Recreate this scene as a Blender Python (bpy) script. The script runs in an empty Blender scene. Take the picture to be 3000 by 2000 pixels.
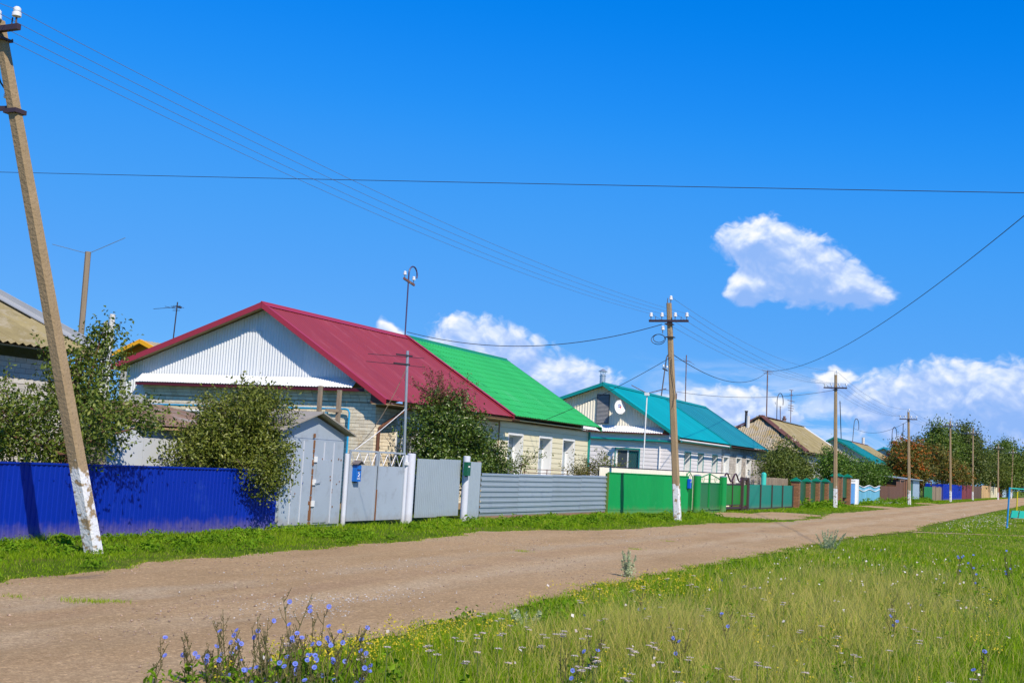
import bpy, math, random
import numpy as np
from mathutils import Vector, Matrix
random.seed(7)
rng = np.random.default_rng(11)
scene = bpy.context.scene
COL = scene.collection
R = math.radians

# ------------------------------------------------------------------ camera
YAW, PITCH, ROLL = R(24.7486), R(5.5962), R(3.2127)
cam_d = bpy.data.cameras.new('camera')
cam = bpy.data.objects.new('camera', cam_d); COL.objects.link(cam)
cam_d.sensor_width = 36.0; cam_d.lens = 43.2; cam_d.clip_start = 0.1; cam_d.clip_end = 6000
_f = Vector((-math.sin(YAW)*math.cos(PITCH), math.cos(YAW)*math.cos(PITCH), math.sin(PITCH)))
_r = Vector((math.cos(YAW), math.sin(YAW), 0)); _u = _r.cross(_f)
_rr = _r*math.cos(ROLL) + _u*math.sin(ROLL); _uu = -_r*math.sin(ROLL) + _u*math.cos(ROLL)
cam.matrix_world = Matrix(((_rr.x, _uu.x, -_f.x, 0.0), (_rr.y, _uu.y, -_f.y, 0.0), (_rr.z, _uu.z, -_f.z, 1.6), (0, 0, 0, 1)))
scene.camera = cam

# ------------------------------------------------------------------ sun, sky, exposure
SUN = Vector((0.5, -0.40, 0.60)).normalized()
SUN_EL = math.asin(SUN.z); SUN_AZ = math.atan2(SUN.x, SUN.y)
sl = bpy.data.lights.new('sun', 'SUN'); sl.energy = 4.9; sl.angle = R(0.53); sl.color = (1.0, 0.89, 0.72)
so = bpy.data.objects.new('sun', sl); COL.objects.link(so)
so.rotation_euler = SUN.to_track_quat('Z', 'Y').to_euler(); so.location = (30, -30, 40)
scene.view_settings.view_transform = 'Standard'; scene.view_settings.look = 'None'
scene.view_settings.exposure = 0.12; scene.view_settings.gamma = 1.0
scene.view_settings.use_curve_mapping = False

world = bpy.data.worlds.new('World'); scene.world = world; world.use_nodes = True
def build_world():
    nt = world.node_tree; N = nt.nodes; L = nt.links
    N.clear()
    out = N.new('ShaderNodeOutputWorld'); bg = N.new('ShaderNodeBackground'); bg.inputs[1].default_value = 1.0
    L.new(bg.outputs[0], out.inputs[0])
    sky = N.new('ShaderNodeTexSky'); sky.sky_type = 'NISHITA'; sky.sun_disc = False
    sky.sun_elevation = SUN_EL; sky.sun_rotation = SUN_AZ
    sky.air_density = 0.75; sky.dust_density = 0.0; sky.ozone_density = 3.0; sky.altitude = 250
    stc = N.new('ShaderNodeTexCoord'); sm = N.new('ShaderNodeVectorMath'); sm.operation = 'MULTIPLY_ADD'   # drop the pale rim right at the horizon
    sm.inputs[1].default_value = (1, 1, 0.86); sm.inputs[2].default_value = (0, 0, 0.095); L.new(stc.outputs['Generated'], sm.inputs[0])
    sn = N.new('ShaderNodeVectorMath'); sn.operation = 'NORMALIZE'; L.new(sm.outputs[0], sn.inputs[0]); L.new(sn.outputs[0], sky.inputs['Vector'])
    def m(op, a, b=None, c=None, clamp=False):
        n = N.new('ShaderNodeMath'); n.operation = op; n.use_clamp = clamp
        for i, v in enumerate((a, b, c)):
            if v is None: continue
            if isinstance(v, (int, float)): n.inputs[i].default_value = v
            else: L.new(v, n.inputs[i])
        return n.outputs[0]
    def sstep(v, a, b):
        n = N.new('ShaderNodeMapRange'); n.interpolation_type = 'SMOOTHSTEP'
        L.new(v, n.inputs[0]); n.inputs[1].default_value = a; n.inputs[2].default_value = b
        return n.outputs[0]
    hs = N.new('ShaderNodeHueSaturation'); hs.inputs['Saturation'].default_value = 1.42; hs.inputs['Value'].default_value = 0.105
    hs.inputs['Hue'].default_value = 0.502
    L.new(sky.outputs[0], hs.inputs['Color'])
    tc = N.new('ShaderNodeTexCoord'); sep = N.new('ShaderNodeSeparateXYZ'); L.new(tc.outputs['Generated'], sep.inputs[0])
    deg = 57.29578
    az = m('MULTIPLY', m('ARCTAN2', sep.outputs[0], sep.outputs[1]), deg)
    el = m('MULTIPLY', m('ARCSINE', sep.outputs[2]), deg)
    def cmb(x, y, z=0.0):
        n = N.new('ShaderNodeCombineXYZ')
        for i, v in enumerate((x, y, z)):
            if isinstance(v, (int, float)): n.inputs[i].default_value = v
            else: L.new(v, n.inputs[i])
        return n.outputs[0]
    def noise(vec, scale, detail=6, rough=0.55, dist=0.0):
        n = N.new('ShaderNodeTexNoise'); n.inputs['Scale'].default_value = scale; n.inputs['Detail'].default_value = detail
        n.inputs['Roughness'].default_value = rough; n.inputs['Distortion'].default_value = dist
        L.new(vec, n.inputs['Vector']); return n.outputs[0]
    def billow(vec, scale, detail=3.0):
        n = N.new('ShaderNodeTexVoronoi'); n.voronoi_dimensions = '2D'; n.feature = 'F1'; n.inputs['Scale'].default_value = scale
        n.inputs['Detail'].default_value = detail; n.inputs['Roughness'].default_value = 0.55
        n.normalize = True
        L.new(vec, n.inputs['Vector']); return n.outputs[0]
    def ell(a0, e0, ra, re, rot=0.0):           # 1 at the centre, 0 on the rim of an ellipse of directions
        da = m('SUBTRACT', az, a0); de = m('SUBTRACT', el, e0)
        c, s = math.cos(rot), math.sin(rot)
        x = m('DIVIDE', m('ADD', m('MULTIPLY', da, c), m('MULTIPLY', de, s)), ra)
        y = m('DIVIDE', m('SUBTRACT', m('MULTIPLY', de, c), m('MULTIPLY', da, s)), re)
        return m('SUBTRACT', 1.0, m('SQRT', m('ADD', m('MULTIPLY', x, x), m('MULTIPLY', y, y))))
    def smax(a, b): return m('SMOOTH_MAX', a, b, 0.25)
    base = hs.outputs[0]
    cv = N.new('ShaderNodeRGBCurve'); cmap = cv.mapping
    for ch, pts in ((0, ((0, 0), (0.10, 0.0), (0.125, 0.012), (0.162, 0.044), (0.256, 0.10), (0.33, 0.135), (0.6, 0.35), (1, 0.8))), (1, ((0, 0.0), (0.06, 0.09), (0.11, 0.214), (0.162, 0.305), (0.256, 0.37), (0.33, 0.42), (0.6, 0.60), (1, 0.9))), (2, ((0, 0.0), (0.2, 0.36), (0.39, 0.83), (0.56, 0.865), (0.74, 0.89), (1, 0.95)))):
        c = cmap.curves[ch]; c.points[0].location = pts[0]; c.points[1].location = pts[-1]
        for p in pts[1:-1]: c.points.new(*p)
    cmap.update(); sc_ = N.new('ShaderNodeSeparateColor'); L.new(hs.outputs[0], sc_.inputs[0]); cc_ = N.new('ShaderNodeCombineColor'); L.new(sc_.outputs[1], cc_.inputs[0]); L.new(sc_.outputs[1], cc_.inputs[1]); L.new(sc_.outputs[2], cc_.inputs[2]); L.new(cc_.outputs[0], cv.inputs['Color']); base = cv.outputs[0]
    def shape(oa, oe):                          # billowy cumulus field, evaluated at an offset of (oa, oe) degrees
        A = m('ADD', az, oa); E = m('ADD', el, oe)
        P = cmb(m('MULTIPLY', A, 0.8), E, 3.7)
        warp = noise(P, 0.5, 3, 0.55)
        Aw = m('MULTIPLY_ADD', m('SUBTRACT', warp, 0.5), 2.2, A); Ew = m('MULTIPLY_ADD', m('SUBTRACT', warp, 0.5), -1.6, E)
        def el_(a0, e0, ra, re, rot=0.0):
            da = m('SUBTRACT', Aw, a0); de = m('SUBTRACT', Ew, e0); c, s = math.cos(rot), math.sin(rot)
            x = m('DIVIDE', m('ADD', m('MULTIPLY', da, c), m('MULTIPLY', de, s)), ra); y = m('DIVIDE', m('SUBTRACT', m('MULTIPLY', de, c), m('MULTIPLY', da, s)), re)
            return m('SUBTRACT', 1.0, m('SQRT', m('ADD', m('MULTIPLY', x, x), m('MULTIPLY', y, y))))
        P2 = cmb(m('MULTIPLY', Aw, 0.8), m('MULTIPLY', Ew, 1.0), 1.3)
        b1 = billow(P2, 1.15, 2.6); nz = noise(P2, 2.6, 4, 0.55)
        s = None
        for e in CL:
            s = el_(*e) if s is None else m('SMOOTH_MAX', s, el_(*e), 0.22)
        h = m('ADD', s, m('MULTIPLY', m('SUBTRACT', 0.36, b1), 0.55)); h = m('ADD', h, m('MULTIPLY', m('SUBTRACT', nz, 0.52), 0.30))
        return h, b1, s
    CL = ((-13.4, 10.5, 2.1, 1.5, -0.15), (-11.8, 9.5, 3.3, 1.9, -0.25), (-9.7, 8.7, 2.5, 1.15, -0.22), (-13.9, 8.6, 1.2, 1.2, 0.3), (-26.2, 4.9, 3.6, 1.9, -0.10), (-22.4, 3.5, 3.6, 2.0, -0.2), (-30.2, 5.3, 0.9, 0.75, -0.3), (-3.8, 3.6, 7.0, 2.3, 0.03), (6.5, 4.2, 7.5, 2.4, 0.0), (-10.1, 4.5, 1.1, 0.9, 0.0), (-15.0, 2.7, 4.2, 1.5, 0.0),
          (28, 6, 8, 2.2, 0.1), (-64, 5, 8, 2.0, 0), (75, 7, 10, 2.6, 0), (140, 7, 12, 2.6, 0), (-120, 7, 10, 2.5, 0))
    h1, b1, s1 = shape(0.0, 0.0); h2, b2, s2 = shape(-0.12, 0.50)
    alpha = sstep(h1, 0.02, 0.32)
    lit = m('ADD', 0.19, m('MULTIPLY', m('SUBTRACT', h1, h2), 1.15)); lit = m('ADD', lit, m('MULTIPLY', m('SUBTRACT', 0.40, b1), 0.45)); lit = m('SUBTRACT', lit, m('MULTIPLY', m('SUBTRACT', s1, 0.3), 0.32)); lit = sstep(lit, -0.15, 1.0)
    rp = N.new('ShaderNodeValToRGB'); e = rp.color_ramp.elements; e[0].color = (0.26, 0.45, 0.87, 1); e[1].color = (0.93, 0.94, 0.97, 1); x = e.new(0.35); x.color = (0.42, 0.57, 0.91, 1); x = e.new(0.62); x.color = (0.60, 0.72, 0.94, 1)
    L.new(lit, rp.inputs[0])
    # thin broken veil low over the horizon
    vn = noise(cmb(m('MULTIPLY', az, 0.22), m('MULTIPLY', el, 0.95), 9.0), 1.0, 7, 0.6, 0.6)
    va = m('MULTIPLY', m('MULTIPLY', sstep(vn, 0.41, 0.66), 0.8), m('MULTIPLY', sstep(el, -0.5, 1.5), m('SUBTRACT', 1.0, sstep(el, 3.0, 5.8))))
    va = m('MULTIPLY', va, sstep(az, -33.0, -22.0))
    va = m('MULTIPLY', va, sstep(noise(cmb(m('MULTIPLY', az, 0.06), 0.0, 2.2), 1.0, 2), 0.38, 0.5))
    def mixc(f, a, c):
        n = N.new('ShaderNodeMix'); n.data_type = 'RGBA'; L.new(f, n.inputs[0]); L.new(a, n.inputs[6])
        if isinstance(c, tuple): n.inputs[7].default_value = c
        else: L.new(c, n.inputs[7])
        return n.outputs[2]
    clear = base; base = mixc(va, base, (0.60, 0.72, 0.95, 1)); base = mixc(alpha, base, rp.outputs[0])
    bg0 = N.new('ShaderNodeBackground'); L.new(clear, bg0.inputs[0]); mxs = N.new('ShaderNodeMixShader')
    L.new(m('MULTIPLY', m('GREATER_THAN', el, -1.0), m('LESS_THAN', el, 14.0)), mxs.inputs[0]); L.new(bg0.outputs[0], mxs.inputs[1]); L.new(bg.outputs[0], mxs.inputs[2]); L.new(mxs.outputs[0], out.inputs[0])
    L.new(base, bg.inputs[0])
build_world()

# ------------------------------------------------------------------ helpers
ORG = {}
def lin(r, g, b):
    f = lambda c: (c/255/12.92 if c/255 <= 0.04045 else ((c/255+0.055)/1.055)**2.4)
    return (f(r), f(g), f(b))
def tag(o, label=None, cat=None, group=None, kind=None):
    if label: o['label'] = label
    if cat: o['category'] = cat
    if group: o['group'] = group
    if kind: o['kind'] = kind
    return o
def thing(name, label, cat, loc=(0, 0, 0), group=None):
    o = bpy.data.objects.new(name, None); COL.objects.link(o)
    o.empty_display_size = 0.3
    o.location = loc; ORG[o] = Vector(loc)
    return tag(o, label, cat, group)
def link(name, mesh, parent=None, loc=(0, 0, 0)):
    o = bpy.data.objects.new(name, mesh); COL.objects.link(o)
    l = Vector(loc); ORG[o] = l.copy()
    if parent is not None:
        o.parent = parent; o.location = l - ORG[parent]
    else: o.location = l
    return o
class MB:
    def __init__(s): s.v = []; s.f = []
    def face(s, *pts):
        b = len(s.v); s.v += [tuple(p) for p in pts]; s.f.append(tuple(range(b, b+len(pts)))); return s
    def box(s, x0, y0, z0, x1, y1, z1):
        b = len(s.v)
        s.v += [(x0,y0,z0),(x1,y0,z0),(x1,y1,z0),(x0,y1,z0),(x0,y0,z1),(x1,y0,z1),(x1,y1,z1),(x0,y1,z1)]
        s.f += [(b+3,b+2,b+1,b),(b+4,b+5,b+6,b+7),(b,b+1,b+5,b+4),(b+1,b+2,b+6,b+5),(b+2,b+3,b+7,b+6),(b+3,b,b+4,b+7)]
        return s
    def obox(s, c, ax, ay, az):
        c, ax, ay, az = map(Vector, (c, ax, ay, az)); b = len(s.v)
        for sz in (-1, 1):
            for sx, sy in ((-1,-1),(1,-1),(1,1),(-1,1)): s.v.append(tuple(c+ax*sx+ay*sy+az*sz))
        s.f += [(b+3,b+2,b+1,b),(b+4,b+5,b+6,b+7),(b,b+1,b+5,b+4),(b+1,b+2,b+6,b+5),(b+2,b+3,b+7,b+6),(b+3,b,b+4,b+7)]
        return s
    def bar(s, p, q, w, h, up=(0,0,1)):
        p, q = Vector(p), Vector(q); d = (q-p); l = d.length; d = d/l; up = Vector(up)
        sd = d.cross(up)
        if sd.length < 1e-4: sd = d.cross(Vector((1,0,0)))
        sd.normalize(); uu = sd.cross(d).normalized()
        return s.obox((p+q)/2, d*l/2, sd*w/2, uu*h/2)
    def tube(s, pts, r, n=8, cap=True):
        pts = [Vector(p) for p in pts]; k = len(pts)
        rs = r if isinstance(r, (list, tuple)) else [r]*k
        b = len(s.v); prev = None
        for i, p in enumerate(pts):
            d = (pts[min(i+1, k-1)]-pts[max(i-1, 0)]).normalized()
            a = d.cross(prev) if prev is not None and False else d.cross(Vector((0.31, 0.17, 1)) if abs(d.z) < 0.9 else Vector((1, 0.1, 0)))
            a.normalize(); c = d.cross(a)
            for j in range(n):
                t = 2*math.pi*j/n
                s.v.append(tuple(p+(a*math.cos(t)+c*math.sin(t))*rs[i]))
        for i in range(k-1):
            for j in range(n):
                j2 = (j+1) % n
                s.f.append((b+i*n+j, b+i*n+j2, b+(i+1)*n+j2, b+(i+1)*n+j))
        if cap:
            s.f.append(tuple(b+j for j in range(n))[::-1]); s.f.append(tuple(b+(k-1)*n+j for j in range(n)))
        return s
    def lathe(s, c, prof, n=12, axis=(0,0,1)):
        ax = Vector(axis).normalized(); a = ax.cross(Vector((1,0,0)) if abs(ax.x) < 0.9 else Vector((0,1,0))).normalized(); bb = ax.cross(a)
        b = len(s.v); c = Vector(c)
        for r, h in prof:
            for j in range(n):
                t = 2*math.pi*j/n; s.v.append(tuple(c+ax*h+(a*math.cos(t)+bb*math.sin(t))*r))
        for i in range(len(prof)-1):
            for j in range(n):
                j2 = (j+1) % n; s.f.append((b+i*n+j, b+i*n+j2, b+(i+1)*n+j2, b+(i+1)*n+j))
        s.f.append(tuple(b+j for j in range(n))[::-1]); s.f.append(tuple(b+(len(prof)-1)*n+j for j in range(n)))
        return s
    def prism(s, prof, vec):
        vec = Vector(vec); p = [Vector(q) for q in prof]; n = len(p); b = len(s.v)
        s.v += [tuple(q) for q in p] + [tuple(q+vec) for q in p]
        s.f.append(tuple(range(b, b+n))[::-1]); s.f.append(tuple(range(b+n, b+2*n)))
        for i in range(n):
            j = (i+1) % n; s.f.append((b+i, b+j, b+n+j, b+n+i))
        return s
    def mesh(s, name, mat, org=(0,0,0), smooth=False):
        me = bpy.data.meshes.new(name); o = Vector(org)
        me.from_pydata([(v[0]-o.x, v[1]-o.y, v[2]-o.z) for v in s.v], [], s.f)
        if mat: me.materials.append(mat)
        if smooth:
            me.polygons.foreach_set('use_smooth', [True]*len(me.polygons))
            try: me.set_sharp_from_angle(angle=R(38))
            except Exception: pass
        me.update(); return me
    def build(s, name, mat, parent=None, smooth=False, org=None):
        if org is None: org = ORG[parent] if parent is not None else (0, 0, 0)
        return link(name, s.mesh(name, mat, org, smooth), parent, org)
def nmesh(name, co, faces_n, mat, tint=None, smooth=False):
    """numpy verts (N,3) and faces (M,k) -> mesh"""
    me = bpy.data.meshes.new(name); M, k = faces_n.shape
    me.vertices.add(len(co)); me.vertices.foreach_set('co', np.ascontiguousarray(co, np.float32).ravel())
    me.loops.add(M*k); me.loops.foreach_set('vertex_index', np.ascontiguousarray(faces_n, np.int32).ravel())
    me.polygons.add(M); me.polygons.foreach_set('loop_start', np.arange(0, M*k, k, dtype=np.int32))
    me.polygons.foreach_set('loop_total', np.full(M, k, np.int32))
    if smooth: me.polygons.foreach_set('use_smooth', np.ones(M, bool))
    if tint is not None:
        a = me.attributes.new('tint', 'FLOAT', 'POINT'); a.data.foreach_set('value', np.ascontiguousarray(tint, np.float32))
    me.materials.append(mat); me.update(calc_edges=True); return me
def copy_tree(o, parent=None):
    c = o.copy(); COL.objects.link(c); c.parent = parent
    if parent is not None: c.matrix_parent_inverse = o.matrix_parent_inverse.copy()
    for ch in [x for x in bpy.data.objects if x.parent == o]: copy_tree(ch, c)
    return c

# ------------------------------------------------------------------ materials
MATS = {}
def mat(name, col, rough=0.6, metal=0.0, var=0.12, vscale=3.0, bump=0.0, bscale=40.0, spec=0.5, obj_rand=0.0, isl_rand=0.0, mud=0.0, dirt=None, dirt_amt=0.0, dirt_scale=1.2, stretch=None):
    if name in MATS: return MATS[name]
    m = bpy.data.materials.new(name); m.use_nodes = True; nt = m.node_tree; N = nt.nodes; L = nt.links
    b = N['Principled BSDF']; b.inputs['Roughness'].default_value = rough; b.inputs['Metallic'].default_value = metal
    b.inputs['Specular IOR Level'].default_value = spec
    tc = N.new('ShaderNodeTexCoord'); vec = tc.outputs['Object']
    geo = N.new('ShaderNodeNewGeometry'); vec = geo.outputs['Position']
    if stretch:
        mp = N.new('ShaderNodeMapping'); mp.inputs['Scale'].default_value = stretch; L.new(vec, mp.inputs[0]); vec = mp.outputs[0]
    nz = N.new('ShaderNodeTexNoise'); nz.inputs['Scale'].default_value = vscale; nz.inputs['Detail'].default_value = 7; nz.inputs['Roughness'].default_value = 0.62
    L.new(vec, nz.inputs['Vector'])
    fac = nz.outputs[0]
    def mth(op, a, c):
        n = N.new('ShaderNodeMath'); n.operation = op
        for i, v in enumerate((a, c)):
            if isinstance(v, (int, float)): n.inputs[i].default_value = v
            else: L.new(v, n.inputs[i])
        return n.outputs[0]
    f = mth('MULTIPLY', mth('SUBTRACT', fac, 0.5), var*2.2)
    if obj_rand:
        oi = N.new('ShaderNodeObjectInfo'); f = mth('ADD', f, mth('MULTIPLY', mth('SUBTRACT', oi.outputs['Random'], 0.5), obj_rand*2))
    if isl_rand:
        f = mth('ADD', f, mth('MULTIPLY', mth('SUBTRACT', geo.outputs['Random Per Island'], 0.5), isl_rand*2))
    f = mth('ADD', f, 1.0)
    mx = N.new('ShaderNodeMix'); mx.data_type = 'RGBA'; mx.blend_type = 'MULTIPLY'; mx.inputs[0].default_value = 1.0
    mx.inputs[6].default_value = (*col, 1)
    cb = N.new('ShaderNodeCombineColor')
    for i in range(3): L.new(f, cb.inputs[i])
    L.new(cb.outputs[0], mx.inputs[7]); colr = mx.outputs[2]
    if dirt is not None:
        n2 = N.new('ShaderNodeTexNoise'); n2.inputs['Scale'].default_value = dirt_scale; n2.inputs['Detail'].default_value = 9; n2.inputs['Roughness'].default_value = 0.7
        L.new(vec, n2.inputs['Vector'])
        mr = N.new('ShaderNodeMapRange'); L.new(n2.outputs[0], mr.inputs[0]); mr.inputs[1].default_value = 0.62-dirt_amt*0.3; mr.inputs[2].default_value = 0.72-dirt_amt*0.2
        mr.inputs[4].default_value = 0.85
        m2 = N.new('ShaderNodeMix'); m2.data_type = 'RGBA'; L.new(mr.outputs[0], m2.inputs[0]); L.new(colr, m2.inputs[6]); m2.inputs[7].default_value = (*dirt, 1)
        colr = m2.outputs[2]
    if mud:                                     # earth splashed up from the ground, ragged upper edge
        sz = N.new('ShaderNodeSeparateXYZ'); L.new(geo.outputs['Position'], sz.inputs[0])
        n4 = N.new('ShaderNodeTexNoise'); n4.inputs['Scale'].default_value = 5.0; n4.inputs['Detail'].default_value = 8; n4.inputs['Roughness'].default_value = 0.7; L.new(geo.outputs['Position'], n4.inputs['Vector'])
        hh = mth('ADD', sz.outputs[2], mth('MULTIPLY', n4.outputs[0], -0.55))
        mm = N.new('ShaderNodeMapRange'); mm.interpolation_type = 'SMOOTHSTEP'; L.new(hh, mm.inputs[0]); mm.inputs[1].default_value = -0.26; mm.inputs[2].default_value = 0.04; mm.inputs[3].default_value = mud; mm.inputs[4].default_value = 0.0
        m4 = N.new('ShaderNodeMix'); m4.data_type = 'RGBA'; L.new(mm.outputs[0], m4.inputs[0]); L.new(colr, m4.inputs[6]); m4.inputs[7].default_value = (0.30, 0.215, 0.13, 1); colr = m4.outputs[2]
    L.new(colr, b.inputs['Base Color'])
    mr = N.new('ShaderNodeMapRange'); L.new(fac, mr.inputs[0]); mr.inputs[3].default_value = max(0.02, rough-0.12); mr.inputs[4].default_value = min(1, rough+0.12)
    L.new(mr.outputs[0], b.inputs['Roughness'])
    if bump:
        n3 = N.new('ShaderNodeTexNoise'); n3.inputs['Scale'].default_value = bscale; n3.inputs['Detail'].default_value = 5
        L.new(vec, n3.inputs['Vector'])
        bp = N.new('ShaderNodeBump'); bp.inputs['Strength'].default_value = bump; bp.inputs['Distance'].default_value = 0.02
        L.new(n3.outputs[0], bp.inputs['Height']); L.new(bp.outputs[0], b.inputs['Normal'])
    MATS[name] = m; return m
def leaf_mat(name, c0, c1, c2=None, rough=0.42, transl=0.3, spec=0.45):
    """c0..c1..c2 by the per-leaf 'tint' attribute (each leaf has its own colour)"""
    if name in MATS: return MATS[name]
    m = bpy.data.materials.new(name); m.use_nodes = True; nt = m.node_tree; N = nt.nodes; L = nt.links
    b = N['Principled BSDF']; b.inputs['Roughness'].default_value = rough; b.inputs['Specular IOR Level'].default_value = spec
    at = N.new('ShaderNodeAttribute'); at.attribute_name = 'tint'
    rp = N.new('ShaderNodeValToRGB'); e = rp.color_ramp.elements; e[0].color = (*c0, 1); e[1].color = (*c1, 1)
    if c2: e[1].position = 0.62; x = e.new(1.0); x.color = (*c2, 1)
    L.new(at.outputs['Fac'], rp.inputs[0]); L.new(rp.outputs[0], b.inputs['Base Color'])
    tr = N.new('ShaderNodeBsdfTranslucent'); L.new(rp.outputs[0], tr.inputs[0])
    mx = N.new('ShaderNodeMixShader'); mx.inputs[0].default_value = transl
    L.new(b.outputs[0], mx.inputs[1]); L.new(tr.outputs[0], mx.inputs[2]); L.new(mx.outputs[0], N['Material Output'].inputs[0])
    MATS[name] = m; return m
# ------------------------------------------------------------------ ground and road
def fbm1(t, seed=0.0):
    return (np.sin(t*1.7+seed)+0.6*np.sin(t*3.9+seed*2.3+1.1)+0.35*np.sin(t*8.3+seed*1.7)+0.22*np.sin(t*17.1+seed*3.1))/2.17
_LY = [-20, 8, 10, 11.6, 13.7, 15.4, 18, 21.5, 25.4, 28, 30.3, 38.9, 45, 52, 60, 66, 100, 140, 200, 330]
_LX = [-10.2, -10.3, -10.5, -10.8, -11.25, -11.2, -11.4, -11.5, -12.2, -11.6, -10.8, -10.6, -9.5, -9.6, -10.6, -10.4, -10.7, -11.0, -11.3, -11.3]
_RY = [-20, 6.5, 8.6, 12, 15.7, 20.7, 27, 36, 42, 45.7, 50, 57, 66, 114, 200, 330]
_RX = [-5.0, -5.05, -5.6, -5.5, -5.8, -5.8, -5.8, -5.75, -5.3, -4.9, -5.3, -5.35, -5.4, -5.15, -5.0, -4.8]
def road_l(y): y = np.asarray(y, float); return np.interp(y, _LY, _LX) + 0.17*fbm1(y*1.3, 0.4)
def road_r(y): y = np.asarray(y, float); return np.interp(y, _RY, _RX) + 0.15*fbm1(y*1.5, 2.2)
# bare drive-in patches on the verge: centre x, y, half sizes
PATCHES = [(-11.6, 49.5, 1.9, 3.4), (-11.4, 54.5, 1.3, 3.0), (-11.6, 84.5, 1.7, 3.6), (-12.0, 115, 1.2, 4)]
def on_dirt(x, y):
    d = (x > road_l(y)) & (x < road_r(y))
    for cx, cy, a, b in PATCHES:
        d |= ((x-cx)/a)**2 + ((y-cy)/b)**2 < 1 + 0.35*fbm1(np.arctan2(x-cx, y-cy)*2.0, cy)
    d |= np.abs(y - (44.6 + (x+4.9)*1.05)) < np.where((x > -5.2) & (x < 3.5), 0.33, -1)
    return d
def soil_mat(name, grass):
    m = bpy.data.materials.new(name); m.use_nodes = True; nt = m.node_tree; N = nt.nodes; L = nt.links
    b = N['Principled BSDF']; b.inputs['Roughness'].default_value = 0.93; b.inputs['Specular IOR Level'].default_value = 0.05
    geo = N.new('ShaderNodeNewGeometry')
    def noise(s, d=6, r=0.6, st=None):
        n = N.new('ShaderNodeTexNoise'); n.inputs['Scale'].default_value = s; n.inputs['Detail'].default_value = d; n.inputs['Roughness'].default_value = r
        if st:
            mp = N.new('ShaderNodeMapping'); mp.inputs['Scale'].default_value = st; L.new(geo.outputs['Position'], mp.inputs[0]); L.new(mp.outputs[0], n.inputs['Vector'])
        else: L.new(geo.outputs['Position'], n.inputs['Vector'])
        return n.outputs[0]
    def ramp(v, *st):
        r = N.new('ShaderNodeValToRGB'); e = r.color_ramp.elements
        e[0].position = st[0][0]; e[0].color = (*st[0][1], 1); e[1].position = st[-1][0]; e[1].color = (*st[-1][1], 1)
        for p, c in st[1:-1]: x = e.new(p); x.color = (*c, 1)
        L.new(v, r.inputs[0]); return r.outputs[0]
    def mix(f, a, c, bl='MIX'):
        n = N.new('ShaderNodeMix'); n.data_type = 'RGBA'; n.blend_type = bl
        for i, v in ((0, f), (6, a), (7, c)):
            if isinstance(v, (int, float)): n.inputs[i].default_value = v
            elif isinstance(v, tuple): n.inputs[i].default_value = (*v, 1)
            else: L.new(v, n.inputs[i])
        return n.outputs[2]
    def mr(v, a, c):
        n = N.new('ShaderNodeMapRange'); L.new(v, n.inputs[0]); n.inputs[1].default_value = a; n.inputs[2].default_value = c; return n.outputs[0]
    if grass:
        col = ramp(noise(0.8), (0.3, (0.075, 0.13, 0.012)), (0.5, (0.12, 0.19, 0.015)), (0.66, (0.20, 0.18, 0.05)))
        col = mix(mr(noise(14, 8, 0.7), 0.45, 0.7), col, (0.055, 0.085, 0.012))
        L.new(col, b.inputs['Base Color']); bs, bd = 60, 0.04
    else:
        col = ramp(noise(0.55, 9, 0.62, (1.0, 0.35, 1.0)), (0.30, (0.40, 0.275, 0.145)), (0.5, (0.50, 0.345, 0.19)), (0.72, (0.53, 0.395, 0.24)))
        # longitudinal wear: pale wheel tracks, broken up
        col = mix(mr(noise(1.3, 6, 0.6, (1.4, 0.12, 1.0)), 0.52, 0.72), col, (0.51, 0.37, 0.215))
        sx = N.new('ShaderNodeSeparateXYZ'); L.new(geo.outputs['Position'], sx.inputs[0])
        def track(c, w):
            a = N.new('ShaderNodeMath'); a.operation = 'MULTIPLY_ADD'; L.new(noise(0.12, 3, 0.5), a.inputs[0]); a.inputs[1].default_value = 1.6; L.new(sx.outputs[0], a.inputs[2])
            d = N.new('ShaderNodeMath'); d.operation = 'SUBTRACT'; L.new(a.outputs[0], d.inputs[0]); d.inputs[1].default_value = c+0.8
            e = N.new('ShaderNodeMath'); e.operation = 'ABSOLUTE'; L.new(d.outputs[0], e.inputs[0])
            f = N.new('ShaderNodeMapRange'); f.interpolation_type = 'SMOOTHSTEP'; L.new(e.outputs[0], f.inputs[0]); f.inputs[1].default_value = w*0.3; f.inputs[2].default_value = w; f.inputs[3].default_value = 1.0; f.inputs[4].default_value = 0.0
            g = N.new('ShaderNodeMath'); g.operation = 'MULTIPLY'; L.new(f.outputs[0], g.inputs[0]); L.new(mr(noise(1.1, 6, 0.6, (1, 0.3, 1)), 0.38, 0.62), g.inputs[1]); return g.outputs[0]
        col = mix(track(-7.35, 0.55), col, (0.55, 0.415, 0.26)); col = mix(track(-9.0, 0.5), col, (0.50, 0.385, 0.25)); col = mix(track(-8.2, 0.35), col, (0.45, 0.305, 0.175))
        # pale worn patches, dusty and darker damp spots
        col = mix(mr(noise(0.33, 5, 0.55), 0.58, 0.70), col, (0.48, 0.37, 0.235))
        col = mix(mr(noise(0.8, 7, 0.6, (1.0, 0.5, 1.0)), 0.66, 0.72), col, (0.31, 0.225, 0.15))
        # grit
        v = N.new('ShaderNodeTexVoronoi'); v.inputs['Scale'].default_value = 34; L.new(geo.outputs['Position'], v.inputs['Vector'])
        g = ramp(v.outputs['Color'], (0.0, (0.72, 0.69, 0.66)), (0.7, (1.0, 1.0, 1.0)), (1.0, (1.38, 1.38, 1.4)))
        col = mix(0.75, col, g, 'MULTIPLY')
        v2 = N.new('ShaderNodeTexVoronoi'); v2.inputs['Scale'].default_value = 90; L.new(geo.outputs['Position'], v2.inputs['Vector'])
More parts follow.
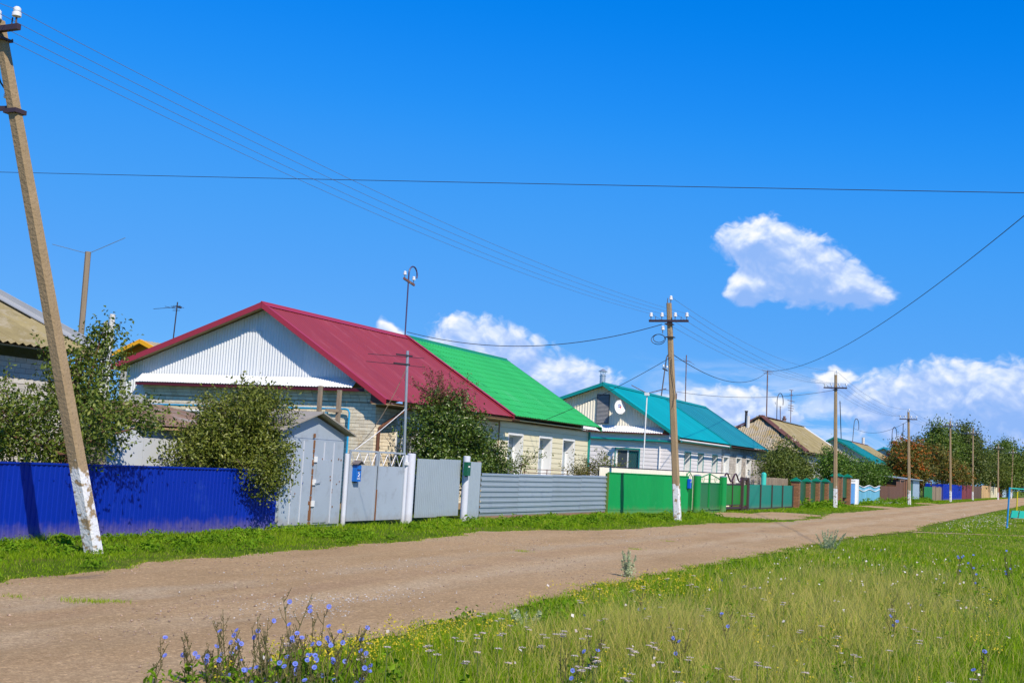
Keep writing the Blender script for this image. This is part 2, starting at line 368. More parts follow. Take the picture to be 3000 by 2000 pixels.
        g2 = ramp(v2.outputs['Color'], (0.0, (0.62, 0.6, 0.58)), (0.6, (1.0, 1.0, 1.0)), (1.0, (1.4, 1.4, 1.4)))
        col = mix(0.7, col, g2, 'MULTIPLY')
        L.new(col, b.inputs['Base Color']); bs, bd = 45, 0.035
    bp = N.new('ShaderNodeBump'); bp.inputs['Strength'].default_value = 0.8; bp.inputs['Distance'].default_value = bd
    L.new(noise(bs, 8, 0.65), bp.inputs['Height']); L.new(bp.outputs[0], b.inputs['Normal'])
    return m
M_ground = soil_mat('ground_soil', True); M_dirt = soil_mat('road_dirt', False)
g = MB(); S = 3000
g.face((-S, -S, -0.006), (S, -S, -0.006), (S, S, -0.006), (-S, S, -0.006))
tag(g.build('ground', M_ground), kind='structure')
def vnoise(x, y, s, seed):
    a = np.sin(x*s*1.3+seed)*np.cos(y*s*0.9-seed*1.7) + 0.5*np.sin(x*s*2.9+y*s*1.7+seed*2.1) + 0.35*np.cos(y*s*4.3-x*s*3.1+seed)
    return a/1.85
def strip(name, ys, xl, xr, nx, z0, bump, m, kind='structure'):
    t = np.linspace(0, 1, nx)
    X = xl[:, None]*(1-t) + xr[:, None]*t; Y = np.repeat(ys[:, None], nx, 1)
    edge = np.minimum(t, 1-t)*2
    Z = z0 + bump*(0.6+0.5*vnoise(X, Y, 0.9, 1.0)+0.35*vnoise(X, Y, 3.1, 4.0))*np.clip(edge*4, 0, 1)
    if name == 'road':
        wob = 0.25*np.sin(Y*0.21)+0.12*np.sin(Y*0.53+1); Z -= 0.016*(np.exp(-((X+7.35-wob)/0.28)**2)+np.exp(-((X+9.0-wob)/0.28)**2)); Z = np.maximum(Z, z0-0.003)
    co = np.stack([X, Y, Z], -1).reshape(-1, 3); n = len(ys)
    i = np.arange(n-1)[:, None]*nx + np.arange(nx-1)[None]
    f = np.stack([i, i+1, i+1+nx, i+nx], -1).reshape(-1, 4)
    return tag(link(name, nmesh(name, co, f, m, smooth=True)), kind=kind)
ys = np.concatenate([np.arange(-18, 60, 0.16), np.arange(60, 130, 0.5), np.arange(130, 330, 2.0)])
strip('road', ys, road_l(ys), road_r(ys), 40, 0.006, 0.03, M_dirt)
for k, (cx, cy, a, b) in enumerate(PATCHES):
    th = np.linspace(0, 2*np.pi, 48, endpoint=False)
    rr = np.sqrt(np.clip(1+0.35*fbm1(np.arctan2(np.sin(th), np.cos(th))*2.0, cy), 0.2, 2))
    mb = MB(); mb.face(*[(cx+a*r*math.sin(t), cy+b*r*math.cos(t), -0.001+0.0004*k) for r, t in zip(rr, th)][::-1])
    tag(mb.build('dirt_path', M_dirt), kind='structure')
xs = np.linspace(-5.4, 3.6, 40)
mb = MB()
for i in range(39):
    p = [(xs[i], 44.6+(xs[i]+4.9)*1.05), (xs[i+1], 44.6+(xs[i+1]+4.9)*1.05)]; w = 0.34+0.08*math.sin(i*1.3)
    mb.face((p[0][0], p[0][1]-w, -0.002), (p[1][0], p[1][1]-w, -0.002), (p[1][0], p[1][1]+w, -0.002), (p[0][0], p[0][1]+w, -0.002))
tag(mb.build('dirt_path', M_dirt), kind='structure')

# ------------------------------------------------------------------ building helpers
Y3 = Vector((0, 1, 0)); X3 = Vector((1, 0, 0)); Z3 = Vector((0, 0, 1))
SHEETS = {}
def profile(kind, width, pitch, amp):
    pts = []; n = max(1, round(width/pitch)); pitch = width/n
    for i in range(n):
        u = i*pitch
        if kind == 'sine': pts += [(u+pitch*k/4, amp*math.sin(2*math.pi*k/4)) for k in range(4)]
        elif kind == 'wave': pts += [(u+pitch*k/8, amp*math.sin(2*math.pi*k/8)) for k in range(8)]
        elif kind == 'trap': pts += [(u, 0), (u+pitch*0.5, 0), (u+pitch*0.6, amp), (u+pitch*0.9, amp)]
        elif kind == 'tile': pts += [(u+pitch*k/6, amp*(0.5+0.5*math.sin(2*math.pi*k/6))) for k in range(6)]
        elif kind == 'flat': pts += [(u, 0), (u+0.012, amp), (u+0.03, amp), (u+0.042, 0)]
    pts.append((width, pts[0][1])); return pts
def sheet(name, parent, p0, U, V, width, length, m, kind='trap', pitch=0.1, amp=0.008, rows=None, step=0.0, smooth=False, nrm=None):
    """one metal / slate sheet: ribs run along V, profile across U, own mesh shared between equal sheets"""
    U, V = Vector(U).normalized(), Vector(V).normalized(); Nn = Vector(nrm).normalized() if nrm else U.cross(V).normalized()
    key = (name, m.name, round(width, 3), round(length, 3), kind, pitch, amp, rows, tuple(round(c, 3) for c in (*U, *V, *Nn)))
    if key not in SHEETS:
        pr = profile(kind, width, pitch, amp); vs = []
        if rows:
            for r in range(rows):
                vs += [(length*r/rows-(0.008 if r else 0), step), (length*(r+1)/rows+(0.004 if r < rows-1 else 0), 0.0)]
        else: vs = [(0, 0), (length, 0)]
        co = []; 
        for v, dz in vs:
            for u, h in pr: co.append(tuple(U*u+V*v+Nn*(h+dz)))
        n = len(pr); fs = []
        for r in range(len(vs)-1):
            for i in range(n-1): fs.append((r*n+i, r*n+i+1, (r+1)*n+i+1, (r+1)*n+i))
        me = bpy.data.meshes.new(name); me.from_pydata(co, [], fs); me.materials.append(m)
        if smooth: me.polygons.foreach_set('use_smooth', [True]*len(fs))
        SHEETS[key] = me
    return link(name, SHEETS[key], parent, p0)
def roof_side(parent, name, p0, along, length, up, slope_len, m, w=1.1, nrm=None, **kw):
    along = Vector(along).normalized(); n = max(1, round(length/w)); w = length/n; up = Vector(up).normalized()
    nn = Vector(nrm).normalized()
    for i in range(n):
        sheet(name, parent, Vector(p0)+along*(w*i)+nn*(0.0015*(i % 2)), along, up, w+0.004, slope_len, m, nrm=nn, **kw)
def grid_wall(mb, o, U, Nn, L, z0, z1, th, holes):
    """solid wall of boxes around rectangular holes (u0,u1,z0,z1); o on the outer face"""
    U, Nn, o = Vector(U), Vector(Nn), Vector(o)
    us = sorted({0, L, *[h[0] for h in holes], *[h[1] for h in holes]}); zs = sorted({z0, z1, *[h[2] for h in holes], *[h[3] for h in holes]})
    us = [u for u in us if 0 <= u <= L]; zs = [z for z in zs if z0 <= z <= z1]
    for a, b in zip(us, us[1:]):
        run = None
        for c, d in zip(zs, zs[1:]):
            hole = any(h[0] <= a+1e-4 and h[1] >= b-1e-4 and h[2] <= c+1e-4 and h[3] >= d-1e-4 for h in holes)
            if hole:
                if run: _wb(mb, o, U, Nn, a, b, run[0], run[1], th); run = None
            else: run = (run[0], d) if run else (c, d)
        if run: _wb(mb, o, U, Nn, a, b, run[0], run[1], th)
def _wb(mb, o, U, Nn, a, b, c, d, th):
    ctr = o+U*((a+b)/2)+Z3*((c+d)/2)-Nn*(th/2)
    mb.obox(ctr, U*((b-a)/2), Nn*(th/2), Z3*((d-c)/2))
def segs(L, holes, za, zb, pad=0.0):
    cur = [(0.0, L)]
    for h in holes:
        if h[2]-pad < zb-1e-4 and h[3]+pad > za+1e-4:
            nx = []
            for a, b in cur:
                if h[1]+pad <= a or h[0]-pad >= b: nx.append((a, b)); continue
                if h[0]-pad > a: nx.append((a, h[0]-pad))
                if h[1]+pad < b: nx.append((h[1]+pad, b))
            cur = nx
    return [s for s in cur if s[1]-s[0] > 0.02]
PLK = {}
def siding(parent, o, U, Nn, L, z0, z1, pitch, holes, m, name='siding_plank', pad=0.0):
    o, U, Nn = Vector(o), Vector(U), Vector(Nn); z = z0; 
    while z < z1-0.02:
        zt = min(z+pitch, z1)
        for a, b in segs(L, holes, z, zt, pad):
            w = b-a-0.004; h = zt-z; key = (round(w, 3), round(h, 3), tuple(U), tuple(Nn), m.name)
            if key not in PLK:
                pf = [Nn*0.001+Z3*0.0, Nn*0.022+Z3*0.0, Nn*0.024+Z3*min(0.02, h*0.4), Nn*0.012+Z3*h*0.92, Nn*0.001+Z3*h*0.985]
                PLK[key] = MB().prism(pf, U*w).mesh(name, m)
            link(name, PLK[key], parent, o+U*(a+0.002)+Z3*z)
        for h_ in holes:      # cut-down piece above an opening that ends inside this course
            zc = h_[3]+pad
            if z+0.01 < zc < zt-0.02 and h_[0]-pad >= -1e-3 and h_[1]+pad <= L+1e-3:
                w = h_[1]-h_[0]+2*pad; q = MB().prism([Nn*0.001, Nn*0.020, Nn*0.012+Z3*(zt-zc)*0.9, Nn*0.001+Z3*(zt-zc)*0.97], U*w)
                link(name, q.mesh(name, m), parent, o+U*(h_[0]-pad)+Z3*zc)
        z += pitch
BRK = {}
def bricks(parent, o, U, Nn, L, z0, z1, holes, m, pick=None, bl=0.25, bh=0.088, j=0.010, pad=0.0, limit=300, proud=0.008, backing=None):
    o, U, Nn = Vector(o), Vector(U), Vector(Nn); cnt = 0; rest = MB(); row = 0; z = z0
    def one(mb, p, w, out):
        ctr = p+U*(w/2)+Z3*(bh/2)+Nn*((out-0.01)/2); mb.obox(ctr, U*(w/2-0.0), Nn*((out+0.01)/2), Z3*(bh/2)); return mb
    while z+bh <= z1+0.002:
        for a, b in segs(L, holes, z, z+bh, pad):
            off = (bl+j)/2 if row % 2 else 0.0
            k = math.floor((a-off)/(bl+j))
            while True:
                u0 = off+k*(bl+j); u1 = u0+bl; k += 1
                if u0 >= b-0.03: break
                u0, u1 = max(u0, a), min(u1, b)
                if u1-u0 < 0.04: continue
                dn = random.uniform(-0.003, 0.003); p = o+U*u0+Z3*(z+random.uniform(-0.002, 0.002))
                if pick and cnt < limit and pick(u0, z):
                    w = round(u1-u0, 2); key = (w, tuple(U), tuple(Nn), m.name, bh)
                    if key not in BRK: BRK[key] = one(MB(), Vector((0,0,0)), w, proud).mesh('brick', m)
                    link('brick', BRK[key], parent, p+Nn*dn); cnt += 1
                else: one(rest, p+Nn*dn, u1-u0, proud)
        z += bh+j; row += 1
    if rest.v: tag(rest.build('brickwork', m, parent), kind='stuff')
def window(parent, o, U, Nn, u0, u1, z0, z1, depth, m_rev, m_frame, m_glass, trim=0.0, m_trim=None, mull=1, head=False, sill=True, curtain=None, lattice=False):
    o, U, Nn = Vector(o), Vector(U), Vector(Nn)
    P = lambda u, z, n: o+U*u+Z3*z+Nn*n
    def slab(mb, ua, ub, za, zb, na, nb): mb.obox(P((ua+ub)/2, (za+zb)/2, (na+nb)/2), U*((ub-ua)/2), Nn*(abs(nb-na)/2), Z3*((zb-za)/2)); return mb
    fw = 0.055; fr = MB()
    slab(fr, u0+.012, u1-.012, z0+.012, z0+.012+fw, -depth-0.05, -depth); slab(fr, u0+.012, u1-.012, z1-.012-fw, z1-.012, -depth-0.05, -depth)
    slab(fr, u0+.012, u0+.012+fw, z0+.012+fw, z1-.012-fw, -depth-0.05, -depth); slab(fr, u1-.012-fw, u1-.012, z0+.012+fw, z1-.012-fw, -depth-0.05, -depth)
    for k in range(mull):
        uc = u0+(u1-u0)*(k+1)/(mull+1); slab(fr, uc-.035, uc+.035, z0+.012+fw, z1-.012-fw, -depth-0.05, -depth+0.004)
    w = fr.build('window', m_frame, parent)
    for k in range(mull+1):
        ua = u0+(u1-u0)*k/(mull+1)+0.04; ub = u0+(u1-u0)*(k+1)/(mull+1)-0.04
        slab(MB(), ua, ub, z0+.05, z1-.05, -depth-0.033, -depth-0.025).build('pane', m_glass, w)
    rv = MB(); t = 0.011
    slab(rv, u0, u0+t, z0, z1, -depth-0.05, 0.0); slab(rv, u1-t, u1, z0, z1, -depth-0.05, 0.0)
    slab(rv, u0+t, u1-t, z1-t, z1, -depth-0.05, 0.0); slab(rv, u0+t, u1-t, z0, z0+t, -depth-0.05, 0.0)
    rv.build('reveal', m_rev, w)
    if trim:
        tr = MB(); q = 0.032
        slab(tr, u0-trim, u0, z0-trim, z1, 0.0, q); slab(tr, u1, u1+trim, z0-trim, z1, 0.0, q); slab(tr, u0-trim, u1+trim, z1, z1+trim*1.2, 0.0, q+.003)
        slab(tr, u0, u1, z0-trim, z0, 0.0, q)
        if head: slab(tr, u0-trim-0.06, u1+trim+0.06, z1+trim*1.2, z1+trim*1.2+0.07, 0.0, q+0.05)
        tr.build('window_trim', m_trim, w)
    if sill: slab(MB(), u0-0.05, u1+0.05, z0-0.03, z0, -0.02, 0.09).build('sill', m_frame, w)
    if lattice:
        lt = MB(); ua, ub = u0+0.07+(u1-u0)*0.47, u1-0.07; n = 7
        for k in range(-n, n):
            for s in (1, -1):
                p = []
                za, zb = z0+0.1, z1-0.1; du = (ub-ua)/5
                for tt in np.linspace(0, 1, 30):
                    zz = za+(zb-za)*tt; uu = (ua+ub)/2+k*du+s*(zz-(za+zb)/2)*0.55
                    if ua <= uu <= ub: p.append((uu, zz))
                if len(p) > 1: lt.bar(P(p[0][0], p[0][1], -depth+0.02), P(p[-1][0], p[-1][1], -depth+0.02), 0.008, 0.008)
        lt.build('lattice', m_trim or m_frame, w)
    return w
# ------------------------------------------------------------------ materials for buildings
W_white = mat('white_paint', (0.78, 0.79, 0.80), 0.45, var=0.05, vscale=2.0)
W_clad = mat('white_sheet', (0.74, 0.77, 0.80), 0.38, var=0.06, vscale=1.3, stretch=(1, 1, 0.15), obj_rand=0.03)
W_cream = mat('cream_sheet', (0.86, 0.80, 0.66), 0.42, var=0.06, vscale=1.4, obj_rand=0.03)
W_yel = mat('yellow_siding', (0.78, 0.71, 0.48), 0.45, var=0.07, vscale=1.6, obj_rand=0.035)
W_lil = mat('pale_siding', (0.84, 0.79, 0.79), 0.45, var=0.06, vscale=1.6, obj_rand=0.03)
M_redroof = mat('red_roof_paint', (0.265, 0.036, 0.048), 0.5, var=0.14, vscale=1.1, spec=0.35, obj_rand=0.06, stretch=(0.5, 2.0, 0.5), dirt=(0.33, 0.07, 0.09), dirt_amt=0.25, dirt_scale=0.9)
M_redtrim = mat('red_trim_paint', (0.36, 0.030, 0.052), 0.38, var=0.06)
M_maroon = mat('maroon_paint', (0.10, 0.008, 0.015), 0.4, var=0.1)
M_greenroof = mat('green_roof_paint', (0.030, 0.38, 0.095), 0.42, var=0.12, vscale=1.1, spec=0.4, obj_rand=0.06, stretch=(0.5, 2.0, 0.5), dirt=(0.06, 0.42, 0.14), dirt_amt=0.2, dirt_scale=0.9)
M_greentrim = mat('green_trim_paint', (0.012, 0.22, 0.09), 0.36, var=0.06)
M_tealroof = mat('teal_roof_paint', (0.002, 0.325, 0.345), 0.45, var=0.12, vscale=1.0, spec=0.25, obj_rand=0.05, stretch=(0.5, 2.0, 0.5))
M_tealdark = mat('faded_teal_roof_paint', (0.012, 0.21, 0.25), 0.45, var=0.16, vscale=0.7, spec=0.3, obj_rand=0.07)
M_tealtrim = mat('teal_trim_paint', (0.004, 0.25, 0.24), 0.4, var=0.06)
M_mortar = mat('mortar', (0.34, 0.30, 0.25), 0.95, var=0.2, vscale=8, bump=0.4)
M_mortar_y = mat('tan_mortar', (0.36, 0.26, 0.16), 0.95, var=0.2, vscale=8, bump=0.4)
B_cream = mat('cream_brick', (0.74, 0.66, 0.52), 0.9, var=0.16, vscale=9, bump=0.35, bscale=60, spec=0.2, obj_rand=0.13, isl_rand=0.13, dirt=(0.56, 0.42, 0.24), dirt_amt=0.2, dirt_scale=1.6)
B_grey = mat('pale_grey_brick', (0.56, 0.54, 0.50), 0.92, var=0.16, vscale=9, bump=0.35, bscale=60, spec=0.2, obj_rand=0.12, isl_rand=0.12)
B_dark = mat('grey_brick', (0.50, 0.46, 0.42), 0.92, var=0.18, vscale=6, bump=0.3, spec=0.2, isl_rand=0.2)
B_white = mat('white_brick', (0.66, 0.64, 0.62), 0.92, var=0.12, vscale=6, bump=0.3, spec=0.2, isl_rand=0.14)
M_slate = mat('mossy_slate', (0.27, 0.225, 0.115), 0.95, var=0.30, vscale=2.6, bump=0.5, bscale=30, spec=0.15, obj_rand=0.13, dirt=(0.36, 0.32, 0.24), dirt_amt=0.35, dirt_scale=1.6)
M_slate2 = mat('grey_slate', (0.34, 0.30, 0.23), 0.95, var=0.28, vscale=3.0, bump=0.5, bscale=30, spec=0.15, obj_rand=0.15, dirt=(0.33, 0.24, 0.09), dirt_amt=0.5, dirt_scale=1.4)
M_brown = mat('brown_metal', (0.13, 0.052, 0.030), 0.5, var=0.2, vscale=4, dirt=(0.22, 0.10, 0.05), dirt_amt=0.15)
M_soffit = mat('soffit_board', (0.42, 0.30, 0.17), 0.7, var=0.15, vscale=5)
M_wood = mat('weathered_wood', (0.30, 0.235, 0.165), 0.85, var=0.25, vscale=3, stretch=(6, 6, 0.6), bump=0.4, obj_rand=0.15)
M_galv = mat('galvanised_steel', (0.56, 0.59, 0.62), 0.38, metal=0.75, var=0.12, vscale=4, obj_rand=0.05)
M_dark = mat('dark_metal', (0.035, 0.028, 0.03), 0.55, var=0.2)
M_rustm = mat('rusty_mast', (0.16, 0.075, 0.06), 0.7, var=0.3, vscale=9, dirt=(0.30, 0.28, 0.27), dirt_amt=0.3, dirt_scale=3)
M_glass = mat('window_glass', (0.06, 0.08, 0.10), 0.08, var=0.3, vscale=0.7, spec=0.9)
M_glasspale = mat('curtain_reflection_glass', (0.30, 0.36, 0.40), 0.12, var=0.25, vscale=0.9, spec=0.9)  # pale curtains and a grey-blue reflection put into the pane colour
M_gas = mat('blue_gas_pipe', (0.01, 0.29, 0.56), 0.4, var=0.08)
M_beige = mat('beige_panel', (0.44, 0.42, 0.33), 0.6, var=0.05, vscale=1)
M_yellow = mat('yellow_trim', (0.86, 0.42, 0.006), 0.5, var=0.1)
M_asb = mat('asbestos_pipe', (0.60, 0.60, 0.60), 0.8, var=0.1, vscale=6)

def clad(parent, x0, x1, y, zb, zt, m, pitch=0.1, amp=0.012, name='gable_sheet', w=1.1):
    """vertical corrugated sheets on a gable facing -Y, tops cut to the roof line zt(x), bottoms at zb(x)"""
    n = max(1, round((x1-x0)/w)); w = (x1-x0)/n
    for i in range(n):
        a = x0+w*i; pr = profile('sine', w, pitch, amp); co = []; yy = y-0.002*(i % 2)
        for u, h in pr:
            zz = max(zt(a+u), zb(a+u)+0.01); co += [(a+u, yy-h, zb(a+u)), (a+u, yy-h, zz)]
        fs = [(2*k, 2*k+2, 2*k+3, 2*k+1) for k in range(len(pr)-1)]
        mb = MB(); mb.v = co; mb.f = fs; mb.build(name, m, parent, smooth=False)
def gable_roof(parent, y0, y1, xe, ze, xr, zr, xl, zl, m, m_trim, kind='trap', pitch=0.09, amp=0.007, trim0=True, trim1=True, rows=None, step=0.0, nrow=1, back_m=None, w=1.1, smooth=False, sheet_name='roof_sheet', cap=True, trim_m1=None, sag=0.0):
    """pitched roof, ridge along Y; xe/ze eave on the street side, xl/zl rear eave"""
    t = 0.04; kx = (zr-ze)/(xr-xe); xd = xe-0.07; zd = ze-0.07*kx
    deck = MB().prism([(xd, y0+0.01, zd-t), (xr, y0+0.01, zr-t), (xl, y0+0.01, zl-t), (xl, y0+0.01, zl-0.012), (xr, y0+0.01, zr-0.012), (xd, y0+0.01, zd-0.012)], (0, y1-y0-0.02, 0))
    rf = deck.build('roof', M_soffit, parent)
    up = Vector((xr-xe, 0, zr-ze)); sl = up.length; nn = Vector((zr-ze, 0, xe-xr)).normalized()
    for r in range(nrow):
        roof_side(rf, sheet_name, Vector((xe, y0, ze))+up*(r/nrow)+nn*(0.004+(0.022*((nrow-1-r)) if nrow > 1 else 0)), Y3, y1-y0, up, sl/nrow*(1.04 if nrow > 1 else 1.0), m, w=w, nrm=nn, kind=kind, pitch=pitch, amp=amp, rows=rows, step=step, smooth=smooth)
    up2 = Vector((xr-xl, 0, zr-zl)); nn2 = Vector((zl-zr, 0, xr-xl)).normalized()
    roof_side(rf, sheet_name, Vector((xl, y0, zl))+nn2*0.004, Y3, y1-y0, up2, up2.length, back_m or m, w=2.2, nrm=nn2, kind=kind, pitch=pitch*2, amp=amp)
    for f, yy, tm in ((trim0, y0-0.015, m_trim), (trim1, y1+0.015, trim_m1 or m_trim)):
        if not f: continue
        b = MB()
        for (xa, za, q) in ((xe, ze, nn), (xl, zl, nn2)):
            p, r = Vector((xa, yy, za)), Vector((xr, yy, zr)); d = (p-r).normalized()
            b.obox((p+r)/2+d*0.015+Vector((0, 0, -0.045)), d*((p-r).length/2+0.02), Y3*0.014, Vector((0, 0, 0.085)))
            b.obox((p+r)/2+q*0.022+Vector((0, 0.07 if yy < (y0+y1)/2 else -0.07, 0)), d*((p-r).length/2+0.02), Y3*0.085, q*0.006)
        b.build('verge_trim', tm, rf)
    if cap:
        b = MB()
        for s, q, e in ((1, nn, up), (-1, nn2, up2)):
            d = (-e).normalized(); ctr = Vector((xr, (y0+y1)/2, zr))+d*0.09+q*0.035
            b.obox(ctr, d*0.11, Y3*((y1-y0)/2+0.03), q*0.006)
        b.tube([(xr, y0-0.03, zr+0.035), (xr, y1+0.03, zr+0.035)], 0.035, 8)
        b.build('ridge_cap', m_trim, rf)
    return rf
def gutter(parent, x, y0, y1, z, m, r=0.06):
    b = MB(); n = 8; pr = [(r*math.cos(math.pi+math.pi*k/n), r*math.sin(math.pi+math.pi*k/n)) for k in range(n+1)]
    pr += [(0.85*a, 0.85*c) for a, c in pr[::-1]]
    b.prism([(x+a, y0, z+c) for a, c in pr], (0, y1-y0, 0)); return b.build('gutter', m, parent)
def roofline(xe, ze, xr, zr, xl, zl, off):
    def f(x):
        if x > xr: return zr+(ze-zr)*(x-xr)/(xe-xr)-off
        return zr+(zl-zr)*(x-xr)/(xl-xr)-off
    return f

# ------------------------------------------------------------------ red-roofed house half
H = thing('brick_house', 'cream brick house with maroon red roof and white corrugated gable', 'house', (-18, 30.1, 0))
rl = roofline(-17.5, 3.14, -21.93, 5.86, -27.7, 3.84, 0.085)
hole = [(1.25, 2.45, 0.95, 2.69)]
b = MB(); grid_wall(b, (-26.3, 30.1, 0), X3, -Y3, 8.0, 0, 3.40, 0.3, []); b.build('gable_wall', M_mortar_y, H)
b = MB(); grid_wall(b, (-18, 30.1, 0), Y3, X3, 8.28, 0, 3.05, 0.3, hole); b.box(-26.3, 30.42, 0, -26.0, 38.38, 3.4); b.box(-25.98, 38.1, 0, -18.32, 38.36, 3.4); b.build('wall', M_mortar_y, H)
bricks(H, (-26.3, 30.098, 0.2), X3, -Y3, 8.3, 0.0, 2.86, [], B_cream, pick=lambda u, z: (u > 4.7 and z > 1.15) or (u < 2.6 and z > 2.3), limit=300)
for k in range(4):      # corbelled cornice courses under the awning
    bricks(H, (-26.34-0.03*k, 30.098, 3.07+0.0*k), X3, -Y3, 8.3+0.03*k, 0.098*k, 0.098*k+0.09, [], B_cream, proud=0.02+0.025*k)
bricks(H, (-17.998, 30.1, 0.2), Y3, X3, 8.2, 0.0, 2.8, [(a, c, d-0.2, e-0.2) for a, c, d, e in hole], B_cream)
gw = MB().prism([(-27.15, 30.2, 3.05), (-18.3, 30.2, 3.42), (-18.3, 30.2, rl(-18.3)-0.02), (-21.93, 30.2, 5.74), (-27.15, 30.2, rl(-27.15)-0.02)], (0, 0.12, 0)); gw.build('gable_backing', M_soffit, H)
clad(H, -27.2, -18.42, 30.14, lambda x: 3.04 if x < -26.36 else 3.68, rl, W_clad)
h2 = MB(); pr = profile('sine', 0.74, 0.1, 0.012); h2.v = [q for u, h in pr for q in ((-22.89+u, 30.125-h, 3.72), (-22.89+u, 30.125-h, 5.08))]; h2.f = [(2*k, 2*k+2, 2*k+3, 2*k+1) for k in range(len(pr)-1)]
hp = h2.build('hatch', W_clad, H); MB().box(-22.92, 30.10, 5.08, -22.12, 30.13, 5.095).build('hatch_strip', M_galv, hp)
aw = MB().box(-26.5, 29.80, 3.345, -18.25, 29.825, 3.435); aw.box(-26.52, 29.8, 3.345, -26.5, 30.06, 3.44); awo = aw.build('awning', M_maroon, H)
n = 8; w = 7.9/n
for i in range(n):
    sheet('awning_sheet', awo, (-26.54+w*i, 29.775, 3.452+0.002*(i % 2)), X3, (0, 0.33, 0.27), w+0.003, 0.43, W_clad, kind='sine', pitch=0.1, amp=0.012, nrm=(0, -0.27, 0.33))
rf = gable_roof(H, 29.74, 38.42, -17.5, 3.14, -21.93, 5.86, -27.7, 3.84, M_redroof, M_redtrim, kind='trap', pitch=0.16, amp=0.009)
gutter(H, -17.43, 30.0, 38.75, 3.075, M_brown, r=0.05)
MB().box(-17.98, 29.8, 3.0, -17.53, 38.4, 3.03).build('soffit', M_soffit, H); MB().prism([(-17.56, 29.81, 3.031), (-18.02, 29.81, 3.031), (-18.02, 29.81, 3.41), (-17.56, 29.81, 3.12)], (0, 0.28, 0)).build('eave_end', M_brown, H)
MB().tube([(-17.45, 31.1, 3.05), (-17.5, 31.0, 2.95), (-17.93, 30.25, 2.35), (-17.93, 30.22, 2.25), (-17.93, 30.22, 0.25)], 0.05, 8).build('downpipe', M_brown, H, smooth=True)
gp = MB().tube([(-26.5, 29.96, 2.75), (-18.92, 29.96, 2.84), (-18.83, 29.96, 2.82), (-18.78, 29.96, 2.74), (-18.78, 29.96, 0.4)], 0.03, 8).build('gas_pipe', M_gas, H, smooth=True)
for x in (-25.5, -23.5, -21.4, -19.6): MB().box(x, 29.95, 2.70, x+0.03, 30.09, 2.74).build('pipe_bracket', M_gas, gp)
MB().tube([(-24.6, 29.98, 2.62), (-19.9, 29.98, 2.57)], 0.035, 8).build('drain_pipe', W_white, H, smooth=True)
window(H, (-18, 30.1, 0), Y3, X3, 1.25, 2.45, 0.95, 2.69, 0.14, W_white, W_white, M_glass, trim=0.06, m_trim=W_white)

# ------------------------------------------------------------------ green-roofed house half
H = thing('sided_house', 'yellow sided house half under a bright green tiled roof', 'house', (-18, 38.42, 0))
hole = [(0.75, 1.94, 0.95, 2.55), (3.51, 4.65, 0.95, 2.55), (5.84, 6.98, 0.95, 2.55)]
b = MB(); grid_wall(b, (-18, 38.42, 0), Y3, X3, 8.5, 0, 3.02, 0.45, hole); b.box(-26.3, 46.62, 0, -18.46, 46.92, 3.3); b.box(-26.3, 38.42, 0, -26.0, 46.6, 3.4); b.build('wall', M_soffit, H)
MB().prism([(-26.6, 46.7, 3.3), (-18.2, 46.7, 3.02), (-18.2, 46.7, rl(-18.2)), (-21.93, 46.7, 5.74), (-26.6, 46.7, rl(-26.6))], (0, 0.2, 0)).build('gable_wall', W_yel, H)
siding(H, (-17.999, 38.42, 0.3), Y3, X3, 8.5, 0.0, 2.7, 0.192, [(a, c, d-0.3, e-0.3) for a, c, d, e in hole], W_yel, pad=0.065)
MB().box(-17.99, 38.42, 0.0, -17.94, 46.92, 0.3).build('plinth', M_mortar, H)
for a, c, d, e in hole: window(H, (-18, 38.42, 0), Y3, X3, a, c, d, e, 0.30, W_white, W_white, M_glasspale, trim=0.06, m_trim=W_white, mull=1)
gable_roof(H, 38.50, 47.09, -17.5, 3.17, -21.93, 5.88, -27.7, 3.86, M_greenroof, M_greentrim, kind='tile', pitch=0.22, amp=0.036, rows=13, step=0.014, trim0=False)
MB().bar((-17.48, 38.47, 3.22), (-21.93, 38.47, 5.94), 0.20, 0.012, up=(0.52, 0, 0.85)).build('joint_strip', M_redtrim, H)
MB().box(-17.98, 38.46, 3.06, -17.64, 47.05, 3.08).build('soffit', mat('cream_soffit', (0.6, 0.52, 0.34), 0.6, var=0.08), H)
MB().box(-17.97, 46.9, 0.1, -17.9, 46.99, 3.0).build('corner_trim', M_tealtrim, H)

# ------------------------------------------------------------------ teal-roofed house half
H = thing('sided_house', 'pale sided house with smooth turquoise roof, gable vent and cream gable', 'house', (-18, 58.4, 0))
XL = -26.4; rt = roofline(-17.48, 3.26, -21.59, 5.80, XL-0.4, 3.97, 0.085)
hole = [(2.29, 3.38, 1.15, 2.57), (4.77, 5.78, 1.15, 2.57), (7.6, 8.61, 1.15, 2.57)]; gh = [(-20.86-XL, -19.63-XL, 1.15, 2.57)]
b = MB(); grid_wall(b, (-18, 58.4, 0), Y3, X3, 9.5, 0, 3.2, 0.45, hole); b.build('wall', M_soffit, H)
b = MB(); grid_wall(b, (XL, 58.4, 0), X3, -Y3, -18.47-XL, 0, 3.4, 0.3, gh); b.build('gable_wall', M_soffit, H)
MB().prism([(XL, 58.5, 3.41), (-18.2, 58.5, 3.41), (-18.2, 58.5, rt(-18.2)-.02), (-21.59, 58.5, 5.68), (XL, 58.5, rt(XL)-.02)], (0, 0.12, 0)).build('gable_backing', M_soffit, H)
siding(H, (-17.999, 58.4, 0.3), Y3, X3, 9.5, 0, 2.72, 0.19, [(a, c, d-0.3, e-0.3) for a, c, d, e in hole], W_lil, pad=0.05)
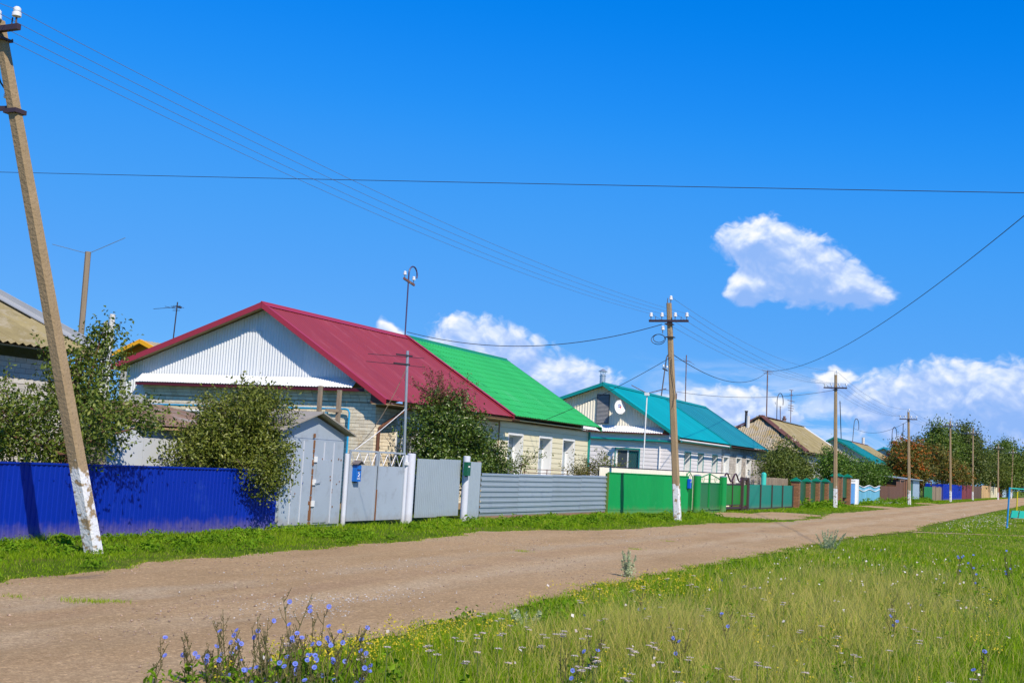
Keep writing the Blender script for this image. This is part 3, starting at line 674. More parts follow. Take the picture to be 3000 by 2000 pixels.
siding(H, (XL, 58.399, 0.3), X3, -Y3, -18.0-XL, 0, 2.72, 0.19, [(a, c, d-0.3, e-0.3) for a, c, d, e in gh], W_lil, pad=0.05)
siding(H, (XL, 58.30, 3.10), X3, -Y3, -17.9-XL, 0, 0.27, 0.135, [], W_lil, name='frieze_plank')
MB().box(XL, 58.31, 3.08, -17.9, 58.39, 3.40).build('frieze', M_soffit, H)
for a, c, d, e in hole: window(H, (-18, 58.4, 0), Y3, X3, a, c, d, e, 0.36, W_white, W_white, M_glass, trim=0.05, m_trim=M_tealtrim, mull=1)
window(H, (XL, 58.4, 0), X3, -Y3, gh[0][0], gh[0][1], 1.15, 2.57, 0.08, W_white, W_white, M_glass, trim=0.05, m_trim=M_tealtrim, mull=1, lattice=True)
clad(H, XL-0.2, -18.42, 58.44, lambda x: 3.68, rt, W_cream, pitch=0.15, amp=0.014)
MB().box(XL, 58.05, 3.345, -18.0, 58.07, 3.40).build('awning_edge', M_maroon, H)
n = 8; w = (-18.36-XL)/n
for i in range(n): sheet('awning_sheet', H, (XL+w*i, 58.04, 3.405+0.002*(i % 2)), X3, (0, 0.37, 0.31), w+0.003, 0.48, W_clad, kind='sine', pitch=0.12, amp=0.013, nrm=(0, -0.31, 0.37))
b = MB(); b.tube([(XL, 58.2, 3.07), (-17.9, 58.2, 3.03)], 0.055, 8); b.build('gable_gutter', M_tealtrim, H, smooth=True)
vt = MB().box(-22.0, 58.36, 3.80, -21.32, 58.41, 3.83); vt.box(-22.0, 58.36, 5.24, -21.32, 58.41, 5.27); vt.box(-22.0, 58.36, 3.83, -21.97, 58.41, 5.24); vt.box(-21.35, 58.36, 3.83, -21.32, 58.41, 5.24); vt.box(-21.97, 58.40, 3.83, -21.35, 58.42, 5.24)
v = vt.build('gable_vent', mat('grey_louvre', (0.10, 0.11, 0.125), 0.5, var=0.05), H); ms = MB().obox((0, 0, 0), X3*0.305, (0, -0.02, -0.022), (0, 0.003, -0.004)).mesh('slat', mat('louvre_slat', (0.30, 0.31, 0.33), 0.5, var=0.05))
for i in range(21): link('slat', ms, v, (-21.66, 58.375, 3.87+0.066*i))
rf = gable_roof(H, 58.0, 67.87, -17.48, 3.26, -21.59, 5.80, XL-0.4, 3.97, M_tealroof, M_tealtrim, kind='flat', pitch=1.1, amp=0.004)
gutter(H, -17.40, 58.1, 67.6, 3.09, M_tealtrim)
MB().box(-17.98, 58.06, 3.16, -17.53, 67.8, 3.185).build('soffit', W_lil, H); MB().prism([(-17.58, 58.06, 3.186), (-18.02, 58.06, 3.186), (-18.02, 58.06, 3.50), (-17.58, 58.06, 3.25)], (0, 0.3, 0)).build('eave_end', W_lil, H); MB().box(-17.52, 58.0, 3.12, -17.49, 67.8, 3.155).build('fascia', W_lil, H)
ch = MB().lathe((-22.35, 60.0, 5.55), [(0.15, 0), (0.15, 0.75), (0.17, 0.76), (0.17, 0.80), (0.13, 0.80), (0.13, 0.86)], 14); chm = ch.build('chimney', M_galv, rf, smooth=True)
cc = MB()
for k in range(4): a = k*math.pi/2; cc.bar((-22.35+.13*math.cos(a), 60+.13*math.sin(a), 6.38), (-22.35+.13*math.cos(a), 60+.13*math.sin(a), 6.55), 0.02, 0.02)
cc.lathe((-22.35, 60, 6.54), [(0.24, 0), (0.24, 0.02), (0.04, 0.14)], 14); cc.build('cowl', M_galv, rf)
MB().tube([(-18.56, 58.33, 2.85), (-18.56, 58.33, 0.2)], 0.03, 8).build('downpipe', W_white, H, smooth=True)
MB().tube([(-20.9, 58.34, 2.86), (-18.6, 58.34, 2.86)], 0.012, 6).build('cable_duct', W_white, H)

# ------------------------------------------------------------------ faded teal half with grey brick front
H = thing('brick_house', 'grey brick house half under a faded dark teal roof', 'house', (-18, 67.94, 0))
hole = [(0.5, 1.55, 1.15, 2.55), (3.4, 4.45, 1.15, 2.55), (5.8, 6.85, 1.15, 2.55)]
b = MB(); grid_wall(b, (-18, 67.94, 0), Y3, X3, 8.66, 0, 3.15, 0.4, hole); b.box(XL, 76.3, 0, -18.41, 76.58, 3.3); b.build('wall', M_mortar, H)
MB().prism([(XL, 76.35, 3.31), (-18.2, 76.35, 3.16), (-18.2, 76.35, rt(-18.2)), (-21.59, 76.35, 5.7), (XL, 76.35, rt(XL))], (0, 0.2, 0)).build('gable_wall', M_mortar, H)
bricks(H, (-17.998, 67.95, 0.3), Y3, X3, 8.63, 0.0, 2.85, [(a, c, d-0.3, e-0.3) for a, c, d, e in hole], B_dark, pad=0.1, bh=0.138, bl=0.25)
for a, c, d, e in hole: window(H, (-18, 67.94, 0), Y3, X3, a, c, d, e, 0.2, W_white, W_white, M_glasspale, trim=0.11, m_trim=W_white, head=True)
gable_roof(H, 67.92, 77.17, -17.5, 3.25, -21.59, 5.80, XL-0.4, 3.97, M_tealdark, M_tealtrim, kind='flat', pitch=1.1, amp=0.01, trim0=False, trim_m1=M_tealdark, w=0.7)
MB().box(-17.98, 67.9, 3.16, -17.52, 77.1, 3.18).build('soffit', M_brown, H)

# ------------------------------------------------------------------ slate hip-roofed house
H = thing('brick_house', 'white brick house with mossy slate hip roof and brown hip caps', 'house', (-18, 90, 0))
c0, ap, cl, re_ = Vector((-17.5, 89.5, 3.48)), Vector((-21.6, 92.8, 6.06)), Vector((-25.7, 89.5, 3.48)), Vector((-21.6, 109.0, 6.06))
ce, cle = Vector((-17.5, 109, 3.48)), Vector((-25.7, 109, 3.48)); dz = Vector((0, 0, -0.03))
d = MB(); d.face(c0+dz, ce+dz, re_+dz, ap+dz); d.face(cl+dz, c0+dz, ap+dz); d.face(cle+dz, cl+dz, ap+dz, re_+dz); d.face(ce+dz, cle+dz, re_+dz); d.face(c0+dz, cl+dz, cle+dz, ce+dz)
rf = d.build('roof', M_slate2, H)
up = ap-Vector((ap.x*0-17.5, 92.8, 3.48)); sl = up.length; nn = Vector((2.58, 0, 4.1)).normalized(); nr = 3
for r in range(nr):
    ys0 = 89.5+3.3*((r+0.7)/nr); L = 109-ys0; k = round(L/1.1); w = L/k
    for i in range(k):
        p = Vector((-17.5, ys0+w*i, 3.48))+up*(r/nr)+nn*(0.02*(nr-r)+random.uniform(0, 0.012)); sheet('slate_sheet', rf, p, Y3, up, w+0.02, sl/nr*1.06, M_slate if i < k-1 else M_slate2, kind='sine', pitch=0.18, amp=0.022, nrm=nn)
up = Vector((0, 3.3, 2.58)); sl = up.length; nn = Vector((0, -2.58, 3.3)).normalized()
for r in range(nr):
    half = 4.1*(1-(r+0.75)/nr)+0.05; k = max(1, round(2*half/1.1)); w = 2*half/k
    for i in range(k):
        p = Vector((-21.6-half+w*i, 89.5, 3.48))+up*(r/nr)+nn*(0.02*(nr-r)+random.uniform(0, 0.012)); sheet('slate_sheet', rf, p, X3, up, w+0.02, sl/nr*1.06, M_slate2, kind='sine', pitch=0.18, amp=0.024, nrm=nn)
up = Vector((4.1, 0, 2.58)); nn = Vector((-2.58, 0, 4.1)).normalized()
roof_side(rf, 'slate_sheet', Vector((-25.7, 92.0, 3.48))+nn*0.03, Y3, 17, up, 4.8, M_slate, w=1.1, nrm=nn, kind='sine', pitch=0.18, amp=0.022)
for p, q in ((c0, ap), (cl, ap)): MB().bar(p+Vector((0, 0, .10)), q+Vector((0, 0, .13)), 0.55, 0.05).build('hip_cap', M_brown, rf)
MB().bar(ap+Vector((0, -.1, .08)), ap+Vector((0, 7, .09)), 0.34, 0.05).build('ridge_cap', M_brown, rf); MB().bar(ap+Vector((0, 7.02, .08)), re_+Vector((0, 0, .08)), 0.34, 0.05).build('ridge_cap', M_galv, rf)
MB().bar(ce+Vector((0, -.25, .075)), re_+Vector((0, -.25, .075)), 0.75, 0.03, up=(0.5, 0, 0.85)).build('verge_trim', W_white, rf)
hole = [(2.6, 3.8, 1.1, 2.6), (5.2, 6.4, 1.1, 2.6), (8.1, 9.3, 1.1, 2.6), (12, 13.2, 1.1, 2.6)]
b = MB(); grid_wall(b, (-18, 90, 0), Y3, X3, 18.6, 0, 3.42, 0.4, hole); b.box(-25.2, 90.0, 0, -18.41, 90.3, 3.42); b.box(-25.2, 108.3, 0, -18.41, 108.6, 3.42); b.build('wall', M_mortar, H)
MB().prism([(-25.2, 108.4, 3.43), (-18, 108.4, 3.43), (-21.6, 108.4, 5.8)], (0, 0.2, 0)).build('gable_wall', M_mortar, H)
bricks(H, (-17.998, 90, 0.3), Y3, X3, 12, 0.0, 3.05, [(a, c, dd-0.3, e-0.3) for a, c, dd, e in hole], B_white, pad=0.1, bh=0.19)
for a, c, dd, e in hole: window(H, (-18, 90, 0), Y3, X3, a, c, dd, e, 0.16, W_white, W_white, M_glasspale, trim=0.14, m_trim=mat('pale_blue_white', (0.62, 0.70, 0.78), 0.5, var=0.05), head=True)
MB().lathe((-22.55, 91.9, 5.0), [(0.10, 0), (0.10, 1.35), (0.13, 1.36), (0.13, 1.45)], 12).build('chimney', M_dark, rf, smooth=True)
MB().lathe((-22.35, 91.7, 4.7), [(0.14, 0), (0.14, 1.35)], 12).build('chimney', M_asb, rf, smooth=True)
MB().lathe((-21.75, 101.6, 5.95), [(0.16, 0), (0.16, 0.45), (0.22, 0.46), (0.22, 0.5), (0.1, 0.5), (0.1, 0.68)], 10).build('chimney', M_rustm, rf, smooth=True)

# ------------------------------------------------------------------ far house, teal strip and slate
H = thing('brick_house', 'far house with beige gable, dark green roof strip and slate behind pole', 'house', (-18, 124.2, 0))
re2 = roofline(-17.5, 3.52, -21.6, 5.80, -26.2, 3.4, 0.09)
M_dgreen = mat('dark_green_roof', (0.004, 0.20, 0.16), 0.4, var=0.08, obj_rand=0.03)
b = MB(); grid_wall(b, (-18, 124.2, 0), Y3, X3, 21.5, 0, 3.5, 0.4, [(2, 3.2, 1.2, 2.6), (6, 7.2, 1.2, 2.6)]); grid_wall(b, (-25.8, 124.2, 0), X3, -Y3, 7.39, 0, 3.4, 0.4, [(3.4, 4.6, 1.2, 2.5)]); b.build('wall', B_white, H)
bricks(H, (-25.8, 124.198, 0.3), X3, -Y3, 7.7, 0, 3.0, [(3.4, 4.6, 0.9, 2.2)], B_white, bh=0.19, bl=0.5, pad=0.1)
MB().prism([(-25.9, 124.15, 3.41), (-17.9, 124.15, 3.41), (-17.9, 124.15, re2(-17.9)), (-21.6, 124.15, 5.7), (-25.9, 124.15, re2(-25.9))], (0, 0.2, 0)).build('gable_panel', M_beige, H)
window(H, (-25.8, 124.2, 0), X3, -Y3, 3.4, 4.6, 1.2, 2.5, 0.1, W_white, W_white, M_glasspale, trim=0.1, m_trim=W_white)
for a in (2, 6): window(H, (-18, 124.2, 0), Y3, X3, a, a+1.2, 1.2, 2.6, 0.15, W_white, W_white, M_glasspale, trim=0.1, m_trim=W_white)
MB().prism([(-25.9, 124.14, 3.42), (-25.9, 123.5, 3.12), (-25.9, 123.5, 3.18), (-25.9, 124.14, 3.52)], (8.0, 0, 0)).build('awning', M_dgreen, H)
gable_roof(H, 123.86, 134.0, -17.5, 3.52, -21.6, 5.80, -26.2, 3.4, M_dgreen, M_dgreen, kind='flat', pitch=1.1, amp=0.006, trim1=False)
gable_roof(H, 134.02, 146.0, -17.5, 3.52, -21.6, 5.80, -26.2, 3.4, M_slate, M_brown, kind='sine', pitch=0.18, amp=0.022, trim0=False, nrow=3)
MB().lathe((-21.7, 143.4, 5.7), [(0.16, 0), (0.16, 0.9)], 10).build('chimney', M_asb, H, smooth=True)
H = thing('brick_house', 'small distant house with bright blue roof edge beside the orange rowan', 'house', (-18.5, 158, 0))
rr = roofline(-18.1, 4.3, -21.4, 6.0, -24.8, 4.3, 0.09)
b = MB(); b.box(-24.4, 158, 0, -18.5, 172, 4.1); b.prism([(-24.4, 158.0, 4.1), (-18.5, 158.0, 4.1), (-18.5, 158, rr(-18.5)), (-21.4, 158.0, 5.9), (-24.4, 158, rr(-24.4))], (0, 14, 0)); b.build('wall', mat('pale_blue_wall', (0.42, 0.55, 0.62), 0.7, var=0.08), H)
for y in (160, 163): window(H, (-18.5, 158, 0), Y3, X3, y-158, y-156.9, 1.4, 2.8, -0.06, W_white, W_white, M_glass, sill=False)
gable_roof(H, 157.6, 172.4, -18.1, 4.3, -21.4, 6.0, -24.8, 4.3, mat('bright_blue_roof', (0.01, 0.33, 0.50), 0.4, var=0.05), mat('bright_blue_trim', (0.01, 0.36, 0.52), 0.4, var=0.05), kind='flat', pitch=1.1, amp=0.005)

# ------------------------------------------------------------------ left slate-roofed house
H = thing('brick_house', 'grey brick house with mossy corrugated slate roof at the left edge', 'house', (-18, 5, 0))
b = MB(); grid_wall(b, (-18, 5, 0), Y3, X3, 13.35, 0, 3.0, 0.4, [(3.5, 4.8, 1.0, 2.4)]); b.box(-26, 18.05, 0, -18.41, 18.35, 3.1); b.build('wall', M_mortar, H)
bricks(H, (-17.998, 5, 0.2), Y3, X3, 13.33, 0.0, 2.85, [(3.5, 4.8, 0.8, 2.2)], B_grey, pick=lambda u, z: u > 8.6 and z > 0.95, limit=260)
window(H, (-18, 5, 0), Y3, X3, 3.5, 4.8, 1.0, 2.4, 0.12, W_white, W_white, M_glass, trim=0.08, m_trim=W_white)
rA = roofline(-17.5, 3.2, -22.5, 5.17, -27.5, 3.2, 0.1)
MB().prism([(-26, 18.1, 3.1), (-18.05, 18.1, 3.02), (-18.05, 18.1, rA(-18.05)), (-22.5, 18.1, 5.05), (-26, 18.1, rA(-26))], (0, 0.2, 0)).build('gable_wall', M_mortar, H)
rf = gable_roof(H, 4.7, 18.72, -17.5, 3.2, -22.5, 5.17, -27.5, 3.2, M_slate, W_white, kind='sine', pitch=0.18, amp=0.024, nrow=3, trim0=False, trim1=False, cap=False)
MB().bar((-22.5, 4.7, 5.24), (-22.5, 18.7, 5.24), 0.4, 0.05).build('ridge_cap', M_galv, rf)
vb = MB(); vb.bar((-17.42, 18.62, 3.26), (-22.5, 18.62, 5.26), 0.30, 0.02, up=(0.37, 0, 0.93)); vb.bar((-17.42, 18.76, 3.28), (-22.5, 18.76, 5.28), 0.03, 0.18, up=(0.37, 0, 0.93)); vb.build('verge_trim', mat('shaded_white_verge', (0.34, 0.36, 0.38), 0.6, var=0.1), rf)  # white verge strips, the shade on them put into the grey colour

# ------------------------------------------------------------------ garage with rusty roof, outbuilding with yellow gable
H = thing('garage', 'low pale grey garage with rusty brown sheet roof behind the apple trees', 'garage', (-16.2, 17.6, 0))
M_gpan = mat('pale_grey_panel', (0.56, 0.60, 0.66), 0.5, var=0.08, vscale=1.5, obj_rand=0.04)
MB().box(-19.0, 18.45, 0, -16.24, 22.4, 1.84).build('wall', M_mortar, H)
for i in range(5): MB().box(-16.24, 17.62+0.957*i, 0.05, -16.20+0.004*(i % 2), 17.62+0.957*(i+1)-0.012, 1.86).build('wall_panel', M_gpan, H)
M_rroof = mat('rusty_roof', (0.24, 0.145, 0.085), 0.85, var=0.3, vscale=2, dirt=(0.40, 0.36, 0.33), dirt_amt=0.4, dirt_scale=0.9, obj_rand=0.15, bump=0.3)
rfo = MB().prism([(-16.05, 18.4, 1.85), (-19.2, 18.4, 2.40), (-19.2, 18.4, 2.44), (-16.05, 18.4, 1.89)], (0, 4.1, 0)).build('roof', M_soffit, H)
for r in range(3):
    for i in range(4): sheet('roof_sheet', rfo, Vector((-16.02, 18.4+1.03*i, 1.90))+Vector((-3.15, 0, 0.55))*(r/3)+Vector((0, 0, 0.008*(3-r)+0.003*(i % 2))), Y3, (-3.15, 0, 0.55), 1.035, 1.12, M_rroof, kind='flat', pitch=0.6, amp=0.006, nrm=(0.17, 0, 0.98))
H = thing('outbuilding', 'distant outbuilding with bright yellow trimmed gable above the red roof edge', 'outbuilding', (-36, 40, 0))
rr = roofline(-34.1, 5.22, -35.55, 5.80, -37.0, 5.22, 0.07)
b = MB(); b.box(-36.8, 40.4, 0, -34.3, 46, 5.15); b.build('wall', B_grey, H)
MB().prism([(-36.95, 40.38, 5.1), (-34.15, 40.38, 5.1), (-34.15, 40.38, rr(-34.15)), (-35.55, 40.38, 5.74), (-36.95, 40.38, rr(-36.95))], (0, 0.1, 0)).build('gable_board', mat('orange_board', (0.50, 0.20, 0.01), 0.6, var=0.12), H)
gable_roof(H, 40.0, 46.2, -34.1, 5.22, -35.55, 5.80, -37.0, 5.22, M_slate2, M_yellow, kind='sine', pitch=0.18, amp=0.02, trim1=False, cap=False)
for x, y, z, l in ((-26.0, 28.0, 5.3, 'white vent pipe rising behind the apple tree, the taller one'), (-26.3, 28.1, 5.08, 'short white vent pipe half hidden by the apple tree top')):
    o = tag(MB().lathe((x, y, 0), [(0.085, 0), (0.085, z), (0.07, z), (0.07, z-0.1)], 12).build('vent_pipe', M_asb, smooth=True), l, 'pipe')
# ------------------------------------------------------------------ fences and gates along the street
P_blue = mat('blue_sheet_paint', (0.001, 0.024, 0.34), 0.45, var=0.08, vscale=1.2, spec=0.22, obj_rand=0.05, dirt=(0.012, 0.045, 0.36), dirt_amt=0.15, dirt_scale=1.6, mud=0.30)
P_grey = mat('grey_gate_paint', (0.36, 0.42, 0.50), 0.42, var=0.10, vscale=1.1, obj_rand=0.04, dirt=(0.30, 0.34, 0.40), dirt_amt=0.3, dirt_scale=3, mud=0.35)
P_silver = mat('silver_post_paint', (0.60, 0.63, 0.72), 0.35, var=0.10, vscale=2.2, dirt=(0.30, 0.20, 0.14), dirt_amt=-0.05, dirt_scale=5, mud=0.35)
P_zinc = mat('zinc_sheet', (0.40, 0.47, 0.53), 0.36, metal=0.35, var=0.14, vscale=2.0, obj_rand=0.05, dirt=(0.34, 0.40, 0.47), dirt_amt=0.3, dirt_scale=2, mud=0.30)
P_rust = mat('rust', (0.20, 0.085, 0.035), 0.9, var=0.35, vscale=12, bump=0.4)
P_green = mat('green_sheet_paint', (0.004, 0.30, 0.075), 0.45, var=0.12, vscale=1.2, spec=0.3, obj_rand=0.05, dirt=(0.02, 0.34, 0.11), dirt_amt=0.15, dirt_scale=1.8, mud=0.35)
P_green2 = mat('green_gate_paint', (0.003, 0.155, 0.032), 0.38, var=0.16, vscale=0.8, mud=0.35)
P_green3 = mat('bright_green_panel', (0.003, 0.21, 0.008), 0.42, var=0.06)
P_greenpost = mat('green_post_paint', (0.004, 0.25, 0.055), 0.35, var=0.08, mud=0.35)
P_tealp = mat('teal_panel', (0.003, 0.215, 0.15), 0.45, var=0.06, obj_rand=0.05, mud=0.35)
P_dkbrown = mat('dark_brown_post', (0.055, 0.036, 0.030), 0.55, var=0.15)
P_dgreen = mat('dark_green_panel', (0.002, 0.095, 0.035), 0.42, var=0.08, obj_rand=0.06)
P_lblue = mat('light_blue_wood', (0.16, 0.47, 0.66), 0.6, var=0.2, vscale=6, stretch=(3, 3, 0.4), obj_rand=0.14)
P_brownf = mat('brown_sheet', (0.13, 0.062, 0.035), 0.5, var=0.12, obj_rand=0.05)
B_red = mat('brown_brick', (0.27, 0.125, 0.055), 0.85, var=0.15, vscale=8, isl_rand=0.2, bump=0.3)

F = thing('sheet_fence', 'royal blue corrugated sheet fence under the apple branches', 'fence', (-14.6, 8, 0))
y = 8.0; i = 0
while y < 20.7:
    w = min(1.15, 20.75-y); sheet('fence_sheet', F, (-14.6+0.003*(i % 2), y, -0.05), Y3, Z3, w+0.01, 1.22+random.uniform(-0.006, 0.006), P_blue, kind='trap', pitch=0.105, amp=0.014, nrm=X3)
    sc = MB()
    for zz in (0.1, 0.92):
        for k in range(4): sc.lathe((-14.585, y+0.09+0.3*k, zz), [(0.012, 0), (0.010, 0.008), (0.002, 0.012)], 6, axis=(1, 0, 0))
    sc.build('screws', P_blue, F)['kind'] = 'stuff'; y += 1.15; i += 1
MB().box(-14.63, 8, 1.155, -14.57, 20.75, 1.185).build('top_rail', P_blue, F)
MB().box(-14.67, 8, 0.86, -14.62, 20.75, 0.9).build('rail', M_dark, F)
for k in range(6): MB().box(-14.74, 8.1+2.5*k, 0, -14.675, 8.16+2.5*k, 1.12).build('post', M_dark, F)

F = thing('gate_shed', 'grey metal gate shed with pitched roof and rusty double door', 'shed', (-14.6, 20.78, 0))
b = MB(); b.box(-16.1, 20.80, 0, -14.64, 23.22, 1.98); b.prism([(-16.1, 20.80, 1.98), (-16.1, 23.22, 1.98), (-16.1, 22.02, 2.34)], (1.46, 0, 0)); b.build('body', P_grey, F)
b = MB(); b.face((-14.63, 20.82, 1.86), (-14.63, 23.2, 1.86), (-14.63, 23.2, 1.99), (-14.63, 22.02, 2.34), (-14.63, 20.82, 1.99)); b.build('gable', P_grey, F)
for s, ya, yb in ((-1, 20.62, 22.02), (1, 23.38, 22.02)):
    n = Vector((0, s*0.3, 1)).normalized(); p, q = Vector((-15.3, ya, 1.965)), Vector((-15.3, yb, 2.40)); d = q-p
    MB().obox((p+q)/2+n*0.02, d/2*1.02, X3*0.86, n*0.014).build('roof_slab', mat('grey_roof_slab', (0.30, 0.28, 0.25), 0.85, var=0.2, vscale=4, bump=0.3), F)
for ya, yb, nm in ((20.88, 21.98, 'door_leaf'), (22.02, 23.14, 'door_leaf')):
    d = MB().box(-14.64, ya, 0.06, -14.60, yb, 1.84).build(nm, P_grey, F)
    r = MB()
    for k in range(1, 3): yy = ya+(yb-ya)*k/3; r.box(-14.60, yy-0.012, 0.08, -14.588, yy+0.012, 1.8)
    r.build('seam', mat('pale_seam', (0.55, 0.58, 0.66), 0.5, var=0.1), d)
rs = MB(); z = 0.05
while z < 1.95:
    h = random.uniform(0.08, 0.22); ww = random.uniform(0.012, 0.035) if z > 0.5 else random.uniform(0.03, 0.085); rs.box(-14.612, 21.99-ww, z, -14.592, 22.01+ww*0.5, z+h*random.uniform(0.6, 1)); z += h
rs.build('rust_streak', P_rust, F)['kind'] = 'stuff'
wd = MB().box(-14.598, 22.12, 0.10, -14.582, 22.62, 1.42).build('wicket_door', P_grey, F)
for zz in (0.50, 0.95, 1.43): 
    MB().obox((-14.58, 22.06, zz), (0.012, 0, 0), (0, 0.055, 0), (0, 0, 0.06)).build('hinge', W_white, F)
MB().bar((-14.57, 22.06, 0.92), (-14.57, 22.27, 0.94), 0.02, 0.03).build('latch', M_galv, F)
rp = MB()
for k in range(20):
    yy, zz = random.choice((22.4, 22.75, 21.3, 22.95, 22.6))+random.uniform(-.12, .12), random.uniform(0.3, 1.5); rp.box(-14.601, yy, zz, -14.584, yy+random.uniform(0.006, 0.018), zz+random.uniform(0.01, 0.05))
rp.build('rust_spot', P_rust, F)['kind'] = 'stuff'

F = thing('metal_gate', 'grey steel gate pair with zigzag lattice top beside the shed', 'gate', (-14.6, 23.3, 0))
for ya, yb in ((23.42, 24.62), (24.68, 25.9)):
    lf = MB().box(-14.615, ya, 0.1, -14.60, yb, 1.34).build('gate_leaf', P_grey, F)
    fr = MB(); fr.box(-14.62, ya, 1.64, -14.575, yb, 1.68); fr.box(-14.62, ya, 0.1, -14.58, ya+0.035, 1.64); fr.box(-14.62, yb-0.035, 0.1, -14.58, yb, 1.64); fr.build('leaf_frame', P_grey, lf)
    zg = MB(); k = 6; ww = (yb-ya-0.1)/k
    for i in range(k): zg.tube([(-14.6, ya+0.05+ww*i, 1.35 if i % 2 else 1.63), (-14.6, ya+0.05+ww*(i+1), 1.63 if i % 2 else 1.35)], 0.009, 6)
    zg.build('lattice', P_silver, lf)
MB().box(-14.598, 24.625, 0.1, -14.57, 24.675, 0.8).build('rust_streak', P_rust, F)
for yy, zt in ((23.32, 1.58), (25.98, 1.62)): MB().lathe((-14.6, yy, 0), [(0.055, 0), (0.055, zt), (0.03, zt+0.01)], 12).build('post', P_silver, F, smooth=True)
MB().obox((-14.55, 25.94, 1.43), (0.03, 0, 0), (0, 0.06, 0), (0, 0, 0.04)).build('lock_box', W_white, F)

F = thing('wicket_gate', 'galvanised corrugated wicket between two thick silver pipe posts', 'gate', (-14.6, 26.2, 0))
for yy, zt, r in ((26.2, 1.66, 0.105), (29.2, 1.68, 0.095)): MB().lathe((-14.58, yy, 0), [(r, 0), (r, zt), (r*0.8, zt+0.015)], 16).build('post', P_silver, F, smooth=True)
for i in range(2): sheet('gate_sheet', F, (-14.62, 26.58+1.18*i, 0.12+0.02*i), Y3, Z3, 1.18, 1.44, P_zinc, kind='wave', pitch=0.098, amp=0.011, nrm=X3, smooth=True)
MB().box(-14.68, 26.42, 0.1, -14.63, 26.47, 1.58).build('jamb', M_wood, F)
F = thing('corrugated_fence', 'narrow corrugated galvanised panel right of the silver post', 'fence', (-14.6, 29.4, 0))
sheet('panel_sheet', F, (-14.6, 29.42, 0.0), Y3, Z3, 0.72, 1.55, P_zinc, kind='wave', pitch=0.09, amp=0.010, nrm=X3, smooth=True)
MB().box(-14.68, 30.05, 0, -14.62, 30.13, 1.58).build('post', M_wood, F)
F = thing('sheet_fence', 'galvanised fence of wide horizontal corrugated sheets', 'fence', (-14.6, 30.2, 0))
for i in range(4):
    w = 2.49; y0 = 30.18+w*i
    sheet('fence_sheet', F, (-14.6+0.004*(i % 2), y0+w, 0.10), Z3, -Y3, 1.16+0.015*i, w+0.02, P_zinc, kind='trap', pitch=0.142, amp=0.028, nrm=X3)
for k in range(5): MB().box(-14.70, 30.2+2.47*k, 0, -14.64, 30.26+2.47*k, 1.2).build('post', M_rustm, F)
MB().box(-14.66, 30.2, 0, -14.6, 40.1, 0.10).build('kerb', mat('brick_kerb', (0.30, 0.17, 0.12), 0.9, var=0.25, vscale=7, bump=0.5), F)
F = thing('garden_rail', 'thin rusty pipe railing in front of yellow sided wall', 'railing', (-16.6, 37.5, 0))
for zz in (1.28, 1.40): MB().tube([(-16.6, 37.5, zz), (-16.6, 41.5, zz)], 0.012, 6).build('rail', M_rustm, F)
for k in range(3): MB().tube([(-16.6, 37.6+1.9*k, 0), (-16.6, 37.6+1.9*k, 1.42)], 0.014, 6).build('post', M_rustm, F)

F = thing('sheet_fence', 'bright green corrugated sheet fence beside the whitewashed pole', 'fence', (-14.5, 40.1, 0))
GD = Vector((0.95, 6.5, 0)).normalized(); GN = Vector((6.5, -0.95, 0)).normalized(); G0 = Vector((-14.55, 40.1, 0)); GL = 6.55
for i in range(6): sheet('fence_sheet', F, G0+GD*(GL/6*i)+GN*0.003*(i % 2)+Z3*0.16, GD, Z3, GL/6+0.005, 1.28, P_green, kind='trap', pitch=0.1, amp=0.012, nrm=GN)
MB().bar(G0-GN*0.02+Z3*0.055, G0+GD*GL-GN*0.02+Z3*0.055, 0.03, 0.21).build('base_board', P_green, F); MB().bar(G0+Z3*1.435, G0+GD*GL+Z3*1.435, 0.06, 0.03).build('top_rail', P_green, F)
for k in range(3): MB().bar(G0+GD*(0.05+3.1*k)-GN*0.1, G0+GD*(0.05+3.1*k)-GN*0.1+Z3*1.4, 0.06, 0.06).build('post', P_green2, F)
MB().bar(G0-GD*0.03, G0-GD*0.03+Z3*1.42, 0.07, 0.07).build('corner_post', mat('mossy_board', (0.10, 0.16, 0.03), 0.8, var=0.2), F)
F = thing('sheet_fence', 'cream corrugated fence peeking above the green fence', 'fence', (-15.0, 40.3, 0))
for i in range(16): sheet('fence_sheet', F, (-15.0+0.003*(i % 2), 40.4+1.125*i, 0.0), Y3, Z3, 1.13, 1.60, W_cream, kind='wave', pitch=0.2, amp=0.018, nrm=X3, smooth=True)
for k in range(7): MB().box(-15.1, 40.5+2.9*k, 0, -15.03, 40.57+2.9*k, 1.5).build('post', M_wood, F)
MB().tube([(-15.02, 40.4, 1.63), (-15.02, 58.4, 1.63)], 0.02, 6).build('top_rail', M_dark, F)

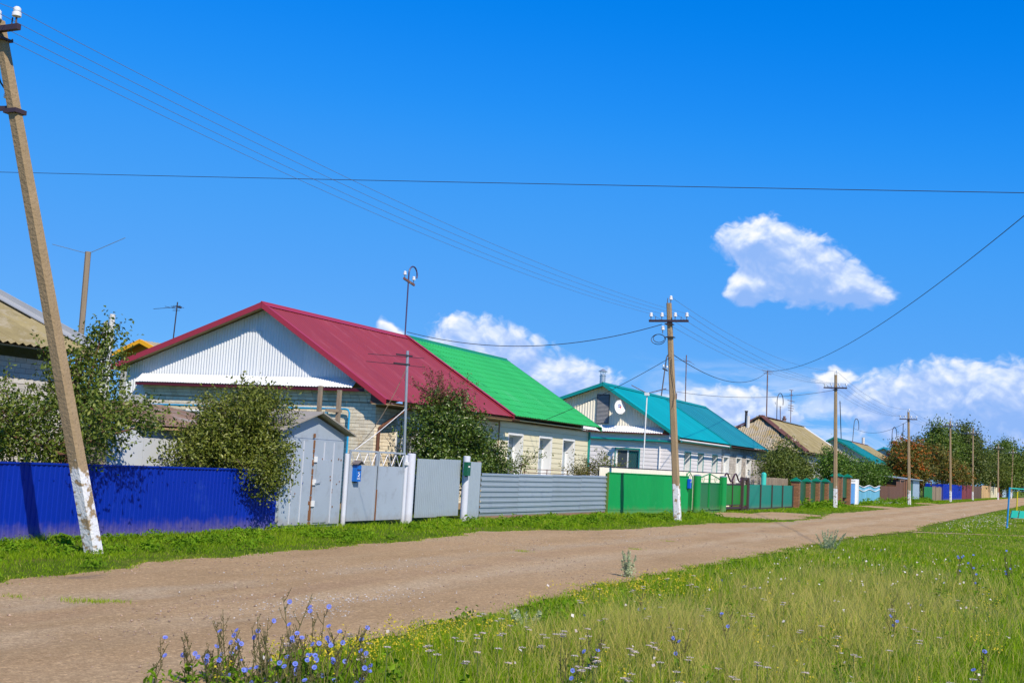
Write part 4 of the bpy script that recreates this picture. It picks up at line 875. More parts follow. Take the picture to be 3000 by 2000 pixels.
F = thing('metal_gate', 'dark green double gate with openwork top between round green posts', 'gate', (-13.6, 47.6, 0))
for yy in (47.62, 51.62): MB().lathe((-13.55, yy, -0.05), [(0.16, 0), (0.16, 1.52), (0.13, 1.53)], 18).build('post', P_greenpost, F, smooth=True); MB().lathe((-13.55, yy, 1.475), [(0.163, 0), (0.163, 0.02), (0.05, 0.05)], 18).build('post_cap', P_zinc, F)
for ya, yb, s in ((47.85, 49.6, 1), (49.68, 51.4, -1)):
    lf = MB().box(-13.63, ya, 0.14, -13.61, yb, 1.2).build('gate_leaf', P_green2, F); fr = MB(); za, zb = (1.36, 1.58) if s > 0 else (1.58, 1.36)
    fr.tube([(-13.6, ya, za), (-13.6, yb, zb)], 0.022, 8); fr.box(-13.63, ya, 0.12, -13.58, ya+0.04, za); fr.box(-13.63, yb-0.04, 0.12, -13.58, yb, zb); fr.box(-13.635, ya, 1.18, -13.58, yb, 1.22); fr.box(-13.635, ya, 0.12, -13.58, yb, 0.16)
    yc = (ya+yb)/2; ring = [(-13.6, yc+0.11*math.cos(t), 1.35+0.11*math.sin(t)) for t in np.linspace(0, 2*math.pi, 15)]; fr.tube(ring, 0.01, 5); fr.tube([(-13.6, ya, 1.36), (-13.6, yc-0.11, 1.36)], 0.008, 5); fr.tube([(-13.6, yc+0.11, 1.36), (-13.6, yb, 1.36)], 0.008, 5)
    fr.build('leaf_frame', P_greenpost, lf)
MB().box(-13.66, 47.8, -0.02, -13.64, 51.5, 0.12).build('threshold', P_green, F)
F = thing('wicket_gate', 'narrow green wicket behind the blue letterbox', 'gate', (-13.7, 46.65, 0))
lf = MB().box(-13.72, 46.66, 0.1, -13.70, 47.42, 1.22).build('gate_leaf', P_green2, F); fr = MB(); fr.tube([(-13.7, 46.66, 1.5), (-13.7, 47.0, 1.62), (-13.7, 47.45, 1.42)], 0.018, 6); fr.tube([(-13.69, 46.64, 0.05), (-13.69, 46.64, 1.55)], 0.03, 8); fr.tube([(-13.69, 47.43, 0.05), (-13.69, 47.43, 1.45)], 0.02, 8); fr.tube([(-13.7, 47.05+0.09*math.cos(t), 1.38+0.13*math.sin(t)) for t in np.linspace(0, 2*math.pi, 14)], 0.01, 5); fr.build('gate_frame', P_greenpost, lf)

F = thing('metal_gate', 'bright green gate in dark brown frame with wavy top bar', 'gate', (-13.6, 51.9, 0))
for ya, yb in ((51.9, 53.42), (53.5, 54.95)): MB().box(-13.63, ya, 0.30, -13.61, yb, 1.16).build('gate_panel', P_green3, F)
fr = MB(); fr.box(-13.64, 51.9, 1.16, -13.58, 54.98, 1.20); fr.box(-13.64, 51.9, 0.26, -13.58, 54.98, 0.30); fr.box(-13.64, 53.42, 0.2, -13.58, 53.5, 1.32)
fr.bar((-13.6, 51.9, 0.16), (-13.6, 56.0, 0.14), 0.06, 0.10)
pts = [(-13.6, 51.95+3.05*t, 1.47+0.17*math.cos(t*4*math.pi-math.pi*0.55)) for t in np.linspace(0, 1, 40)]; fr.tube(pts, 0.035, 8); fr.build('gate_frame', mat('plum_brown_frame', (0.055, 0.018, 0.028), 0.45, var=0.1), F)
for yy, w2 in ((55.05, 0.13), (56.05, 0.16)): MB().box(-13.68, yy, -0.1, -13.52, yy+w2+0.02, 1.5).build('post', P_dkbrown, F)
MB().box(-13.6, 55.22, 0.25, -13.58, 55.95, 1.16).build('wicket_panel', P_green3, F); fr = MB(); fr.tube([(-13.59, 55.25, 1.2), (-13.59, 55.6, 1.45), (-13.59, 55.95, 1.2)], 0.02, 6); fr.box(-13.62, 55.2, 1.40, -13.56, 56.1, 1.5); fr.build('wicket_top', P_dkbrown, F)
F = thing('panel_fence', 'teal flat panel fence with dark brown posts', 'fence', (-13.6, 56.3, 0))
ps = [56.35, 58.75, 61.2, 63.65, 66.2]
for a, c in zip(ps, ps[1:]): MB().box(-13.63, a+0.1, 0.10, -13.61, c-0.02, 1.19).build('fence_panel', P_tealp, F); MB().box(-13.64, a+0.1, -0.05, -13.60, c-0.02, 0.10).build('base_rail', P_dkbrown, F)
for p in ps: MB().box(-13.66, p-0.02, -0.1, -13.56, p+0.1, 1.2).build('post', P_dkbrown, F)
F = thing('picket_fence', 'weathered grey wooden pickets above the teal fence', 'fence', (-14.3, 61.4, 0))
mp = MB().prism([(0, 0, 0), (0, 0.075, 0), (0, 0.075, 1.5), (0, 0.0375, 1.54), (0, 0, 1.5)], (0.02, 0, 0)).mesh('picket', M_wood)
for k in range(58): link('picket', mp, F, (-14.3+random.uniform(-.008, .008), 61.4+0.118*k, random.uniform(-0.03, 0.03)))
for zz in (0.4, 1.2): MB().box(-14.36, 61.4, zz, -14.31, 68.2, zz+0.06).build('rail', M_wood, F)
o = tag(MB().lathe((-14.0, 58.7+2.4, 0), [(0.13, 0), (0.13, 1.72), (0.08, 1.78), (0.03, 1.80)], 12).build('fence_post', mat('turquoise_post', (0.05, 0.55, 0.45), 0.5, var=0.1), smooth=True), 'turquoise rounded fence post beside the weathered pickets', 'post')

F = thing('brick_fence', 'brick pillar fence with green pyramid caps and dark green panels', 'fence', (-13.6, 67, 0))
def pillar(par, y, z, w=0.42):
    core = MB().box(-13.6-w/2+0.012, y-w/2+0.012, 0, -13.6+w/2-0.012, y+w/2-0.012, z).build('pillar', M_mortar, par)
    mb = MB(); zz = 0.02; row = 0
    while zz+0.075 <= z:
        o = 0.0 if row % 2 else 0.0
        hx = w/2; k = (0.27, 0.14) if row % 2 else (0.14, 0.27)
        for f in range(4):
            a = -hx
            for ww in k:
                c = a+ww-0.008
                if f == 0: mb.box(-13.6+hx-0.03, y+a, zz, -13.6+hx, y+c, zz+0.065)
                elif f == 1: mb.box(-13.6+a, y-hx, zz, -13.6+min(c, hx-0.031), y-hx+0.03, zz+0.065)
                a += ww
            if f > 1: break
        zz += 0.077; row += 1
    tag(mb.build('brickwork', B_red, core), kind='stuff')
    c = MB(); h = w/2+0.07; c.box(-13.6-h, y-h, z, -13.6+h, y+h, z+0.035); b0 = len(c.v)
    c.face((-13.6-h, y-h, z+.035), (-13.6+h, y-h, z+.035), (-13.6, y, z+.23)); c.face((-13.6+h, y-h, z+.035), (-13.6+h, y+h, z+.035), (-13.6, y, z+.23)); c.face((-13.6+h, y+h, z+.035), (-13.6-h, y+h, z+.035), (-13.6, y, z+.23)); c.face((-13.6-h, y+h, z+.035), (-13.6-h, y-h, z+.035), (-13.6, y, z+.23))
    c.build('pillar_cap', mat('green_cap', (0.004, 0.16, 0.085), 0.35, var=0.08), core)
py_ = [67.0, 69.9, 72.75, 75.6]
for y in py_: pillar(F, y, 1.43 if y < 70 else 1.47)
for a, c in zip(py_, py_[1:]+[78.6]):
    MB().box(-13.62, a+0.21, 0.25, -13.59, c-0.21, 1.44).build('fence_panel', P_dgreen, F); MB().box(-13.68, a+0.21, 0, -13.5, c-0.21, 0.25).build('plinth', M_mortar, F)
F = thing('brick_gate', 'taller brick gate pillars with green caps around a dark green wicket', 'gate', (-13.6, 79, 0))
for y in (79.0, 80.35, 83.6): pillar(F, y, 1.85, 0.45)
MB().box(-13.62, 80.6, 0.55, -13.59, 83.35, 1.78).build('gate_leaf', P_dgreen, F); MB().box(-13.62, 79.25, 0.3, -13.6, 80.1, 1.4).build('side_panel', P_dgreen, F)
fr = MB(); fr.bar((-13.58, 80.6, 0.55), (-13.58, 83.35, 0.55), 0.04, 0.05); fr.bar((-13.58, 80.6, 0.25), (-13.58, 83.35, 0.25), 0.04, 0.05); fr.bar((-13.58, 80.6, 1.8), (-13.58, 83.35, 1.8), 0.04, 0.05); fr.build('gate_frame', P_dgreen, F)
F = thing('wooden_gate', 'sky blue gate door with white frame and carved top row', 'gate', (-13.6, 84.6, 0))
MB().box(-13.64, 84.7, 0.1, -13.61, 86.9, 1.45).build('gate_door', mat('sky_blue_panel', (0.09, 0.32, 0.70), 0.5, var=0.06), F)
fr = MB(); fr.box(-13.66, 84.45, 0, -13.58, 84.7, 1.74); fr.box(-13.66, 86.9, 0, -13.58, 87.1, 1.74); fr.box(-13.66, 84.7, 1.64, -13.58, 86.9, 1.74); fr.box(-13.66, 84.7, 1.45, -13.58, 86.9, 1.50)
for k in range(6): fr.box(-13.645, 84.85+0.36*k, 1.5, -13.6, 84.95+0.36*k, 1.64)
fr.build('gate_frame', W_white, F); MB().box(-13.72, 87.1, 0, -13.46, 87.6, 1.76).build('post', W_white, F)
F = thing('picket_fence', 'light blue plank fence with two white wavy rails', 'fence', (-13.6, 87.7, 0))
mp = MB().box(0, 0, 0, 0.02, 0.17, 1.0).mesh('plank', P_lblue)
for k in range(60):
    yy = 87.75+0.183*k; o = link('plank', mp, F, (-13.62+random.uniform(-.006, .006), yy, 0.03)); o.scale.z = 1.24+0.07*math.cos((yy-87.75)/10.98*2*math.pi*2)
for zz in (1.30, 1.02): MB().tube([(-13.58, 87.75+10.98*t, zz+0.07*math.cos(t*4*math.pi)) for t in np.linspace(0, 1, 40)], 0.035, 6).build('wavy_rail', W_white, F)
for k in range(4): MB().box(-13.72, 87.8+3.5*k, 0, -13.64, 87.9+3.5*k, 1.2).build('post', M_wood, F)
F = thing('sheet_fence', 'plain brown sheet metal fence and gate near the rowan', 'fence', (-13.6, 99, 0))
for i in range(14): sheet('fence_sheet', F, (-13.6+0.004*(i % 2), 99.1+1.16*i, 0.05), Y3, Z3, 1.165, 1.32 if i < 8 else 1.75, P_brownf, kind='trap', pitch=0.2, amp=0.012, nrm=X3)
LBP = mat('light_brown_pipe', (0.26, 0.14, 0.09), 0.5, var=0.1); fr = MB(); fr.tube([(-13.5, 113.2, 0), (-13.5, 113.2, 1.95), (-13.5, 110.2, 1.95), (-13.5, 110.2, 1.7)], 0.05, 6); fr.tube([(-13.5, 110.4, 0.15), (-13.5, 113.2, 0.15)], 0.05, 6); fr.build('pipe_frame', LBP, F)
for yy in (114.6, 116.5): MB().tube([(-13.5, yy, 0), (-13.5, yy, 2.1)], 0.07, 6).build('post', LBP, F)
F = thing('garden_shed', 'pale blue sheet metal shed behind the brown fence', 'shed', (-16, 116, 0))
MB().box(-18.5, 112, 0, -13.9, 126.5, 2.0).build('wall', P_brownf, F); MB().box(-13.9, 121.4, 0, -13.7, 126.5, 2.05).build('side_sheet', mat('pale_blue_sheet', (0.34, 0.46, 0.58), 0.45, var=0.1), F)
MB().box(-13.88, 118.5, 0.05, -13.72, 121.3, 1.9).build('door', P_dgreen, F); MB().prism([(-13.4, 111.6, 2.05), (-18.8, 111.6, 2.5), (-18.8, 111.6, 2.56), (-13.4, 111.6, 2.11)], (0, 15.2, 0)).build('roof', P_zinc, F)
def far_fence(name, label, y0, y1, z, m, x=-13.6, kind='trap', pitch=0.25, amp=0.03, w=1.5, child='fence_sheet'):
    F = thing(name, label, 'fence', (x, y0, 0)); n = max(1, round((y1-y0)/w)); ww = (y1-y0)/n
    for i in range(n): sheet(child, F, (x+0.004*(i % 2), y0+ww*i, 0.03), Y3, Z3, ww+0.004, z, m, kind=kind, pitch=pitch, amp=amp, nrm=X3)
    for k in range(max(2, n//2)): MB().box(x-0.15, y0+0.1+k*(y1-y0-0.2)/max(1, n//2), 0, x-0.05, y0+0.2+k*(y1-y0-0.2)/max(1, n//2), z).build('post', M_dark, F)
    return F
far_fence('sheet_fence', 'short dark green sheet fence past the pale shed', 130, 137.5, 1.45, mat('far_green', (0.006, 0.17, 0.06), 0.5, var=0.08))
F = thing('picket_fence', 'old grey plank fence between green and blue fences', 'fence', (-13.7, 137.8, 0))
for k in range(55): link('plank', MB().box(0, 0, 0, 0.03, 0.18, 1.5+random.uniform(-.12, .1)).mesh('plank', M_wood), F, (-13.7+random.uniform(-.03, .03), 137.8+0.2*k, 0))
MB().box(-15.6, 149.4, 0, -13.65, 149.55, 1.85).build('side_panel', P_blue, far_fence('sheet_fence', 'deep blue sheet fence behind the distant pole', 149.6, 175.5, 1.85, P_blue))
far_fence('sheet_fence', 'dark red striped sheet fence next to the blue one', 176, 193, 1.95, mat('dark_red_sheet', (0.17, 0.03, 0.04), 0.5, var=0.15, obj_rand=0.2), w=1.8, pitch=0.9, amp=0.12)
far_fence('sheet_fence', 'dull brown fence shaded by the distant trees', 194, 214, 1.9, mat('dull_brown_sheet', (0.10, 0.06, 0.045), 0.6, var=0.15))
far_fence('plank_fence', 'tan wooden gate far down the street under the trees', 215, 238, 2.1, mat('tan_boards', (0.46, 0.31, 0.15), 0.7, var=0.2, obj_rand=0.3), w=2.2, kind='flat', pitch=1.1)
far_fence('plank_fence', 'cream and white panel fence far down the street', 239, 262, 2.0, mat('cream_boards', (0.62, 0.56, 0.40), 0.7, var=0.15, obj_rand=0.3), w=3.5, kind='flat', pitch=1.7)
far_fence('sheet_fence', 'small bright red fence panel at the street end', 264, 277, 2.0, mat('bright_red_sheet', (0.42, 0.008, 0.015), 0.5, var=0.1))
far_fence('sheet_fence', 'faint blue and white fence at the end of the street', 280, 330, 1.9, mat('far_blue_white', (0.36, 0.50, 0.66), 0.6, var=0.2, obj_rand=0.35), w=5)

# ------------------------------------------------------------------ letterboxes
def mailbox(label, p, m, m_mark, roofm, roof=True, digit=True):
    x, y, z = p; T = thing('mailbox', label, 'mailbox', p)
    MB().box(x-0.01, y-0.10, z, x+0.10, y+0.10, z+0.36).build('box', m, T)
    MB().box(x+0.10, y-0.08, z+0.25, x+0.104, y+0.08, z+0.27).build('slot', M_dark, T)
    mk = MB()
    if digit:
        t = np.linspace(math.pi, -0.6, 9); q = [(x+0.107, y-0.0+0.03*math.cos(a), z+0.175+0.03*math.sin(a)) for a in t] + [(x+0.107, y-0.03, z+0.105), (x+0.107, y+0.035, z+0.105)]
        mk.tube([(a, 2*y-c if False else c, d) for a, c, d in q], 0.008, 5); mk.box(x+0.101, y-0.06, z+0.055, x+0.106, y+0.06, z+0.075)
    else: mk.box(x+0.101, y-0.05, z+0.22, x+0.106, y+0.05, z+0.26)
    mk.build('marking', m_mark, T)
    if roof:
        r = MB(); r.prism([(x-0.03, y-0.15, z+0.38), (x-0.03, y, z+0.47), (x-0.03, y+0.15, z+0.38), (x-0.03, y, z+0.45)], (0.19, 0, 0)); r.box(x-0.01, y-0.10, z+0.36, x+0.08, y+0.10, z+0.385); r.build('roof', roofm, T)
    MB().box(x+0.0, y-0.02, z-0.03, x+0.06, y+0.02, z).build('lock', M_dark, T)
    return T
mailbox('blue letterbox with little pitched roof on the grey gate', (-14.59, 23.68, 0.98), mat('mailbox_blue', (0.008, 0.14, 0.55), 0.4, var=0.08), W_white, mat('old_tin', (0.16, 0.14, 0.14), 0.6, var=0.2))
mailbox('dark green letterbox hung on the silver pipe post', (-14.50, 29.0, 1.18), mat('mailbox_green', (0.004, 0.10, 0.05), 0.4, var=0.08), W_white, M_dark, roof=False, digit=False)
mailbox('small blue letterbox at the end of the green fence', (-13.58, 46.5, 0.98), mat('mailbox_blue2', (0.004, 0.10, 0.62), 0.4, var=0.08), W_white, M_dark, roof=False, digit=False)
for x, y, z, l in ((-16.0, 24.2, 3.12, 'thin wooden post standing behind the grey shed roof'), (-15.6, 24.4, 3.05, 'second wooden post right of the shed ridge, with crosspiece')):
    T = thing('wooden_post', l, 'post', (x, y, 0)); MB().box(x-0.04, y-0.045, 0, x+0.04, y+0.045, z).build('post', M_wood, T)
    if 'second' in l: MB().bar((x+0.02, y-0.55, 2.55), (x+0.02, y+0.1, 2.57), 0.04, 0.07).build('crosspiece', M_wood, T)

# ------------------------------------------------------------------ satellite dish
T = thing('satellite_dish', 'white satellite dish with small logo on the cream gable', 'satellite dish', (-20.62, 57.95, 4.62))
d = MB(); ax = Vector((0.80, -0.58, 0.12)).normalized(); a1 = ax.cross(Z3).normalized(); a2 = a1.cross(ax); c = Vector((-20.62, 57.95, 4.62)); nr, nt = 5, 28
for r in range(nr+1):
    rr = 0.33*r/nr
    for k in range(nt): t = 2*math.pi*k/nt; d.v.append(tuple(c+a1*rr*math.cos(t)+a2*rr*1.08*math.sin(t)+ax*(rr*rr*0.45)))
for r in range(nr):
    for k in range(nt): d.f.append((r*nt+k, r*nt+(k+1) % nt, (r+1)*nt+(k+1) % nt, (r+1)*nt+k))
ds = d.build('reflector', W_white, T, smooth=True)
rim = MB().tube([tuple(c+a1*0.33*math.cos(t)+a2*0.356*math.sin(t)+ax*0.049) for t in np.linspace(0, 2*math.pi, 29)], 0.008, 5); rim.build('rim', mat('grey_rim', (0.4, 0.4, 0.42), 0.5), T)
def patch(cu, cv, ru, rv, m, nm, a0=0, a1_=2*math.pi, inner=0.0):
    q = MB(); n = 14; ts = np.linspace(a0, a1_, n)
    P_ = lambda u, v: tuple(c+a1*u+a2*v+ax*((u*u+v*v)*0.45+0.006))
    for i in range(n-1): q.face(P_(cu+ru*inner*math.cos(ts[i]), cv+rv*inner*math.sin(ts[i])), P_(cu+ru*math.cos(ts[i]), cv+rv*math.sin(ts[i])), P_(cu+ru*math.cos(ts[i+1]), cv+rv*math.sin(ts[i+1])), P_(cu+ru*inner*math.cos(ts[i+1]), cv+rv*inner*math.sin(ts[i+1])))
    q.build(nm, m, ds)
lb, lr = mat('logo_blue', (0.03, 0.10, 0.42), 0.4, var=0.02), mat('logo_red', (0.55, 0.02, 0.02), 0.4, var=0.02)
patch(0.0, 0.05, 0.10, 0.10, lb, 'logo_arc', 0.4, 3.6, 0.55); patch(-0.06, 0.0, 0.045, 0.05, lr, 'logo_dot'); patch(0.03, 0.02, 0.05, 0.04, lb, 'logo_dot'); patch(0.0, -0.12, 0.11, 0.012, mat('logo_grey', (0.35, 0.40, 0.5), 0.5), 'logo_text')
ar = MB(); ar.tube([tuple(c-ax*0.02), tuple(c-ax*0.15+Vector((0.05, 0, -.05))), (-20.5, 58.4, 4.45)], 0.02, 6); ar.tube([tuple(c-a2*0.33), tuple(c-a2*0.30+ax*0.42)], 0.012, 6); ar.obox(c-a2*0.30+ax*0.42, ax*0.03, a1*0.018, a2*0.018); ar.build('arm', M_galv, T)

# ------------------------------------------------------------------ playground swing frame on the meadow
PB, PY, PT = mat('play_blue', (0.01, 0.24, 0.62), 0.45, var=0.15), mat('play_yellow', (0.62, 0.50, 0.004), 0.45, var=0.12), mat('play_teal', (0.02, 0.50, 0.42), 0.45, var=0.12)
T = thing('swing_frame', 'blue and turquoise tube swing frame standing in the grass', 'swing', (-2.54, 56.65, 0))
MB().tube([(-2.56, 56.65, -0.1), (-2.47, 56.65, 1.72)], 0.036, 10).build('post', PB, T, smooth=True); MB().tube([(0.65, 57.0, -0.1), (0.55, 57.0, 1.66)], 0.036, 10).build('post', PB, T, smooth=True)
MB().tube([(-2.47, 56.65, 1.68), (0.58, 57.0, 1.62)], 0.03, 10).build('top_bar', PT, T, smooth=True)
T = thing('carousel', 'yellow tube roundabout frame with turquoise panels behind the blue post', 'roundabout', (-1.6, 69.6, 0))
f = MB(); f.tube([(-2.69, 69.6, 0.28), (-2.65, 69.6, 1.55)], 0.034, 8); f.tube([(-0.9, 69.9, 0), (-0.9, 69.9, 1.5)], 0.034, 8); f.tube([(-2.8, 69.5, 0.3), (0.2, 70.0, 0.3)], 0.03, 8); f.tube([(-2.7, 69.5, 0.5), (0.2, 70.0, 0.5)], 0.025, 8); f.tube([(-2.15, 69.6, 0), (-2.15, 69.6, 0.5)], 0.03, 8); f.build('frame', PY, T, smooth=True)
for k in range(2): MB().obox((-2.50+0.33*k, 62.4+0.1*k, 0.50), (0.14, 0.05, 0.0), (-0.02, 0.05, 0), (0.03, 0, 0.17)).build('seat_panel', PT, T)
MB().bar((-2.6, 62.5, 0.30), (-1.6, 69.4, 0.28), 0.10, 0.05).build('arm', M_wood, T)
# ------------------------------------------------------------------ utility poles
def pole_mat():
    m = bpy.data.materials.new('pole_concrete'); m.use_nodes = True; nt = m.node_tree; N = nt.nodes; L = nt.links; b = N['Principled BSDF']
    b.inputs['Roughness'].default_value = 0.88; b.inputs['Specular IOR Level'].default_value = 0.25
    geo = N.new('ShaderNodeNewGeometry'); sp = N.new('ShaderNodeSeparateXYZ'); L.new(geo.outputs['Position'], sp.inputs[0])
    def nz(s, d=6): n = N.new('ShaderNodeTexNoise'); n.inputs['Scale'].default_value = s; n.inputs['Detail'].default_value = d; L.new(geo.outputs['Position'], n.inputs['Vector']); return n.outputs[0]
    def mx(f, a, c):
        n = N.new('ShaderNodeMix'); n.data_type = 'RGBA'
        for i, v in ((0, f), (6, a), (7, c)):
            if isinstance(v, tuple): n.inputs[i].default_value = (*v, 1)
            else: L.new(v, n.inputs[i])
        return n.outputs[2]
    def mr(v, a, c):
        n = N.new('ShaderNodeMapRange'); L.new(v, n.inputs[0]); n.inputs[1].default_value = a; n.inputs[2].default_value = c; return n.outputs[0]
    base = mx(nz(3.0), (0.26, 0.19, 0.11), (0.40, 0.295, 0.18)); base = mx(mr(nz(35, 3), 0.62, 0.75), base, (0.17, 0.12, 0.08))
    ad = N.new('ShaderNodeMath'); ad.operation = 'MULTIPLY_ADD'; L.new(nz(5.5, 5), ad.inputs[0]); ad.inputs[1].default_value = -0.55; L.new(sp.outputs[2], ad.inputs[2])
    inv = N.new('ShaderNodeMath'); inv.operation = 'SUBTRACT'; inv.inputs[0].default_value = 1.0; L.new(mr(ad.outputs[0], 0.86, 0.90), inv.inputs[1])
    wear = N.new('ShaderNodeMath'); wear.operation = 'MULTIPLY'; L.new(inv.outputs[0], wear.inputs[0]); L.new(mr(nz(8, 9), 0.40, 0.47), wear.inputs[1])
    col = mx(wear.outputs[0], base, (0.72, 0.73, 0.77)); L.new(col, b.inputs['Base Color'])
    bp = N.new('ShaderNodeBump'); bp.inputs['Strength'].default_value = 0.7; bp.inputs['Distance'].default_value = 0.02; L.new(nz(22, 8), bp.inputs['Height']); L.new(bp.outputs[0], b.inputs['Normal'])
    return m
M_pole = pole_mat(); M_arm = mat('crossarm_steel', (0.045, 0.026, 0.035), 0.6, var=0.2); M_porc = mat('porcelain', (0.74, 0.76, 0.80), 0.25, var=0.04); M_pin = mat('pin_steel', (0.10, 0.08, 0.08), 0.6)
INS = None
def insulator(parent, p):
    global INS
    if INS is None: INS = (MB().lathe((0, 0, 0.05), [(0.035, 0), (0.062, 0.01), (0.062, 0.06), (0.04, 0.075), (0.052, 0.085), (0.052, 0.12), (0.03, 0.14)], 12).mesh('insulator', M_porc, smooth=True), MB().tube([(0, 0, -0.06), (0, 0, 0.06)], 0.013, 6).mesh('pin', M_pin))
    o = link('insulator', INS[0], parent, p); link('pin', INS[1], o, p); return Vector(p)+Vector((0, 0, 0.15))
def pole(label, base, tip, af, half=0.68, shift=0.0, top_ins=True, offs=(-0.62, -0.24, 0.22, 0.62)):
    base, tip = Vector(base), Vector(tip); T = thing('utility_pole', label, 'utility pole', base, group='concrete power poles along the street')
    d = (tip-base); b = MB(); n = 8
    def ring(t, hx, hy):
        c = base+d*t; ch = 0.03
        return [(c.x+sx, c.y+sy, c.z) for sx, sy in ((hx-ch, -hy), (hx, -hy+ch), (hx, hy-ch), (hx-ch, hy), (-hx+ch, hy), (-hx, hy-ch), (-hx, -hy+ch), (-hx+ch, -hy))]
    ts = [-0.04, 0.0, 0.15, 0.4, 0.7, 1.0]
    for t in ts: k = max(t, 0); b.v += ring(t, 0.122-0.042*k, 0.094-0.026*k)
    for i in range(len(ts)-1):
        for j in range(n): b.f.append((i*n+j, i*n+(j+1) % n, (i+1)*n+(j+1) % n, (i+1)*n+j))
    b.f.append(tuple((len(ts)-1)*n+j for j in range(n))); b.build('shaft', M_pole, T)
    a = base+d*af+Vector((0, -0.12, 0)); a.x += shift
    MB().bar(a-X3*half, a+X3*half, 0.075, 0.075).build('crossarm', M_arm, T)
    MB().obox(a+Vector((-shift, 0.10, -0.1)), X3*0.13, Y3*0.13, Z3*0.015).build('clamp', M_arm, T)
    pts = [insulator(T, a+X3*o+Vector((0, 0, 0.09))) for o in offs]
    tp = insulator(T, tip+Vector((0.06, 0, 0.06))) if top_ins else None
    st = MB(); st.tube([tip+Vector((-0.06, 0, -0.05)), tip+Vector((-0.05, 0, 0.17))], 0.012, 5); st.tube([a+X3*0.42, a+X3*0.43+Vector((0, 0, 0.14))], 0.01, 5); st.tube([a-X3*0.45, a-X3*0.46+Vector((0, 0, 0.14))], 0.01, 5); st.build('stub_pin', M_pin, T)
    return T, pts, tp
poles = []
T1, i1, t1 = pole('leaning concrete pole in front of the royal blue fence', (-12.59, 13.6, 0), (-13.43, 11.80, 7.2), 0.978, half=0.56, shift=-0.1, top_ins=False, offs=(-0.5, -0.2, 0.14, 0.5))
br = MB(); br.bar((-13.36, 12.08, 6.05), (-13.75, 12.0, 6.05), 0.05, 0.06); br.obox((-13.29, 12.10, 6.0), X3*0.115, Y3*0.10, Z3*0.03); br.build('side_bracket', M_arm, T1); ib = insulator(T1, (-13.42, 12.08, 6.14))
lw = MB(); lw.tube([(-13.35, 12.0, 7.0), (-13.6, 11.9, 6.75), (-13.5, 12.0, 6.4), (-13.42, 12.08, 6.25)], 0.012, 5); lw.build('jumper', M_dark, T1)
specs = [((-11.83, 39.42, 0), (-12.36, 39.16, 7.17), 0.915, 'concrete pole before the bright green fence, coiled cable near its top'),
 ((-12.68, 73.95, 0), (-12.86, 73.85, 7.8), 0.90, 'concrete pole in front of the brick pillar fence'),
 ((-11.85, 102.7, 0), (-12.05, 102.4, 7.35), 0.92, 'concrete pole standing before the orange rowan and brown fence'),
 ((-12.0, 140.7, 0), (-12.2, 140.7, 8.7), 0.93, 'concrete pole in front of the deep blue distant fence'),
 ((-12.3, 177.0, 0), (-12.4, 176.8, 9.5), 0.93, 'concrete pole beside the dark red striped fence'),
 ((-10.5, 203.7, 0), (-10.6, 203.7, 8.4), 0.93, 'thin far concrete pole before the cream panels'),
 ((-10.4, 245, 0), (-10.2, 245, 9.0), 0.93, 'farthest concrete pole, seen just left of the blue swing post')]
poles = [(T1, i1, None)]
for bs, tp, af, l in specs: poles.append(pole(l, bs, tp, af))
T2 = poles[1][0]
lp = MB(); c = Vector((-12.62, 39.15, 5.95))
lp.tube([tuple(c+Vector((0.25*math.cos(t)-0.05, 0.02*math.sin(3*t), 0.17*math.sin(t)))) for t in np.linspace(0, 2*math.pi, 19)], 0.012, 5)
lp.tube([tuple(c+Vector((0.20*math.cos(t)-0.02, -0.03, 0.14*math.sin(t)+0.03))) for t in np.linspace(0, 2*math.pi, 19)], 0.012, 5); lp.build('cable_coil', M_dark, T2)
MB().obox((-12.27, 39.19, 6.03), X3*0.14, Y3*0.12, Z3*0.012).build('band', M_dark, T2); insulator(T2, (-12.5, 39.05, 6.2))
MB().tube([(-12.18, 39.13, 5.3), (-12.16, 39.12, 5.0), (-12.0, 39.14, 4.2), (-12.08, 39.17, 3.7)], 0.008, 5).build('stay_wire', M_dark, T2)

# ------------------------------------------------------------------ wires
M_wire = mat('wire_metal', (0.20, 0.23, 0.30), 0.5, metal=0.4, var=0.1); M_cable = mat('black_cable', (0.03, 0.03, 0.035), 0.6)
def wire(label, p, q, sag, r=0.006, m=None, n=28, name='power_line', group=None):
    p, q = Vector(p), Vector(q); b = MB()
    b.tube([p.lerp(q, t)-Vector((0, 0, 4*sag*t*(1-t))) for t in np.linspace(0, 1, n)], r, 6, cap=False)
    return tag(b.build(name, m or M_wire, smooth=True), label, 'wire', group)
nm = ['leaning blue-fence pole', 'coiled-cable pole', 'brick-fence pole', 'rowan pole', 'blue-distance pole', 'red-fence pole', 'thin far pole', 'farthest pole']
osd = ['rear outer', 'rear inner', 'road-side inner', 'road-side outer']
for k in range(len(poles)-1):
    for j in range(4): wire('%s power line from the %s to the %s' % (osd[j], nm[k], nm[k+1]), poles[k][1][j], poles[k+1][1][j], 0.42 if k == 0 else 0.55, r=0.0042 if k == 0 else 0.006, group='power lines between the poles')
    if k and poles[k][2] is not None: wire('topmost power line from the %s to the %s' % (nm[k], nm[k+1]), poles[k][2], poles[k+1][2], 0.6, r=0.0055 if k < 2 else 0.007, group='power lines between the poles')
for j in range(4): wire('%s power line from the leaning pole out past the left edge' % osd[j], poles[0][1][j], poles[0][1][j]+Vector((0.3, -22, 0.0)), 0.4, r=0.004, group='power lines between the poles')
sp_ = MB()
wire('long dark cable crossing the whole sky almost level', (-42, 20, 8.85), (18, 20, 5.05), 0.12, r=0.006, m=M_cable, n=20)
wire('black cable swooping down from upper right to the tall roof mast', (-21.6, 94.4, 9.7), (4.0, 20.0, 10.25), 1.75, r=0.013, m=M_cable, n=40)
